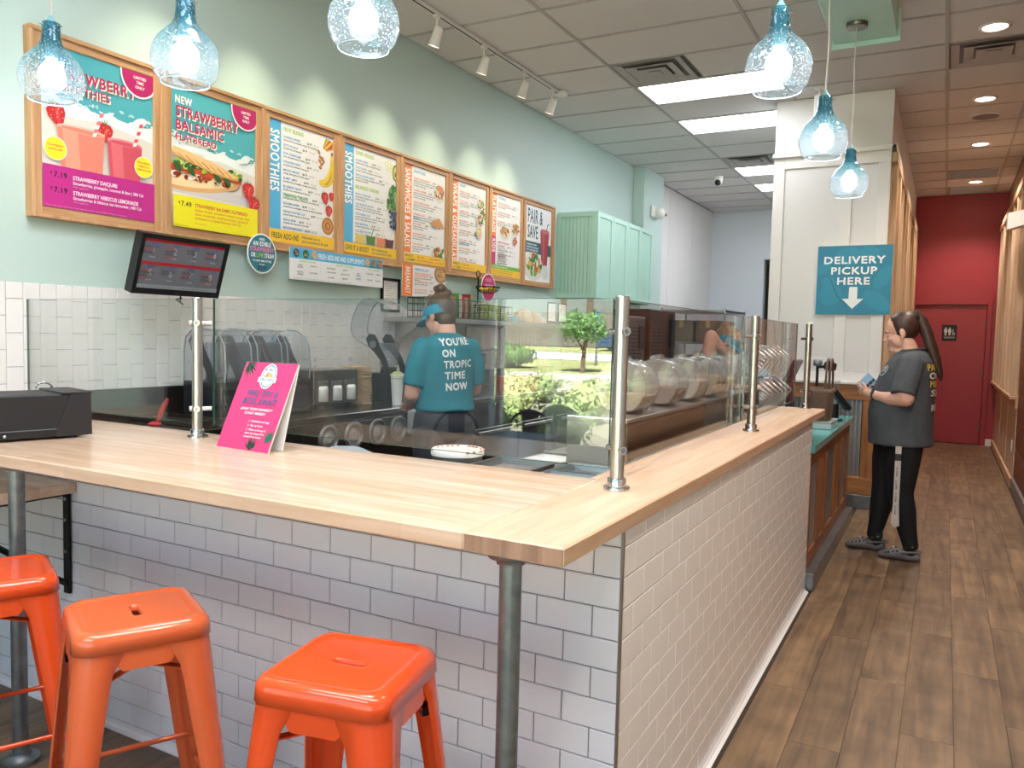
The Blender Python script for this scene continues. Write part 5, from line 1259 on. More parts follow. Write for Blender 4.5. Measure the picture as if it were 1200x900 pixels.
for k, (y, s) in enumerate(((6.52, 1.0), (6.74, .8))):
    t = thing('folded_cap', ['tan cloth cap on the wall shelf next to the blue visor', 'tan cloth cap on the wall shelf, farther from the blue visor'][k], 'cap', (-3.48, y, 1.586), group='tan caps on the shelf')
    MB().lathe((-3.48, y, 1.588), [(.1*s, 0), (.1*s, .03), (.085*s, .085*s), (.05*s, .12*s), (0, .13*s)], 18, sy=.9).build('crown', M_CLOTH, t)
    MB().prism([(-.06, 0), (-.035, .055), (0, .065), (.035, .055), (.06, 0)], (-3.39, y, 1.59), (0, 1, 0), (1, 0, 0), (0, 0, 1), .006).build('brim', M_CLOTH, t)
for k, y in enumerate((7.02, 7.26)):
    t = thing('paper_holder', ['white paper sheet in a black stand on the wall shelf, left one', 'white paper sheet in a black stand on the wall shelf, right one'][k], 'paper holder', (-3.42, y, 1.586), group='paper holders on the shelf')
    MB().box(-3.44, -3.40, y-.08, y+.08, 1.587, 1.6).build('foot', M_BLKMET, t); MB().box(-3.426, -3.42, y-.095, y+.095, 1.6, 1.80, bev=.002).build('back_board', M_BLKMET, t)
    MB().box(-3.4195, -3.417, y-.078, y+.078, 1.615, 1.785).build('sheet', M_PAPER, t)

t = thing('towel_dispenser', 'white paper towel dispenser on the wall under the shelf', 'dispenser', (XL+.1, 5.98, 1.28))
MB().box(XL+.011, XL+.2, 5.84, 6.13, 1.33, 1.545, bev=.02).build('cover', M_WPLAS, t); MB().box(XL+.02, XL+.19, 5.86, 6.11, 1.325, 1.332).build('mouth', M_GREY, t)
t = thing('soap_dispenser', 'grey soap dispenser on the tile below the towel dispenser', 'dispenser', (XL+.08, 6.0, 1.16)); MB().box(XL+.0105, XL+.11, 5.94, 6.06, 1.165, 1.30, bev=.015).build('body', mat('soap grey', '#a5a8ab', .35), t); MB().box(XL+.06, XL+.125, 5.96, 6.04, 1.175, 1.2, bev=.008).build('push_bar', M_WPLAS, t)
t = thing('faucet', 'chrome gooseneck faucet on the back counter behind the worker', 'faucet', (-3.45, 5.45, ZC))
MB().tube([(-3.5, 5.45, ZC+.02)]+[(-3.5+.075*(1-math.cos(a)), 5.45+.06*(1-math.cos(a)), ZC+.22+.075*math.sin(a)) for a in [PI*i/12 for i in range(13)]]+[(-3.35, 5.57, ZC+.16)], .011, 10).build('spout', M_CHROME, t)
MB().lathe((-3.5, 5.45, ZC), [(.0, .0005), (.028, .0005), (.028, .015), (.014, .03), (.012, .04)], 18).build('base', M_CHROME, t)
for s in (-1, 1): MB().tube([(-3.5, 5.45+s*.02, ZC+.03), (-3.49, 5.45+s*.09, ZC+.05)], .007, 8).build('handle', M_CHROME, t)
t = thing('red_tub', 'red plastic tub on the back counter near the faucet', 'tub', (-3.15, 5.85, ZC)); MB().loft([[(-3.15+a*x, 5.85+b_*y, ZC+z) for x, y in ((-1, -1), (1, -1), (1, 1), (-1, 1))] for z, a, b_ in ((.001, .11, .14), (.12, .125, .16), (.12, .118, .152), (.01, .104, .133))], False).build('tub', mat('red plastic', '#b3262f', .4), t); MB().box(-3.285, -3.015, 5.68, 6.02, ZC+.112, ZC+.121).build('rim', mat('red plastic', '#b3262f', .4), t)
t = thing('ticket_printer', 'grey ticket printer box on a bracket at the counter front beside the worker', 'printer', (-2.86, 4.13, .83))
MB().box(-2.955, -2.80, 4.02, 4.25, .83, .985, bev=.008).build('case', mat('printer grey', '#a5a6a6', .4), t); MB().box(-2.801, -2.797, 4.06, 4.20, .885, .96, bev=.001).build('window', M_BLACK, t); MB().box(-2.801, -2.798, 4.04, 4.23, .84, .868, bev=.001).build('slot', M_GREY, t)
MB().box(-2.9575, -2.84, 4.08, 4.19, .822, .83).build('bracket', M_STEEL, t)
# mint wall cabinets
cb = thing('wall_cabinet', 'mint green beadboard wall cabinet with four doors', 'cabinet', (-3.46, 8.53, 1.876))
MB().box(XL+.001, -3.245, 7.675, 9.40, 1.876, 2.775).build('carcass', M_MINT, cb)
def beadpanel(name, O, U, V, N, w, h, n, root):
    f = .05; b = MB(); O, U, V, N = map(Vector, (O, U, V, N))
    for r in ([(0, 0), (w, 0), (w, f), (0, f)], [(0, h-f), (w, h-f), (w, h), (0, h)], [(0, f), (f, f), (f, h-f), (0, h-f)], [(w-f, f), (w, f), (w, h-f), (w-f, h-f)]): b.prism(r, O, U, V, N, .02)
    d = b.build(name, M_MINT, root); bw = (w-2*f)/n; p = MB()
    p.prism([(0, 0), (bw-.005, 0), (bw-.005, h-2*f), (0, h-2*f)], (0, 0, 0), U, V, N, .010); me = p.mesh('bead', M_MINT)
    for k in range(n): put('bead', me, d, O+U*(f+bw*k+.0025)+V*f)
    return d
beadpanel('side_panel', (XL+.001, 7.675, 1.876), (1, 0, 0), (0, 0, 1), (0, -1, 0), .445, .899, 8, cb)
for k in range(4): beadpanel('door', (-3.245, 7.66+.437*k, 1.88), (0, 1, 0), (0, 0, 1), (1, 0, 0), .432, .89, 7, cb)
# ovens beyond
for k, (y0, y1, c, lb) in enumerate(((7.75, 8.45, '#77726e', 'grey louvred oven on the back counter below the mint cabinet'), (8.6, 9.55, '#5b4a44', 'dark brown steel oven with vent slots behind the jars'))):
    t = thing('countertop_oven', lb, 'oven', (-3.3, (y0+y1)/2, 1.0)); z1 = 1.70 if k == 0 else 1.80
    MB().box(XL+.05, -2.95, y0, y1, 1.02, z1, bev=.01).build('case', mat('oven case %d' % k, c, .3, .8), t)
    b = MB()
    for r in range(9): 
        for q in range(3): b.box(-2.951, -2.946, y0+.1+q*.18, y0+.22+q*.18, 1.25+r*.04, 1.262+r*.04)
    for r in range(9):
        for q in range(2): b.box(-3.5+q*.25, -3.35+q*.25, y0-.003, y0+.001, 1.25+r*.04, 1.262+r*.04)
    tag(b.build('vent_slots', M_BLKMET, t), kind='stuff')
    MB().box(-2.95, -2.93, y1-.22, y1-.04, 1.35, z1-.1, bev=.004).build('control_panel', M_BLACK, t)
    for y in (y0+.06, y1-.06): MB().cyl((-3.2, y, .999), (-3.2, y, 1.022), .02, n=10).build('foot', M_BLACK, t)
t = thing('oven_table', 'stainless table under the ovens', 'table', (-3.3, 8.7, 0)); MB().box(XL+.02, -2.9, 7.65, 9.75, .96, .998, bev=.004).build('tabletop', M_STEEL, t)
for x in (XL+.06, -2.95):
    for y in (7.7, 9.7): MB().cyl((x, y, 0), (x, y, .96), .02, n=10).build('leg', M_STEEL, t)
MB().box(XL+.04, -2.93, 7.7, 9.7, .3, .33).build('lower_shelf', M_STEEL, t)
t = thing('storage_rack', 'steel rack of boxes in the room behind the counter', 'rack', (-3.1, 11.6, 0))
for x in (-3.6, -2.7):
    for y in (11.0, 12.2): MB().cyl((x, y, 0), (x, y, 1.9), .015, n=8).build('upright', M_STEEL, t)
for z in (.4, .9, 1.4, 1.85): MB().box(-3.61, -2.69, 10.99, 12.21, z, z+.03).build('shelf', M_STEEL, t)
for i in range(8):
    x, y, z = -2.93-.38*(i % 2), 11.2+.5*((i//2) % 2), (.931, 1.431)[i//4]
    t = thing('carton', 'brown carton on the steel rack, %s shelf, %s' % (['middle', 'upper'][i//4], ['front near', 'back near', 'front far', 'back far'][i % 4]), 'box', (x, y, z), group='cartons on the steel rack')
    MB().box(x-.17, x+.17, y-.2, y+.2, z, z+.3, bev=.004).build('carton', mat('carton', '#7a6c60', .8, var=(4, .2)), t); MB().box(x-.03, x+.03, y-.201, y+.201, z+.2, z+.3015).build('tape', mat('tape', '#b79c6d', .4), t)

# ------------------------------------------------------------------ prep table inside the bar
ZP = .93
t = thing('prep_table', 'stainless prep table behind the bar counter', 'table', (-1.29, 3.8, 0))
MB().box(-1.62, -.95, 2.35, 5.24, ZP-.03, ZP, bev=.004).build('worktop', M_STEEL, t)
MB().box(-1.6, -1.0, 2.4, 5.2, .12, ZP-.031).build('cabinet', mat('dark door steel', '#48443f', .28, .9), t)
MB().box(-1.55, -1.05, 2.45, 5.15, 0, .12).build('plinth', M_BLACK, t)
def pan(x, y, w, d, lb, fill=None):
    t = thing('food_pan', lb, 'food pan', (x, y, ZP), group='stainless food pans on the prep table'); b = MB()
    w2, d2 = w/2, d/2
    rings = [[(x+sx*a, y+sy*c, z) for sx, sy in ((-1, -1), (1, -1), (1, 1), (-1, 1))] for a, c, z in ((w2-.02, d2-.02, ZP+.003), (w2-.012, d2-.012, ZP+.05), (w2, d2, ZP+.052), (w2, d2, ZP+.055), (w2-.014, d2-.014, ZP+.055), (w2-.024, d2-.024, ZP+.006))]
    b.loft(rings, False, True).build('pan', M_STEEL, t)
    MB().box(x-w2+.025, x+w2-.025, y-d2+.025, y+d2-.025, ZP+.0062, ZP+.03).build('contents', mat('pan contents '+str(fill), fill or '#5a544e', .6, var=(30, .3)), t)
pan(-1.12, 2.47, .26, .20, 'stainless food pan in the inner corner by the nearest post', '#56504a'); pan(-1.12, 2.68, .26, .20, 'stainless food pan second from the inner corner', '#6a655c'); pan(-1.42, 2.57, .26, .36, 'stainless food pan between the white bucket and the corner pan', '#7d7a76')
t = thing('bucket', 'white plastic bucket with splashed lid behind the counter edge', 'bucket', (-1.79, 2.80, .8005))
MB().lathe((-1.79, 2.80, .8005), [(0, .001), (.093, .001), (.093, .001), (.106, .16), (.109, .16), (.109, .172)], 32).build('body', M_WPLAS, t)
MB().lathe((-1.79, 2.80, .8005), [(.113, .162), (.113, .182), (.107, .188), (.107, .188), (.10, .182), (.0, .184)], 32).build('lid', mat('white lid', '#eceae6', .4), t)
b = MB(); R = random.Random(8)
for k in range(20):
    a = R.random()*2*PI; b.ball((-1.79+.108*math.cos(a), 2.80+.108*math.sin(a), .8005+.183), .005+.009*R.random(), None, .004, 8, 5)
tag(b.build('sauce_splashes', mat('sauce brown', '#a8622c', .5), t), kind='stuff')
for k in range(3):
    t = thing('menu_sheet', ['white printed sheet on top of the small pile beside the bucket', 'white printed sheet in the middle of the small pile', 'white printed sheet at the bottom of the small pile'][k], 'paper', (-1.485, 2.99, ZP+.004*(2-k)), rz=math.radians(-6+4*k), group='printed sheets by the bucket')
    MB().box(-.09, .09, -.16, .16, .0005, .0035).build('sheet', M_PAPER, t, True)
    F = Flat((-.09, -.16, .0036), (1, 0, 0), (0, 1, 0), .00005)
    for j in range(12): F.rect(.015, .03+.022*j, .05+.1*((j*29+k) % 10)/10*.9, .034+.022*j, '#8d8f92' if j % 4 else '#c0565a')
    if k == 0: F.build('print', t, local=True)
t = thing('acrylic_lid', 'clear acrylic lid standing open over the prep table', 'lid', (-1.455, 3.25, ZP))
MB().box(-.145, .145, -.004, .004, .001, .30, bev=.002).build('panel', M_ACRYL, t, True); MB().box(-.15, .15, -.012, .012, .0005, .012, bev=.002).build('hinge_bar', M_STEEL, t, True)
# shelf riser with topping jars
XS0, XS1, ZS = -1.29, -1.035, 1.165
t = thing('jar_riser', 'stainless riser shelf holding the row of topping jars', 'shelf', (-1.23, 3.95, ZP))
MB().box(XS0, XS1, 2.80, 5.20, ZS-.02, ZS, bev=.004).build('shelf_top', M_STEEL, t)
MB().box(XS1-.012, XS1-.001, 2.81, 5.19, ZP+.001, ZS-.02).build('front_panel', mat('steel with painted brown reflection', '#8a7462', .3, .9), t)  # plain stainless front; its brown reflection is put into the base colour
MB().box(XS0+.001, XS0+.012, 2.81, 5.19, ZP+.001, ZS-.02).build('back_panel', M_STEEL, t)
MB().box(XS0+.012, XS1-.012, 2.81, 2.82, ZP+.001, ZS-.02).build('end_panel', M_STEEL, t)
fills = [('#bfa98c', -.03, 'tan powder'), ('#a08671', -.02, 'brown cereal'), ('#dccfbc', .0, 'cream flakes'), ('#c8b184', .01, 'oat flakes'), ('#cdb98c', -.02, 'pale yellow crumbs'), ('#f0ece2', -.03, 'white coconut')]
M_JAR = glass('clear jar plastic', (.95, .95, .95), 1.3, ior=1.46, haze=.15, hazecol=(.85, .83, .81))
JY = [3.12, 3.56, 3.93, 4.29, 4.61, 5.03]; Rj = .112
for k, (col, lv, nm) in enumerate(fills):
    y = JY[k]; xc = -1.16; zc = ZS+.100; d = .20 if k < 5 else .17
    t = thing('topping_jar', 'clear round topping jar filled with %s on the steel riser' % nm, 'jar', (xc, y, ZS), group='round topping jars')
    # outline: circle cut by a flat foot, tilted slightly towards the aisle
    out = [(Rj*math.cos(a), Rj*math.sin(a)) for a in [math.radians(-58+296*i/30) for i in range(31)]]
    out = [(u, max(v, -.095)) for u, v in out]
    b = MB(); O = Vector((xc, y-d/2, zc))
    q = lambda s, yy: [(xc+u*s, yy, zc+v*s) for u, v in out]
    b.loft([q(.90, y-d/2), q(.965, y-d/2+.008), q(1, y-d/2+.022), q(1, y+d/2-.022), q(.965, y+d/2-.008), q(.90, y+d/2)], True, True)
    j = b.build('jar_shell', M_JAR, t)
    MB().tube(q(1.005, y-d/2+.02), .0032, 6, True).tube(q(1.005, y+d/2-.02), .0032, 6, True).build('jar_rim', M_ACRYL, j)
    fl_ = [(u*.93, min(v*.93, lv)) for u, v in out]
    b = MB(); f0 = [(xc+u, y-d/2+.012, zc+v) for u, v in fl_]; f1 = [(xc+u, y+d/2-.012, zc+v+.0) for u, v in fl_]
    b.loft([f0, f1], False, True); b.build('filling', mat('filling '+nm, col, .85, var=(160, .35), bump=None), t)
    b = MB(); R = random.Random(k)
    for i in range(26): b.ball((xc+(R.random()-.5)*.15, y+(R.random()-.5)*(d-.05), zc+lv), .012+.012*R.random(), None, .007, 7, 5)
    tag(b.build('filling_heap', mat('filling '+nm, col, .85), t), kind='stuff')
    MB().prism([(-.03, 0), (.03, 0), (.02, .025), (-.02, .02)], (xc-.02, y-.03, zc+Rj-.004), (1, 0, 0), (0, 0, 1), (0, 1, 0), .06).build('lid_flap', M_ACRYL, t)
def rack(name, label, y, z, n, s):
    t = thing(name, label, 'rack', (-1.10, y, z-.1), group='chrome frames at the end of the jar row')
    base = [(-s, -s), (s, -s), (s, s), (-s, s)]
    R = Matrix.Rotation(math.radians(38), 3, 'Y')
    b = MB(); b.tube([R @ Vector((u, 0, v)) for u, v in [(-s, -s*.9), (-s, s*.9), (-s*.9, s), (s*.9, s), (s, s*.9), (s, -s*.9), (s*.9, -s), (-s*.9, -s)]], .0095, 7, True)
    b.tube([R @ Vector((-s, .0, 0)), R @ Vector((s, .0, 0))], .005, 6); me = b.mesh('wire_frame', mat('bright satin steel', '#e9e9e7', .35, .7))
    b = MB(); b.prism([(-s*.95, -s*.95), (s*.95, -s*.95), (s*.95, s*.95), (-s*.95, s*.95)], (0, .004, 0), tuple(R @ Vector((1, 0, 0))), tuple(R @ Vector((0, 0, 1))), (0, 1, 0), .0015); me2 = b.mesh('pocket', M_ACRYL)
    for k in range(0, n, 2): put('wire_frame', me, t, (-1.10, y+k*.085, z)); pass
    MB().tube([(-1.10, y-.02, z-s*1.37), (-1.10, y+n*.085, z-s*1.37)], .005, 8).build('rail', M_CHROME, t)
rack('wire_rack', 'upper row of tilted chrome wire frames beside the white coconut jar', 5.26, 1.335, 11, .076)
rack('wire_rack', 'lower row of tilted chrome wire frames beside the white coconut jar', 5.30, 1.10, 11, .076)
t = thing('rack_stand', 'steel stand carrying the rows of chrome frames', 'stand', (-1.10, 5.7, .862))
MB().box(-1.24, -.97, 5.29, 6.2, .863, .88).build('base', M_STEEL, t); MB().box(-1.245, -1.235, 5.29, 6.2, ZP+.3, ZP+.315).build('rail', M_STEEL, t)
for y in (5.32, 6.17): MB().cyl((-1.24, y, .88), (-1.24, y, ZP+.305), .006, n=8).build('upright', M_STEEL, t)
# odds and ends left of the back counter
t = thing('red_scoop', 'red plastic handle sticking up behind the counter at left', 'scoop', (-3.2, 2.45, 1.0))
MB().tube([(-3.22, 2.42, 1.02), (-3.20, 2.44, 1.09), (-3.19, 2.46, 1.135)], [.010, .012, .009], 10).build('handle', mat('red plastic', '#c8343a', .35), t); MB().ball((-3.225, 2.415, 1.016), .03, .03, .012).build('bowl', mat('red plastic', '#c8343a', .35), t)
t = thing('steel_tray', 'dark steel tray on the back counter at left', 'tray', (-3.3, 2.35, 1.0)); 
b = MB(); b.box(-3.55, -3.05, 2.52, 2.70, 1.001, 1.012, bev=.002)
for a in ((-3.55, -3.05, 2.52, 2.53), (-3.55, -3.05, 2.69, 2.70), (-3.55, -3.54, 2.53, 2.69), (-3.06, -3.05, 2.53, 2.69)): b.box(*a, 1.012, 1.03)
b.build('tray', M_DKSTEEL, t)
t = thing('bagged_cups', 'pale blue plastic wrapped bundle low behind the front counter', 'bundle', (-2.35, 2.75, .0)); 
MB().loft([[(-2.35+.17*s*math.cos(a)*(1+.06*math.sin(5*a)), 2.75+.11*s*math.sin(a)*(1+.08*math.cos(4*a)), z) for a in [2*PI*i/20 for i in range(20)]] for z, s in ((.801, .8), (.82, 1), (.88, 1.02), (.92, .9), (.945, .5))]).build('bundle', mat('pale blue wrap', '#9fb3bf', .3, bump=(30, .5)), t)
t = thing('low_freezer', 'dark low freezer cabinet between the counters', 'freezer', (-2.13, 2.75, 0)); MB().box(-2.62, -1.64, 2.5, 3.05, .06, .80, bev=.006).build('case', mat('dark freezer', '#2c2a29', .3, .5), t); MB().box(-2.62, -1.64, 3.05, 3.07, .1, .78, bev=.003).build('door', mat('dark door steel', '#48443f', .28, .9), t)
for x in (-2.55, -1.72):
    for y in (2.55, 3.0): MB().cyl((x, y, 0), (x, y, .06), .02, n=8).build('foot', M_BLACK, t)
# ================================================================== REGISTER COUNTER
rc = thing('register_counter', 'wooden register counter with turquoise top at the end of the tiled wall', 'counter', (-1.0, 5.95, 0))
MB().prism([(-.93, 4.86), (-.64, 4.86), (-.64, 7.12), (-1.28, 7.12), (-1.28, 5.26), (-.93, 5.26)], (0, 0, .822), (1, 0, 0), (0, 1, 0), (0, 0, 1), .04).build('worktop', mat('turquoise laminate', '#45a09f', .18, coat=.4), rc, label='turquoise laminate top')
M_RUST = wood('reddish pine', '#a0663c', '#754327', 'Z', .45); M_RUSTY = wood('reddish pine rail', '#9b6239', '#704026', 'Y', .45)
MB().box(-1.25, -.685, 5.28, 7.05, .1, .82).box(-.92, -.685, 4.875, 5.28, .1, .82).build('carcass', M_RUST, rc)
for z0, z1 in ((.735, .82), (.11, .20)): MB().box(-.685, -.665, 4.875, 7.05, z0, z1, bev=.002).build('rail', M_RUSTY, rc)
for y in (4.875, 5.27, 5.62, 6.12, 6.50, 6.94): MB().box(-.685, -.664, y, y+(.11 if y != 5.27 else .12), .20, .735, bev=.002).build('stile', M_RUST, rc)
for y0, y1 in ((4.985, 5.27), (5.73, 6.12), (6.61, 6.94)):
    b = MB(); n = 30
    P = [(-.681+.004*math.cos(i*PI/1.5), y0+(y1-y0)*i/n) for i in range(n+1)]
    b.add([(x, y, .2) for x, y in P]+[(x, y, .735) for x, y in P], [(i, i+1, n+2+i, n+1+i) for i in range(n)]); b.build('corrugated_panel', mat('corrugated zinc', '#b4b6b8', .35, .8), rc)
for y0, y1 in ((5.39, 5.62), (6.23, 6.50)):
    for k in range(3): MB().box(-.685, -.672, y0+.002, y1-.002, .2+k*.178, .2+(k+1)*.178-.003, bev=.002).build('board', M_RUST, rc)
MB().box(-.70, -.612, 4.87, 7.08, 0, .105, bev=.004).build('kick_plate', mat('zinc kick plate', '#8e9093', .35, .8, var=(20, .2)), rc)
ZR = .862
t = thing('woven_handbag', 'brown woven handbag with tall loop handles on the register counter', 'bag', (-.755, 6.05, ZR))
M_BAG = mat('brown weave', '#6d5344', .8, bump=(140, .8), var=(90, .35))
MB().loft([[(-.765+.075*s*(1 if abs(math.cos(a)) > 1 else math.copysign(abs(math.cos(a))**.6, math.cos(a))), 6.05+.15*s*math.copysign(abs(math.sin(a))**.6, math.sin(a)), z) for a in [2*PI*i/28 for i in range(28)]] for z, s in ((ZR+.051, .86), (ZR+.10, .96), (ZR+.25, 1.0), (ZR+.28, .97), (ZR+.275, .9), (ZR+.12, .86))]).build('body', M_BAG, t)
for x in (-.735, -.71): MB().tube([(x, 6.05-.10*math.cos(a)+.02, ZR+.25+.24*math.sin(a)) for a in [PI*i/16 for i in range(17)]], .0075, 8).build('handle', mat('bag handle brown', '#5c463b', .6), t)
MB().ball((-.693, 6.16, ZR+.255), .009).ball((-.693, 5.97, ZR+.255), .009).build('rivet', mat('brass', '#a88642', .3, 1), t)
t = thing('bag_riser', 'pale grey box under the woven handbag', 'box', (-.77, 6.02, ZR)); MB().box(-.865, -.672, 5.86, 6.24, ZR+.001, ZR+.048, bev=.003).build('box', mat('pale grey blue box', '#b3c3c8', .4), t); MB().box(-.867, -.670, 5.858, 6.242, ZR+.04, ZR+.05, bev=.002).build('lid', mat('grey box lid', '#8b9694', .5), t)
t = thing('card_terminal', 'black card terminal tilted on a stand on the register counter', 'card terminal', (-.72, 6.62, ZR))
MB().cyl((-.74, 6.62, ZR+.012), (-.74, 6.62, ZR+.13), .03, n=16).lathe((-.74, 6.62, ZR), [(0, .001), (.06, .001), (.06, .012), (.03, .014)], 20).build('stand', M_BLACK, t)
R = Matrix.Rotation(math.radians(28), 3, 'Z') @ Matrix.Rotation(math.radians(50), 3, 'Y')
c = (-.70, 6.62, ZR+.165)
MB().box(c[0]-.10, c[0]+.10, c[1]-.045, c[1]+.045, c[2]-.02, c[2]+.02, bev=.008, R=R, c=c).build('case', M_BLACK, t)
b = MB(); b.box(c[0]-.085, c[0]-.005, c[1]-.034, c[1]+.034, c[2]+.0195, c[2]+.0212, R=R, c=c); b.build('screen', mat('terminal screen', '#8a95a4', .2, emit=.15), t)
b = MB()
for i in range(4):
    for j in range(3): b.box(c[0]+.012+.018*i, c[0]+.024+.018*i, c[1]-.03+.022*j, c[1]-.014+.022*j, c[2]+.0195, c[2]+.022, R=R, c=c)
b.build('keypad', mat('key grey', '#4a4c50', .5), t)
t = thing('brochure_holder', 'clear acrylic holder on the register counter behind the terminal', 'holder', (-.80, 6.80, ZR))
MB().box(-.86, -.735, 6.88, 6.885, ZR+.001, ZR+.30).box(-.86, -.735, 6.93, 6.935, ZR+.001, ZR+.14).box(-.86, -.856, 6.885, 6.93, ZR+.001, ZR+.2).box(-.739, -.735, 6.885, 6.93, ZR+.001, ZR+.2).box(-.86, -.735, 6.885, 6.93, ZR+.001, ZR+.005).build('holder', M_ACRYL, t)
for x in (-.85, -.745): MB().box(x-.012, x+.012, 6.875, 6.89, ZR+.25, ZR+.30, bev=.003).build('clip', M_ACRYL, t)
t = thing('register_screen', 'dark register screen tilted back, beside the last steel post', 'register', (-1.02, 6.75, ZR))
MB().prism([(-.09, 0), (.09, 0), (.03, .02), (.015, .24), (-.02, .24), (-.03, .02)], (-1.10, 6.72, ZR+.001), (1, 0, 0), (0, 0, 1), (0, 1, 0), .1).build('stand', M_BLACK, t)
R = Matrix.Rotation(math.radians(24), 3, 'Y'); c = (-1.10, 6.77, ZR+.34)
MB().box(c[0]-.016, c[0]+.016, c[1]-.17, c[1]+.17, c[2]-.12, c[2]+.13, bev=.006, R=R, c=c).build('case', mat('register maroon', '#4a2229', .35), t)
MB().box(c[0]-.018, c[0]-.0155, c[1]-.15, c[1]+.15, c[2]-.10, c[2]+.11, R=R, c=c).build('screen', M_BLACK, t)
t = thing('barcode_scanner', 'black camera scanner on a short arm at the register', 'scanner', (-.88, 6.62, ZR))
MB().cyl((-.88, 6.62, ZR+.01), (-.88, 6.62, ZR+.42), .011, n=10).lathe((-.88, 6.62, ZR), [(0, .001), (.05, .001), (.05, .01), (.011, .013)], 18).build('stand', M_BLACK, t)
MB().tube([(-.88, 6.62, ZR+.41), (-.82, 6.60, ZR+.42)], .010, 8).build('arm', M_BLACK, t); MB().box(-.83, -.74, 6.56, 6.64, ZR+.39, ZR+.455, bev=.012, R=Matrix.Rotation(.15, 3, 'Y')).build('head', M_BLACK, t)
MB().lathe((-.88, 6.62, ZR+.445), [(0, -.03), (.03, -.024), (.036, 0), (.03, .024), (0, .03)], 16).build('knob', mat('knob grey', '#8b9097', .3, .5), t)
t = thing('receipt_printer', 'black receipt printer behind the last glass post', 'printer', (-.82, 6.42, ZR)); MB().box(-.90, -.79, 6.29, 6.52, ZR+.001, ZR+.20, bev=.012).build('case', M_BLACK, t); MB().box(-.88, -.81, 6.33, 6.48, ZR+.199, ZR+.204).build('paper_slot', M_GREY, t)
t = thing('wall_outlet', 'double white wall outlet on the white pillar above the wainscot', 'outlet', (-1.02, 7.72, 1.27))
MB().box(-1.10, -.95, 7.712, 7.7195, 1.21, 1.33, bev=.002).build('plate', M_WPLAS, t)
for x in (-1.06, -.99): MB().box(x-.015, x+.015, 7.709, 7.7125, 1.225, 1.315, bev=.002).build('socket', mat('outlet grey', '#cfcecb', .4), t)
# delivery sign
t = thing('delivery_sign', 'teal delivery pickup sign with white arrow on the white pillar', 'sign', (-.75, 7.695, 1.725))
MB().box(-1.065, -.447, 7.694, 7.7045, 1.725, 2.34, bev=.002).build('board', M_WPLAS, t)
F = Flat((-1.065, 7.6935, 1.725), (1, 0, 0), (0, 0, 1)); W, H = .618, .615
F.rect(0, 0, W, H, '#17809f')
for (u, v, a, b_, r) in ((.12, .17, .10, .09, .4), (.10, .29, .06, .05, .2), (.26, .52, .10, .085, 0), (.55, .33, .12, .06, 1.0), (.50, .12, .13, .07, -.6), (.42, .545, .09, .06, .2), (.06, .42, .08, .045, .8)):
    P = [(u+a*math.cos(q)*math.cos(r)-b_*math.sin(q)*math.sin(r), v+a*math.cos(q)*math.sin(r)+b_*math.sin(q)*math.cos(r)) for q in [2*PI*i/26 for i in range(26)]]
    F.poly([(min(W, max(0, x)), min(H, max(0, y))) for x, y in P], '#1f8cab')
F.poly([(W*.17, .33), (W*.19, .33), (W*.30, .17), (W*.45, .06), (W*.44, .05), (W*.28, .16)], '#15748f')
for s, v, w in (('DELIVERY', .455, .50), ('PICKUP', .36, .375), ('HERE', .268, .265)): F.text(s, W*.5, v, .062, '#eef3f5', w=w, al='C', bold=.05)
F.poly([(W*.45, .245), (W*.56, .245), (W*.56, .14), (W*.645, .14), (W*.5, .05), (W*.355, .14), (W*.445, .14)], '#eef3f5')
F.build('print', t)

# ================================================================== PEOPLE
def solid(b, name, m, root, voxel, smooth=4):
    """closed volumes -> one continuous surface"""
    o = b.build(name, m, root, True)
    rm = o.modifiers.new('r', 'REMESH'); rm.mode = 'VOXEL'; rm.voxel_size = voxel; rm.use_smooth_shade = True
    if smooth: sm = o.modifiers.new('s', 'SMOOTH'); sm.factor = .5; sm.iterations = smooth
    dg = bpy.context.evaluated_depsgraph_get(); me = bpy.data.meshes.new_from_object(o.evaluated_get(dg))
    o.modifiers.clear(); old = o.data; o.data = me; me.name = name; bpy.data.meshes.remove(old)
    if not me.materials: me.materials.append(m)
    return o
def limb(b, pts, n=14):
    """tapered limb through (point, radius) joints"""
    P = [Vector(p) for p, r in pts]; r = [q for p, q in pts]
    for i in range(len(P)-1):
        b.cyl(P[i], P[i+1], r[i], r[i+1], n)
    for p, q in zip(P, r): b.ball(p, q, None, None, n, 9)
def torso(b, rings, n=28):
    b.loft([[(c+a*math.cos(q), s*math.sin(q), z) for q in [2*PI*i/n for i in range(n)]] for z, c, a, s in rings])
def hand(b, wrist, palm, fdir, tdir, curl, side):
    """palm ellipsoid, four unequal fingers bending along 'curl', thumb from the palm's side"""
    w, p, f, t, c = map(Vector, (wrist, palm, fdir, tdir, curl)); f.normalize(); t.normalize(); c.normalize()
    limb(b, [(w, .024), (w.lerp(p, .6), .026)])
    R = Matrix((f, t, f.cross(t))).transposed()
    b.ball(p, .045, .036, .016, 14, 9, R)
    for k, (L, o) in enumerate(((.068, .027), (.078, .009), (.072, -.009), (.056, -.027))):
        s = p+f*.034+t*o; d1 = (f*.8+c*.6).normalized(); m1 = s+d1*L*.42; d2 = (f*.25+c).normalized(); m2 = m1+d2*L*.32; d3 = (f*-.35+c).normalized(); e = m2+d3*L*.26
        limb(b, [(s, .0085), (m1, .0078), (m2, .0072), (e, .006)], 8)
    s = p-f*.015+t*.03; m1 = s+(t*.7+f*.6+c*.2).normalized()*.032; e = m1+(f*.9+c*.5).normalized()*.03
    limb(b, [(s, .012), (m1, .0095), (e, .0075)], 8)
SKIN = mat('skin', '#e0ac98', .5, var=(20, .08))
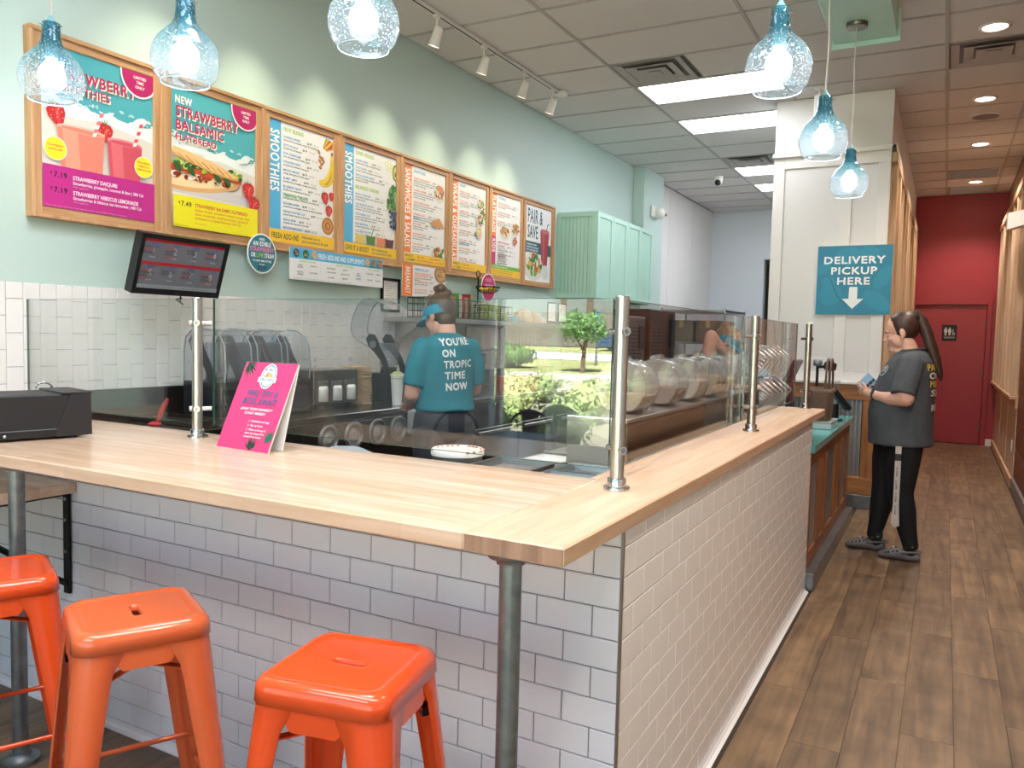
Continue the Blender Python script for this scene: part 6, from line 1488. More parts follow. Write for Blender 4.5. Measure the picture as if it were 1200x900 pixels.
def head(b, T, k=1):
    """adult head in its own frame (face towards +x)"""
    R3 = T.to_3x3()
    E = lambda c, rx, ry, rz, n=18, m=12: b.ball(T @ (Vector(c)*k), rx*k, ry*k, rz*k, n, m, R3)
    E((-.012, 0, .032), .094, .074, .088); E((.022, 0, -.03), .066, .060, .082); E((.036, 0, -.083), .047, .040, .03)
    E((.024, .030, -.045), .044, .032, .05); E((.024, -.030, -.045), .044, .032, .05)
    E((.066, 0, .022), .018, .045, .012); E((.073, 0, -.096), .018, .024, .017); E((.02, 0, -.105), .045, .042, .025)
    limb(b, [(T @ (Vector((.083, 0, .008))*k), .010*k), (T @ (Vector((.1005, 0, -.024))*k), .0115*k)], 10)
    E((.091, .009, -.031), .009, .007, .007, 8, 6); E((.091, -.009, -.031), .009, .007, .007, 8, 6)
    E((.083, 0, -.058), .011, .022, .007, 10, 6); E((.081, 0, -.070), .011, .019, .0075, 10, 6)
    for s in (-1, 1):
        E((.056, s*.034, -.028), .024, .022, .024, 10, 8)
        E((-.012, s*.075, -.008), .018, .008, .031, 10, 8); E((-.006, s*.073, -.03), .01, .008, .012, 8, 6)
def face_bits(T, root, closed):
    R3 = T.to_3x3()
    for s in (-1, 1):
        e = MB(); e.ball(T @ Vector((.069, s*.031, .0)), .0125, .0135, .011, 14, 10, R3)
        eo = e.build('eye', mat('eyelid' if closed else 'eye white', '#d39c88' if closed else '#ece7e2', .4), root, True)
        e = MB(); e.tube([T @ Vector((.0815-.0009*k*k, s*(.031+.0045*k), -.003-.0006*k*k)) for k in (-2.5, -1.5, -.5, .5, 1.5, 2.5)], .0016, 6); e.build('eyelash', mat('dark lash', '#2a1d18', .6), eo, True)
        e = MB(); e.tube([T @ Vector((.086-.0012*k*k, s*(.031+.006*k), .022+.0006*k)) for k in (-2.5, -1.5, -.5, .5, 1.5, 2.5)], .0028, 6); e.build('eyebrow', mat('brow brown', '#4a3226', .8), root, True)
    e = MB(); e.ball(T @ Vector((.0905, 0, -.0585)), .005, .0185, .0042, 12, 6, R3).ball(T @ Vector((.0885, 0, -.0700)), .006, .0155, .005, 12, 6, R3); e.build('lips', mat('lip pink', '#c07c74', .45), root, True)
def wrap(o, rings, sgn, off=.007):
    """lay a flat local print onto the torso surface"""
    for v in o.data.vertices:
        z = v.co.z
        for i in range(len(rings)-1):
            (z0, c0, a0, s0), (z1, c1, a1, s1) = rings[i], rings[i+1]
            if min(z0, z1) <= z <= max(z0, z1):
                k = (z-z0)/(z1-z0); c, a, s = c0+(c1-c0)*k, a0+(a1-a0)*k, s0+(s1-s0)*k
                d = v.co.x; v.co.x = c+sgn*(a*math.sqrt(max(0, 1-(v.co.y/s)**2))+off)+d; break
    o.data.update()
def Tm(loc, pitch, yaw=0, roll=0):
    return Matrix.Translation(loc) @ Matrix.Rotation(yaw, 4, 'Z') @ Matrix.Rotation(pitch, 4, 'Y') @ Matrix.Rotation(roll, 4, 'X')

# --- employee at the register (local: +x forward, +y her left)
p1 = thing('person', 'person in dark grey T-shirt and grey clogs holding a blue phone by the register', 'person', (-.25, 6.03, 0), PI)
b = MB(); T = Tm((.025, 0, 1.55), math.radians(16)); head(b, T, 1.08)
limb(b, [((-.045, 0, 1.36), .066), ((-.03, 0, 1.43), .060), ((-.005, 0, 1.49), .057)])
b.ball((.03, 0, 1.425), .05, .045, .03)
torso(b, [(1.05, 0, .14, .16), (1.3, -.03, .14, .17), (1.37, -.04, .10, .15), (1.40, -.045, .06, .08)])
for s in (1, -1):
    limb(b, [((-.05, s*.16, 1.33), .06), ((-.03, s*.245, 1.20), .062), ((-.035, s*.262, 1.115), .055), ((.05, s*.20, 1.105), .049), ((.13, s*.135, 1.115), .036), ((.19, s*.09, 1.125), .027)])
hand(b, (.19, .09, 1.125), (.228, .052, 1.135), (.75, -.55, .25), (.1, .25, 1), (-.2, -.9, .3), 1)
hand(b, (.19, -.09, 1.125), (.235, -.05, 1.14), (.75, .45, .35), (.1, -.25, 1), (-.2, .9, .3), -1)
solid(b, 'body', SKIN, p1, .0042, 3)
face_bits(T @ Matrix.Scale(1.08, 4), p1, True)
RG1 = [(1.435, -.055, .075, .085), (1.405, -.052, .105, .16), (1.36, -.045, .135, .21), (1.28, -.03, .168, .218), (1.15, -.008, .195, .222), (1.0, .002, .205, .232), (.88, -.003, .203, .235), (.80, -.008, .206, .238), (.785, -.008, .203, .234)]
b = MB(); torso(b, RG1[::-1])
for s in (1, -1): limb(b, [((-.05, s*.17, 1.335), .085), ((-.035, s*.215, 1.25), .083)]); b.cyl((-.035, s*.215, 1.25), (-.015, s*.262, 1.135), .083, .077, 18)
shirt = solid(b, 'shirt', mat('charcoal cotton', '#4a4e54', .85, bump=(18, .6), var=(6, .12)), p1, .0075, 4)
b = MB(); b.tube([(-.05+.078*math.cos(a), .086*math.sin(a), 1.432-.012*math.cos(a)) for a in [2*PI*i/28 for i in range(28)]], .009, 8, True); b.build('collar', mat('charcoal rib', '#43474d', .9), shirt, True)
F = Flat((0, -.045, 1.25), (0, 1, 0), (0, 0, 1)); F.ell(.165, .04, .036, .036, '#c9d3d0', 24); F.ell(.165, .04, .031, .031, '#4a4e54', 24); F.text('CAFE', .165, .033, .014, '#c9d3d0', al='C', bold=.04); F.ell(.165, .058, .014, .007, '#c9d3d0', 12)
o = F.build('chest_print', shirt, local=True); wrap(o, RG1, 1)
F = Flat((0, .2, 0), (0, -1, 0), (0, 0, 1))
for k, (v, c) in enumerate(((1.30, '#e8c84a'), (1.245, '#e6e2d6'), (1.19, '#e8c84a'), (1.13, '#e6e2d6'), (1.03, '#e6e2d6'))): F.text(['PARADISE', 'ON A', 'MISSION', 'SIPS', 'BITES'][k], .2, v, .042, c, al='C', bold=.04, w=.30-.02*k)
o = F.build('back_print', shirt, local=True); wrap(o, RG1, -1)
b = MB(); b.ball((.0, 0, .86), .16, .19, .13)
limb(b, [((-.045, .095, .84), .118), ((-.035, .10, .66), .105), ((-.03, .10, .46), .081), ((-.055, .098, .34), .079), ((-.085, .095, .2), .06), ((-.108, .09, .105), .05)])
limb(b, [((.045, -.095, .84), .118), ((.07, -.10, .66), .104), ((.085, -.10, .46), .079), ((.095, -.098, .34), .075), ((.115, -.095, .2), .058), ((.132, -.09, .115), .048)])
solid(b, 'trousers', mat('black leggings', '#0c0d11', .75, bump=(30, .3)), p1, .007, 3)
M_CROC = mat('grey foam clog', '#6a6669', .6)
for sd, fx, fy, yaw in (('left', -.17, .09, 0.0), ('right', .055, -.09, .05)):
    Lf = .262; R = Matrix.Rotation(yaw, 3, 'Z'); O = Vector((fx, fy, 0))
    sh_ = link(bpy.data.objects.new('clog', MB().loft([[tuple(O+R @ Vector((u, w*math.cos(q), z0+(z1-z0)*(.5+.5*math.sin(q))))) for q in [2*PI*i/20 for i in range(20)]] for u, w, z0, z1 in ((.0, .012, .008, .05), (.008, .03, .003, .062), (.03, .038, .001, .066), (.075, .037, .001, .05), (.105, .041, .001, .082), (.15, .047, .001, .086), (.19, .05, .002, .072), (.225, .046, .004, .056), (.25, .034, .008, .044), (.262, .015, .016, .034))]).mesh('clog', M_CROC))); sh_.parent = p1; CH.setdefault(p1.name, []).append(sh_.name)
    MB().tube([tuple(O+R @ Vector((.12-.125*math.sin(q), .046*math.cos(q), .062+.012*math.sin(q)))) for q in [PI*i/14 for i in range(15)]], .0075, 8).build('heel_strap', M_CROC, sh_, True)
    h = MB()
    for u, w, z in ((.14, .038, .068), (.165, .041, .062), (.19, .042, .054), (.21, .038, .047)):
        for s in (-1, 1): h.ball(O+R @ Vector((u, s*w, z)), .0075, .0055, .0075, 10, 6)
    for u, w in ((.15, .012), (.15, -.012), (.18, .014), (.18, -.014), (.205, .0)): h.ball(O+R @ Vector((u, w, .0845-.35*max(0, u-.15))), .006, .006, .003, 8, 5)
    h.build('vent_holes', mat('hole dark', '#2b292b', .8), sh_, True)
    g = MB(); g.ball(O+R @ Vector((.165, .0, .084)), .01, .008, .006, 10, 6); g.build('charm', mat('charm cream', '#e6c9a0', .4), sh_, True)
    limbm = MB(); limb(limbm, [(O+R @ Vector((.055, 0, .055)), .036), (O+R @ Vector((.062, 0, .13)), .044)]); limbm.build('sock', mat('navy yellow sock', '#1d2232', .8, var=None), p1, True)
    k_ = MB()
    for q in range(7): a = q*.9; k_.ball(O+R @ Vector((.06+.042*math.cos(a), .042*math.sin(a), .085+.012*(q % 3))), .009, .009, .004, 8, 5)
    k_.build('sock_spots', mat('sock yellow', '#a8964a', .8), p1, True)
HAIRM = mat('brown hair', '#3f271d', .4, var=(70, .3))
b = MB(); R3 = T.to_3x3()
b.ball(T @ Vector((-.028, 0, .037)), .105, .086, .104, 20, 14, R3); b.ball(T @ Vector((-.065, 0, .08)), .05, .055, .05, 14, 10, R3)
hr = solid(b, 'hair', HAIRM, p1, .005, 2)
b = MB(); pts = [((-.045, 0, 1.665), .028), ((-.07, 0, 1.672), .030), ((-.098, 0, 1.635), .035), ((-.128, 0, 1.56), .040), ((-.16, .005, 1.46), .041), ((-.195, .005, 1.36), .036), ((-.222, .005, 1.28), .024), ((-.234, .005, 1.235), .008)]
limb(b, pts); solid(b, 'ponytail', HAIRM, p1, .006, 3)
MB().tube([(-.075+.03*math.cos(a)*.3, .036*math.sin(a), 1.665+.036*math.cos(a)) for a in [2*PI*i/16 for i in range(16)]], .008, 8, True).build('hair_tie', mat('dark tie', '#221612', .7), p1, True)
MB().tube([(.168+.004*math.cos(a), .105+.032*math.sin(a)*.9, 1.121+.031*math.cos(a)) for a in [2*PI*i/18 for i in range(18)]], .011, 8, True).build('watch_band', M_BLACK, p1, True)
MB().box(.150, .186, .130, .142, 1.100, 1.142, bev=.004).build('watch_face', M_BLACK, p1, True)
b = MB(); b.prism([(-.018, 0), (.018, 0), (.016, -.40), (.024, -.52), (0, -.545), (-.028, -.53), (-.02, -.40)], (-.01, .245, .795), (1, 0, 0), (0, 0, 1), (0, 1, 0), .003); ly = b.build('lanyard', mat('pale lanyard', '#b9b2ab', .8), p1, True, label='pale printed lanyard hanging from the hip')
MB().box(-.03, .01, .241, .252, .70, .745, bev=.003).build('clip', M_BLACK, ly, True)
F = Flat((-.002, .2485, .36), (0, 0, 1), (1, 0, 0), .0004); F.O = Vector((-.014, .249, .34)); F.U, F.V, F.N = Vector((0, 0, 1)), Vector((1, 0, 0)), Vector((0, 1, 0))
for k in range(4): F.text('MADE TO', .0+.085*k, .0, .011, '#4a4644', w=.06, bold=.03)
F.build('print', ly, local=True)
# phone in the hands: a thing of its own
e1 = Vector((.057, .03, -.051)).normalized(); 
ph = thing('phone', 'pale blue phone with a black camera bar held in both hands', 'phone', (-.25-.222, 6.03, 1.20), PI)
e1 = Vector((-.74, .12, -.66)).normalized(); e2 = Vector((.37, -.05, -.93)); e2 = (e2-e1*e2.dot(e1)).normalized(); n_ = e1.cross(e2)
if n_.y < 0: n_ = -n_
Rm = Matrix((e1, e2, n_)).transposed()
MB().box(-.04, .04, -.055, .065, -.005, .005, bev=.004, R=Rm, c=(0, 0, 0)).build('case', mat('pale blue case', '#8fb6d8', .35), ph, True)
MB().box(.012, .03, -.05, .045, .0045, .0085, bev=.002, R=Rm, c=(0, 0, 0)).build('camera_bar', M_BLACK, ph, True)
b = MB()
for q in (-.03, 0, .03): b.ball(Rm @ Vector((.021, q, .0085)), .006, .006, .003, 10, 6, Rm)
b.build('lens', mat('lens grey', '#7d8288', .1), ph, True)

# --- worker at the back counter, seen from behind
TS = mat('teal cotton', '#127f92', .85, bump=(16, .6), var=(5, .12)); TV = mat('teal visor cloth', '#1a8fb0', .7)
def worker(label, loc, rz, lift, headT, arms, hairc, bun, RG, hem_r, text=False, sleeves=None):
    p = thing('person', label, 'person', loc, rz); b = MB(); T = headT; head(b, T)
    n0 = T @ Vector((-.03, 0, -.09)); limb(b, [((-.02, 0, RG[1][0]-.03), .06), (n0, .052)])
    torso(b, [(1.05+lift, 0, .10, .13), (1.3+lift, -.01, .10, .15), (1.37+lift, -.015, .08, .13), (RG[0][0]-.005, RG[0][1], .055, .06)])
    for a in arms:
        limb(b, a[0]); hand(b, *a[1])
    solid(b, 'body', SKIN, p, .0045, 3); face_bits(T, p, False)
    b = MB(); torso(b, RG[::-1])
    for s in sleeves: limb(b, s[:-1]); b.cyl(s[-2][0], s[-1][0], s[-2][1], s[-1][1], 18)
    sh = solid(b, 'shirt', TS, p, .0075, 4)
    b = MB(); b.ball((0, 0, hem_r-.08), .135, .185, .15)
    for s in (1, -1): limb(b, [((0, s*.09, hem_r-.14), .105), ((.01, s*.09, .5), .072), ((-.01, s*.09, .32), .066), ((-.02, s*.09, .1), .048)])
    solid(b, 'trousers', mat('dark grey trousers', '#33343a', .8), p, .008, 3)
    for s in (1, -1): MB().loft([[(u-.09, s*.09+w*math.cos(q), z0+(z1-z0)*(.5+.5*math.sin(q))) for q in [2*PI*i/16 for i in range(16)]] for u, w, z0, z1 in ((0, .02, .005, .05), (.02, .038, .001, .08), (.1, .04, .001, .09), (.18, .047, .001, .065), (.24, .035, .002, .04), (.255, .015, .008, .03))]).build('shoe', M_BLACK, p, True)
    R3 = T.to_3x3(); b = MB(); b.ball(T @ Vector((-.028, 0, .032)), .098, .080, .095, 18, 12, R3); b.ball(T @ Vector((-.05, 0, -.03)), .055, .06, .06, 14, 10, R3)
    for (c, r) in bun: b.ball(T @ Vector(c), r, r*.9, r*.85, 12, 8, R3)
    solid(b, 'hair', hairc, p, .005, 2)
    vb = MB(); vb.lathe(T @ Vector((-.012, 0, .028)), [(.0, 0)]*1+[(.1, -.02), (.102, .0), (.099, .026), (.095, .026)], 32, R3 @ Matrix.Rotation(-.12, 3, 'Y'), sx=1.02, sy=.84)
    vb2 = MB(); vb2.v, vb2.f, vb2.s, vb2.m = [], [], [], []
    vb2.lathe(T @ Vector((-.012, 0, .022)), [(.099, -.022), (.103, .0), (.100, .03), (.096, .03), (.094, -.022), (.099, -.022)], 32, R3 @ Matrix.Rotation(-.10, 3, 'Y'), sx=1.02, sy=.84)
    vz = vb2.build('visor', TV, p, True, label='teal visor')
    P = []; 
    br = MB(); rg = []
    for k in range(17):
        a = math.radians(-70+140*k/16); i_ = T @ Vector((-.012+.100*1.02*math.cos(a), .100*.84*math.sin(a), .008)); e_ = T @ Vector((-.012+(.100+.068*math.cos(a*1.25))*1.05*math.cos(a), (.100+.068*math.cos(a*1.25))*.84*math.sin(a), -.012)); rg.append((i_, e_))
    up = R3 @ Vector((0, 0, .003))
    vs = [q for i_, e_ in rg for q in (i_, e_)]+[q+up for i_, e_ in rg for q in (i_, e_)]; L = 34; fs = []
    for k in range(16):
        a = 2*k; fs += [(a, a+2, a+3, a+1), (L+a+1, L+a+3, L+a+2, L+a), (a+1, a+3, L+a+3, L+a+1), (a+2, a, L+a, L+a+2)]
    br.add(vs, fs); br.build('brim', TV, vz, True)
    if text:
        F = Flat((0, .20, 0), (0, -1, 0), (0, 0, 1))
        for k, s in enumerate(("YOU'RE", 'ON', 'TROPIC', 'TIME', 'NOW')): F.text(s, .115+.008*k, 1.352-.062*k+lift, .040, '#eef3f3', w=[.175, .072, .175, .125, .135][k], bold=.045, rot=.06)
        o = F.build('back_print', sh, local=True); wrap(o, RG, -1, .006)
    return p
RG2 = [(1.475, -.02, .06, .064), (1.445, -.022, .082, .12), (1.40, -.022, .102, .166), (1.32, -.015, .118, .178), (1.20, -.004, .122, .174), (1.10, .0, .128, .174), (1.05, -.006, .134, .180), (1.035, -.006, .131, .177)]
HB = mat('streaked brown hair', '#5d4b3c', .5, var=(55, .45))
w1 = worker('person in a teal T-shirt and visor seen from behind at the back counter', (-2.50, 3.76, 0), math.radians(150), .05, Tm((.065, .012, 1.572), math.radians(20), math.radians(22)),
    [([((-.01, .16, 1.37), .052), ((-.02, .195, 1.24), .049), ((-.01, .21, 1.13), .043), ((.12, .165, 1.06), .037), ((.21, .13, 1.07), .026)], ((.21, .13, 1.07), (.255, .11, 1.06), (1, -.2, -.1), (0, -1, .3), (.2, 0, -1), 1)),
     ([((-.01, -.16, 1.37), .052), ((.0, -.195, 1.24), .049), ((.03, -.21, 1.15), .042), ((.16, -.18, 1.12), .037), ((.25, -.12, 1.10), .026)], ((.25, -.12, 1.10), (.295, -.10, 1.09), (1, .2, -.1), (0, 1, .3), (.2, 0, -1), -1))],
    HB, [((-.06, 0, .115), .046), ((-.075, .018, .135), .034), ((-.05, -.02, .14), .034), ((-.085, -.012, .10), .034), ((-.04, .01, .15), .022)], RG2, 1.05, True,
    [[((-.015, .145, 1.38), .07), ((-.02, .178, 1.30), .066), ((-.02, .206, 1.175), .06)], [((-.015, -.145, 1.38), .07), ((-.01, -.178, 1.30), .066), ((.01, -.206, 1.185), .06)]])
RG3 = [(1.375, .055, .06, .068), (1.345, .045, .085, .125), (1.30, .035, .105, .178), (1.22, .02, .122, .19), (1.10, .01, .125, .185), (1.0, .0, .132, .185), (.92, -.004, .142, .192), (.905, -.004, .139, .19)]
HB2 = mat('sandy blonde hair', '#9a7350', .5, var=(55, .4))
w2 = worker('person in teal T-shirt and visor bending behind the topping jars, arm raised', (-1.62, 5.97, 0), math.radians(8), -.05, Tm((.185, 0, 1.445), math.radians(28)),
    [([((.03, -.17, 1.27), .052), ((.07, -.25, 1.36), .050), ((.085, -.235, 1.495), .045), ((.14, -.17, 1.42), .036), ((.17, -.11, 1.36), .026)], ((.17, -.11, 1.36), (.18, -.085, 1.33), (.3, .5, -.8), (.9, 0, .3), (-.2, 1, 0), -1)),
     ([((.03, .17, 1.27), .052), ((.08, .23, 1.15), .048), ((.12, .23, 1.06), .043), ((.18, .18, 1.06), .034), ((.22, .13, 1.08), .025)], ((.22, .13, 1.08), (.26, .11, 1.08), (1, -.2, 0), (0, -1, .3), (.2, 0, -1), 1))],
    HB2, [((-.075, 0, .095), .042), ((-.09, .015, .115), .03)], RG3, .92, False,
    [[((.03, -.155, 1.28), .072), ((.05, -.205, 1.29), .068), ((.07, -.245, 1.37), .062)], [((.03, .155, 1.28), .072), ((.06, .19, 1.22), .068), ((.085, .225, 1.11), .06)]])
# ================================================================== HANGING LAMPS, TRACK, CEILING DEVICES
def shade_mat():
    m = bpy.data.materials.new('seeded teal glass'); m.use_nodes = True
    n = m.node_tree.nodes; l = m.node_tree.links; n.clear()
    o = n.new('ShaderNodeOutputMaterial'); tc = n.new('ShaderNodeTexCoord'); sp = n.new('ShaderNodeSeparateXYZ')
    l.new(tc.outputs['Object'], sp.inputs[0])
    mr = n.new('ShaderNodeMapRange'); mr.inputs[1].default_value = .09; mr.inputs[2].default_value = .22; l.new(sp.outputs['Z'], mr.inputs[0])
    mx = n.new('ShaderNodeMixRGB'); mx.inputs[1].default_value = (.86, .92, .96, 1); mx.inputs[2].default_value = (.30, .66, .74, 1); l.new(mr.outputs[0], mx.inputs[0])
    t = n.new('ShaderNodeBsdfTransparent'); l.new(mx.outputs[0], t.inputs[0])
    g = n.new('ShaderNodeBsdfGlossy'); g.inputs['Roughness'].default_value = .03
    f = n.new('ShaderNodeFresnel'); ge = n.new('ShaderNodeNewGeometry'); io = n.new('ShaderNodeMapRange'); io.inputs[3].default_value = 1.5; io.inputs[4].default_value = 1/1.5; l.new(ge.outputs['Backfacing'], io.inputs[0]); l.new(io.outputs[0], f.inputs['IOR'])
    a = n.new('ShaderNodeMixShader'); l.new(f.outputs[0], a.inputs[0]); l.new(t.outputs[0], a.inputs[1]); l.new(g.outputs[0], a.inputs[2])
    v = n.new('ShaderNodeTexVoronoi'); v.inputs['Scale'].default_value = 95; l.new(tc.outputs['Object'], v.inputs['Vector'])
    lt = n.new('ShaderNodeMath'); lt.operation = 'LESS_THAN'; lt.inputs[1].default_value = .22; l.new(v.outputs['Distance'], lt.inputs[0])
    ml = n.new('ShaderNodeMath'); ml.operation = 'MULTIPLY'; ml.inputs[1].default_value = .5; l.new(lt.outputs[0], ml.inputs[0])
    tr = n.new('ShaderNodeBsdfTranslucent'); tr.inputs[0].default_value = (.95, .97, 1, 1)
    df = n.new('ShaderNodeBsdfDiffuse'); df.inputs[0].default_value = (.9, .95, 1, 1)
    ad = n.new('ShaderNodeMixShader'); ad.inputs[0].default_value = .4; l.new(tr.outputs[0], ad.inputs[1]); l.new(df.outputs[0], ad.inputs[2])
    b = n.new('ShaderNodeMixShader'); l.new(ml.outputs[0], b.inputs[0]); l.new(a.outputs[0], b.inputs[1]); l.new(ad.outputs[0], b.inputs[2])
    hz = n.new('ShaderNodeMixShader'); hz.inputs[0].default_value = .05; l.new(b.outputs[0], hz.inputs[1]); l.new(ad.outputs[0], hz.inputs[2])
    l.new(hz.outputs[0], o.inputs[0]); return m
M_SHADE = shade_mat()
M_BULB = mat('lit bulb', '#fffdf8', emit=BULB_E)
M_CORD = mat('clear cord', '#c9c7c1', .3)
def pendant(x, y, zb, d, label, ztop, grp):
    """zb = rim of the globe, d = globe diameter"""
    t = thing('pendant_lamp', label, 'lamp', (x, y, zb), group=grp); k = d/.24
    P = [(.085, .002), (.106, .028), (.118, .065), (.120, .09), (.114, .125), (.096, .158), (.07, .185), (.05, .205), (.038, .23), (.034, .26), (.033, .30)]
    Q = [(r-.003, z) for r, z in P][::-1]
    pr = [(.084, .0)]+P+[(.030, .302)]+Q+[(.081, .003), (.084, 0)]
    b = MB(); b.lathe((0, 0, 0), [(r*k, z*k) for r, z in pr], 40); b.build('glass_shade', M_SHADE, t, True, label='seeded glass shade, teal at the neck')
    MB().lathe((0, 0, 0), [(.0845*k, -.0005), (.0865*k, .001), (.0845*k, .0025), (.083*k, .001), (.0845*k, -.0005)], 40).build('rim', mat('glass rim', '#bcd2e2', .1), t, True)
    MB().lathe((0, 0, 0), [(.0, .165*k), (.024*k, .165*k), (.024*k, .165*k), (.024*k, .30*k), (.014*k, .315*k), (.006*k, .33*k), (0, .33*k)], 20).build('socket', mat('frosted teal socket', '#86b9c2', .4), t, True)
    b = MB()
    for a in (.4, 2.5, 4.6): b.cyl((.02*k*math.cos(a), .02*k*math.sin(a), .285*k), (.045*k*math.cos(a), .045*k*math.sin(a), .288*k), .003, n=8)
    b.build('screw', M_CHROME, t, True)
    bu = MB(); bu.lathe((0, 0, 0), [(0, .052*k), (.025*k, .057*k), (.043*k, .075*k), (.049*k, .1*k), (.043*k, .125*k), (.026*k, .145*k), (.016*k, .164*k), (0, .167*k)], 24); bu.build('bulb', M_BULB, t, True, label='glowing white bulb')
    h = ztop-zb; b = MB(); b.tube([(0, 0, .33*k), (.004, .002, .33*k+(h-.33*k)*.3), (-.003, 0, .33*k+(h-.33*k)*.65), (0, 0, h-.02)], .0042, 8); b.build('cord', M_CORD, t, True)
    MB().lathe((0, 0, h), [(0, 0), (.065, 0), (.065, 0), (.065, -.022), (.06, -.026), (.06, -.026), (0, -.026)], 28).build('canopy', mat('bronze canopy', '#6f6c64', .3, .9), t, True)
    pl_ = bpy.data.lights.new('bulb_light', 'POINT'); pl_.energy = 2.2; pl_.shadow_soft_size = .04; pl_.color = (1, .95, .88)
    lo = link(bpy.data.objects.new('bulb_light', pl_)); lo.parent = t; lo.location = (0, 0, -.03)
GL = 'row of glass pendants over the stools'; GR = 'row of glass pendants over the aisle counter'
pendant(-3.31, 2.0, 2.40, .250, 'leftmost blown glass pendant lamp, in front of the smoothie poster', CZ, GL)
pendant(-2.49, 2.0, 2.363, .240, 'second blown glass pendant lamp from the left, above the poster edge', CZ, GL)
pendant(-1.66, 2.0, 2.362, .226, 'third blown glass pendant lamp from the left, cut by the top of the picture', CZ, GL)
ZSF = 3.50
pendant(-.60, 3.10, 2.40, .243, 'nearest and largest of the three pendant lamps at the right', ZSF, GR)
pendant(-.60, 4.33, 2.41, .243, 'middle of the three pendant lamps at the right', ZSF, GR)
pendant(-.60, 5.55, 2.415, .237, 'farthest and smallest of the three pendant lamps at the right', ZSF, GR)
t = thing('pendant_soffit', 'mint painted hanging board that carries the right pendant lamps', 'ceiling board', (-.59, 4.3, ZSF)); t['kind'] = 'structure'
MB().box(-.775, -.385, 2.3, 5.88, ZSF, ZSF+.03, bev=.003).build('board', M_MINT, t)
MB().box(-.795, -.365, 5.885, 5.91, ZSF-.03, CZ, bev=.003).build('end_board', mat('mint edge', '#b9e0d6', .4), t)
MB().box(-.775, -.755, 2.3, 5.88, ZSF+.03, CZ-.002).box(-.405, -.385, 2.3, 5.88, ZSF+.03, CZ-.002).build('side_board', M_MINT, t)

# lighting track on the ceiling along the menu wall
t = thing('track_light', 'white lighting track with spotlight heads along the menu wall', 'track light', (-3.2, 4.3, CZ-.02))
XT0 = -3.2
MB().box(XT0-.018, XT0+.018, 1.2, 6.62, CZ-.022, CZ-.0005, bev=.002).build('track', M_WPLAS, t)
MB().box(XT0-.006, XT0+.006, 1.22, 6.58, CZ-.024, CZ-.0215).build('slot', M_BLACK, t)
MB().box(XT0-.025, XT0+.07, 6.56, 6.64, CZ-.04, CZ-.001, bev=.004).build('feed_box', M_WPLAS, t)
for i, y in enumerate((2.75, 3.38, 4.0, 4.63, 5.27, 5.92, 6.45)):
    d = Vector((-.36, 0.02, -.93)).normalized(); pz = CZ-.13
    b = MB(); b.box(XT0-.014, XT0+.014, y-.03, y+.03, CZ-.045, CZ-.022, bev=.003).cyl((XT0, y, CZ-.045), (XT0, y, pz+.01), .007, n=10); st_ = b.build('stem', M_WPLAS, t)
    A = Vector((XT0+.02, y, pz+.015)); b = MB(); b.cyl(A, A+d*.12, .030, .040, 20, caps=False).cyl(A-d*.012, A, .02, .030, 20); b.add([A+d*.112+(d.orthogonal().normalized()*math.cos(q)+d.cross(d.orthogonal().normalized())*math.sin(q))*.0385 for q in [2*PI*k/20 for k in range(20)]], [tuple(range(20))])
    hd = b.build('lamp_head', mat('white lamp head', '#e4e2de', .35), t)
    b = MB(); o_ = d.orthogonal().normalized(); b.add([A+d*.1135+(o_*math.cos(q)+d.cross(o_)*math.sin(q))*.030 for q in [2*PI*k/16 for k in range(16)]], [tuple(range(16))]); b.build('lens', mat('warm spot lens', '#fff3df', emit=8), hd)
    ls = bpy.data.lights.new('spot_lamp', 'SPOT'); ls.energy = SPOT_E; ls.spot_size = math.radians(70); ls.spot_blend = 1.0; ls.shadow_soft_size = .05; ls.color = (1, .90, .62)
    lo = link(bpy.data.objects.new('spot_lamp', ls)); lo.parent = t; lo.location = A+d*.13-Vector(t.location); lo.rotation_euler = d.to_track_quat('-Z', 'Y').to_euler()
t = thing('spot_head', 'single white spotlight head beside the big ceiling light panel', 'lamp', (-2.62, 3.93, CZ-.1))
A = Vector((-2.66, 3.93, CZ-.07)); MB().cyl(A, A+Vector((-.03, 0, -.09)), .03, .04, 18).build('lamp_head', M_WPLAS, t); MB().cyl(A, (-2.66, 3.93, CZ-.001), .008, n=10).lathe((-2.66, 3.93, CZ), [(0, -.012), (.04, -.012), (.045, -.0005)], 18).build('stem', M_WPLAS, t); MB().cyl(A+Vector((-.0303, 0, -.0905)), A+Vector((-.031, 0, -.093)), .034, n=18).build('lens', M_BLACK, t)
t = thing('dome_camera', 'small white dome security camera on the ceiling by the farther vent', 'camera', (-2.83, 10.88, CZ))
MB().lathe((-2.83, 10.88, CZ), [(.06, -.0005), (.06, -.03), (.055, -.05), (.05, -.09), (0, -.1)], 20).build('housing', M_WPLAS, t); MB().ball((-2.83, 10.845, CZ-.085), .042, None, None, 16, 10).build('lens', M_BLACK, t)
t = thing('bullet_camera', 'white security camera on the ceiling at the top right corner', 'camera', (.25, 5.6, CZ))
MB().cyl((.25, 5.6, CZ-.001), (.25, 5.6, CZ-.06), .035, n=16).build('mount', M_WPLAS, t); MB().ball((.25, 5.585, CZ-.075), .045).build('housing', M_WPLAS, t); MB().ball((.24, 5.55, CZ-.093), .022).build('lens', M_BLACK, t)
t = thing('exit_sign', 'white exit sign box with red letters hanging beside the white pillar', 'sign', (-1.07, 7.42, CZ-.3))
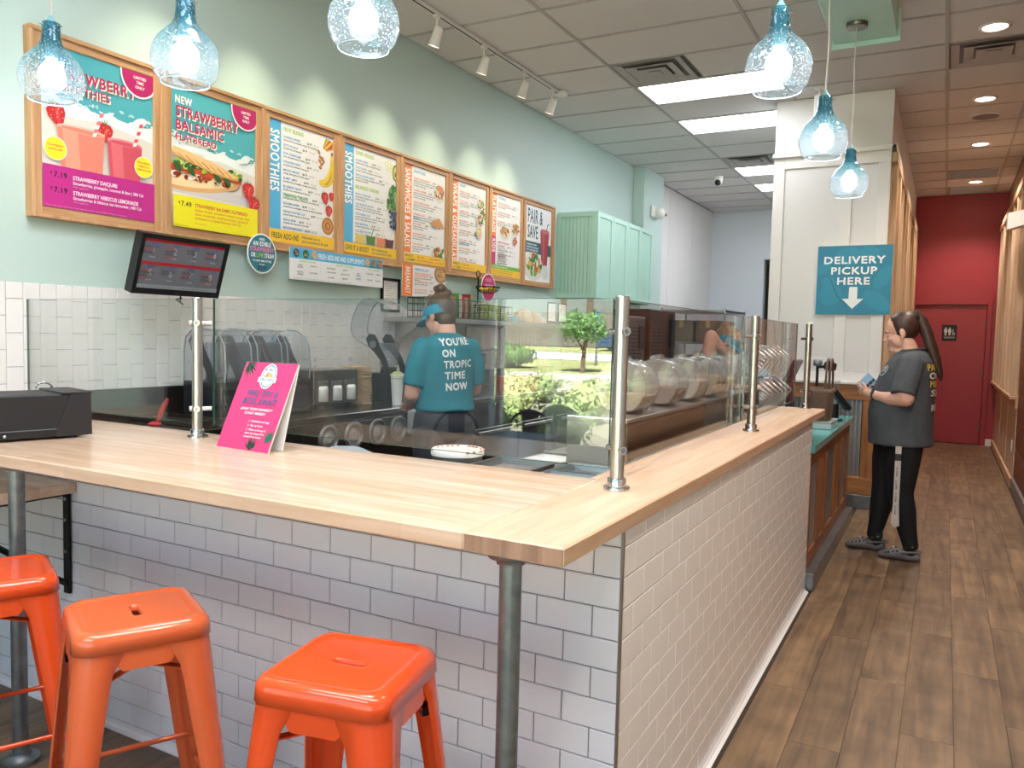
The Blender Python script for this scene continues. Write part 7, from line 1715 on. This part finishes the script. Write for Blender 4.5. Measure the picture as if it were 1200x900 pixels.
MB().box(-1.095, -1.05, 7.27, 7.58, CZ-.31, CZ-.10, bev=.004).build('case', M_WPLAS, t); MB().cyl((-1.0725, 7.42, CZ-.10), (-1.0725, 7.42, CZ-.001), .012, n=10).lathe((-1.0725, 7.42, CZ), [(0, -.01), (.05, -.01), (.055, -.0005)], 16).build('stem', M_WPLAS, t)
F = Flat((-1.0495, 7.27, CZ-.31), (0, 1, 0), (0, 0, 1)); F.text('EXIT', .155, .04, .13, '#c8242c', w=.26, al='C', bold=.04); F.build('print', t)
t = thing('emergency_light', 'white round emergency light on the teal pilaster', 'light', (-3.52, 10.3, 3.14))
MB().box(-3.5445, -3.50, 10.18, 10.45, 3.08, 3.24, bev=.02).build('base', M_WPLAS, t); MB().ball((-3.47, 10.36, 3.15), .075, .10, .075).build('lamp', mat('emergency white', '#f0efec', .3), t); MB().ball((-3.40, 10.40, 3.13), .02).build('test_button', M_GREY, t)
# ================================================================== DINING CORNER BEHIND THE CAMERA AND GARDEN OUTSIDE (mirrored in the glass)
M_DKTOP = mat('dark table top', '#2d3138', .3); M_CHAIRB = mat('dark blue metal', '#1e3a55', .35, .3)
def dining_table(x, y, label):
    t = thing('dining_table', label, 'table', (x, y, 0), group='dark tables behind the camera')
    MB().box(x-.35, x+.35, y-.35, y+.35, .72, .75, bev=.006).build('tabletop', M_DKTOP, t); MB().cyl((x, y, .02), (x, y, .72), .035, n=14).build('pedestal', M_BLKMET, t)
    MB().lathe((x, y, 0), [(0, .0005), (.25, .0005), (.25, .012), (.05, .03), (.035, .05)], 24).build('base', M_BLKMET, t)
def make_chair(loc, rz, label):
    t = thing('dining_chair', label, 'chair', loc, rz, 'dark blue metal chairs behind the camera')
    MB().box(-.19, .19, -.19, .19, .435, .455, bev=.01).build('seat', M_CHAIRB, t, True)
    for sx in (-1, 1):
        for sy in (-1, 1): MB().cyl((sx*.22, sy*.22, 0), (sx*.165, sy*.165, .44), .014, .018, n=8).build('leg', M_CHAIRB, t, True)
    MB().tube([(-.17, -.18, .44), (-.19, -.19, .62)]+[(-.20+.0, -.19*math.cos(a), .66+.19*math.sin(a)) for a in [PI*i/12 for i in range(13)]]+[(-.19, .19, .62), (-.17, .18, .44)], .012, 8).build('back_hoop', M_CHAIRB, t, True)
    MB().prism([(-.06, 0), (.06, 0), (.075, .40), (-.075, .40)], (-.187, 0, .445), (0, 1, 0), (-.03, 0, 1), (-1, 0, 0), .004).build('back_slat', M_CHAIRB, t, True)
    return t
dining_table(-2.75, -.65, 'dark square dining table behind the camera, by the left window')
dining_table(-1.6, -1.2, 'dark square dining table behind the camera, by the middle window')
c0 = make_chair((-3.28, -1.05, 0), math.radians(35), 'dark blue metal chair mirrored in the glass, left one')
copy_tree(c0, None, (-2.95, -1.38, 0), math.radians(80), 'dark blue metal chair mirrored in the glass, right one')
copy_tree(c0, None, (-1.6, -1.85, 0), math.radians(90), 'dark blue metal chair at the second table behind the camera')

# ground outside, rising gently away from the shop
def slope(y): return max(0, (-4-y))*.024
def strip(name, y0, y1, m, label, cat, lift=0, x0=-60, x1=30):
    b = MB(); b.add([(x0, y0, slope(y0)-.02+lift), (x1, y0, slope(y0)-.02+lift), (x1, y1, slope(y1)-.02+lift), (x0, y1, slope(y1)-.02+lift)], [(0, 1, 2, 3)])
    b.add([(x0, y0, slope(y0)-.3), (x1, y0, slope(y0)-.3), (x1, y1, slope(y1)-.3), (x0, y1, slope(y1)-.3)], [(3, 2, 1, 0)])
    o = b.build(name, m); o['kind'] = 'structure'; tag(o, label, cat)
M_LAWN = mat('sunny lawn', '#a8ad74', .9, var=(1.5, .4))
strip('pavement', -4.0, -2.26, mat('pale pavement', '#d3cfc8', .8), 'pale pavement outside the window', 'pavement')
strip('garden_bed', -12, -4.0, mat('mulch bed', '#8f8a7a', .9, var=(6, .4)), 'gravel garden bed outside', 'ground')
strip('pavement', -15, -12, mat('pale pavement', '#d3cfc8', .8), 'bright pavement beyond the garden bed', 'pavement', .02)
strip('lawn', -25, -15, M_LAWN, 'sunny lawn with a tree outside', 'lawn')
strip('road', -31, -25, mat('light road', '#c9cccf', .8), 'light grey road outside', 'road', .01)
strip('lawn', -70, -31, M_LAWN, 'dry grass verge beyond the road', 'lawn')
LEAFM = {}
def foliage(b, c, rx, ry, rz, n, s, R):
    for k in range(n):
        a = R.random()*2*PI; u = R.random()*2-1; q = R.random()**.35
        p = Vector((c[0]+rx*q*math.sqrt(1-u*u)*math.cos(a), c[1]+ry*q*math.sqrt(1-u*u)*math.sin(a), c[2]+rz*q*u))
        d = Vector((R.gauss(0, 1), R.gauss(0, 1), R.gauss(0, 1))).normalized(); o = d.orthogonal().normalized(); w = d.cross(o); L = s*(.6+.8*R.random())
        b.add([p-o*L*.5, p+w*L*.25, p+o*L*.5, p-w*L*.25], [(0, 1, 2, 3)])
R = random.Random(21)
def bush(x, y, r, h, col, label, n=700, s=.09, grp='bushes outside the window'):
    z = slope(y)-.02; t = thing('bush', label, 'bush', (x, y, z), group=grp); b = MB(); foliage(b, (x, y, z+h*.5), r, r, h*.5, n, s, R)
    b.ball((x, y, z+h*.45), r*.7, r*.7, h*.42, 10, 7)
    tag(b.build('foliage', mat('leaf '+col, col, .7, var=(5, .4)), t), kind='stuff'); MB().cyl((x, y, z), (x, y, z+h*.3), .03, n=6).build('stem', mat('bark', '#6b5a48', .9), t)
k = 0
ordn = ['first', 'second', 'third', 'fourth', 'fifth', 'sixth', 'seventh', 'eighth', 'ninth', 'tenth', 'eleventh', 'twelfth', 'thirteenth', 'fourteenth']
for row, (y, n, h, col) in enumerate(((-5.2, 8, .75, '#9fb878'), (-7.6, 8, .75, '#b3c184'), (-10.2, 8, .65, '#97aa72'))):
    for i in range(n):
        x = -7.5+i*1.1+R.random()*.12+row*-.9; bush(x, y+R.random()*.6, .40+.1*R.random(), h*(.8+.4*R.random()), col, '%s green bush from the left in the %s row of the sunny garden bed' % (ordn[i], ['near', 'middle', 'far'][row]), 600, .075)
def hedge(x, y, rx, h, label):
    z = slope(y)-.02; t = thing('hedge', label, 'hedge', (x, y, z), group='clipped hedges by the road'); b = MB(); foliage(b, (x, y, z+h*.5), rx, .9, h*.5, 1500, .14, R); b.ball((x, y, z+h*.48), rx*.9, .8, h*.45, 16, 8)
    tag(b.build('foliage', mat('hedge green', '#5d7d45', .8, var=(4, .4)), t), kind='stuff'); MB().cyl((x, y, z), (x, y, z+.2), .1, n=6).build('stem', mat('bark', '#6b5a48', .9), t)
hedge(-13.5, -19.3, 1.5, .85, 'clipped rounded hedge on the lawn outside'); hedge(-18.2, -20, 1.6, .95, 'second clipped hedge on the lawn outside, farther left')
def tree(x, y, h, r, th, col, label, n=1800, s=.22, grp='trees outside'):
    z = slope(y)-.02; t = thing('tree', label, 'tree', (x, y, z), group=grp)
    MB().tube([(x, y, z), (x+.05, y, z+h*.3), (x+.1, y, z+h*.6)], [th, th*.75, th*.4], 8).tube([(x+.05, y, z+h*.33), (x+.3*r, y, z+h*.62)], [th*.5, th*.2], 6).tube([(x+.05, y, z+h*.33), (x-.35*r, y+.1, z+h*.6)], [th*.5, th*.2], 6).build('trunk', mat('bark', '#6b5a48', .9), t)
    b = MB()
    for q in range(6): a = q*1.05; foliage(b, (x+r*.5*math.cos(a), y+r*.5*math.sin(a), z+h*(.66+.06*(q % 3))), r*.6, r*.6, h*.2, n//6, s, R)
    tag(b.build('crown', mat('crown '+col, col, .7, var=(3, .4)), t), kind='stuff')
tree(-9.95, -18.5, 2.0, .75, .09, '#6d9a55', 'round leafy tree on the lawn outside the window', 1300, .15)
tree(-8.7, -19.5, 1.9, .55, .07, '#8fae68', 'smaller pale tree on the lawn outside the window', 900)
for i, x in enumerate(range(-52, 12, 5)):
    tree(x+R.random()*.6, -46-(i % 2)*6, 10+4*R.random(), 1.9+.4*R.random(), .3, ['#43603a', '#55704a', '#4b684a'][i % 3], 'tall dark tree behind the fence across the road, %s from the left' % ordn[i], 900, .7, 'tall trees across the road')
t = thing('board_fence', 'long grey board fence across the road', 'fence', (-20, -38, slope(-38)))
fb = MB().box(-.095, .095, -.012, .012, 0, 2.0, bev=.004).mesh('board', mat('fence grey', '#77726a', .8, var=(3, .25)))
for k in range(220): put('board', fb, t, (-44+k*.2, -38, slope(-38)+.02))
MB().box(-44.1, .1, -38.05, -38.013, slope(-38)+.4, slope(-38)+.5).box(-44.1, .1, -38.05, -38.013, slope(-38)+1.6, slope(-38)+1.7).build('rail', mat('fence grey', '#77726a', .8), t)
# parked car and sign across the lawn
t = thing('car', 'dark blue parked car on the road outside', 'car', (-13.5, -35, slope(-35)))
z = slope(-35)-.01; M_CAR = mat('dark blue car paint', '#39506f', .2, coat=.6)
pr = [(0, .25), (.05, .75), (.75, .92), (1.25, 1.38), (2.7, 1.42), (3.45, .98), (4.25, .85), (4.35, .3), (4.3, .2), (.05, .2)]
b = MB(); X0 = -16.1; rows_ = []
for yy, kz in ((-35.85, .97), (-35.75, 1), (-34.25, 1), (-34.15, .97)): rows_.append([(X0+u, yy, z+v*kz) for u, v in pr])
b.loft(rows_, False).build('body', M_CAR, t)
MB().prism([(1.0, .95), (1.35, 1.32), (2.65, 1.35), (3.2, .98)], (X0, -34.15, z), (1, 0, 0), (0, 0, 1), (0, 1, 0), .01).build('side_window', mat('car glass', '#20272f', .08), t)
for u in (.9, 3.5):
    for yy in (-35.7, -34.3): w = MB(); w.cyl((X0+u, yy-.1, z+.31), (X0+u, yy+.1, z+.31), .31, n=20).build('wheel', M_BLACK, t)
t = thing('street_sign', 'blue banner sign on a post outside', 'sign', (-10.95, -22, slope(-22)))
zz = slope(-22)-.02; MB().cyl((-10.95, -22, zz), (-10.95, -22, zz+1.95), .035, n=8).build('post', M_GALV, t); MB().box(-11.09, -10.81, -22.0+.036, -21.94, zz+1.05, zz+1.9, bev=.004).build('board', mat('sign blue', '#2c58a8', .4), t)
MB().ball((-10.95, -21.938, zz+1.55), .09, .004, .09).build('emblem', mat('sign red', '#c4474a', .4), t)
t = thing('concrete_bench', 'low pale concrete slab beside the garden bed outside', 'bench', (-7.6, -11.6, slope(-11.6))); zz = slope(-11.6)-.02
MB().box(-10.2, -5.6, -11.9, -11.2, zz+.32, zz+.46, bev=.01).build('slab', mat('pale concrete', '#d9d4ca', .8), t)
for x in (-9.6, -6.2): MB().box(x-.15, x+.15, -11.8, -11.3, zz, zz+.32).build('support', mat('pale concrete', '#d9d4ca', .8), t)

# crumbs dropped on the aisle floor near the camera
b = MB(); R = random.Random(6)
for k in range(26):
    x, y = -.47+.42*R.random()**1.3, 1.45+.95*R.random(); s = .003+.004*R.random()
    b.ball((x, y, .0012+s*.3), s, s*.8, s*.4, 7, 5)
tag(b.build('crumbs', mat('yellow crumbs', '#e0bf6a', .7)), 'yellowish crumbs scattered on the wood floor by the tiled wall', 'crumbs', kind='stuff')
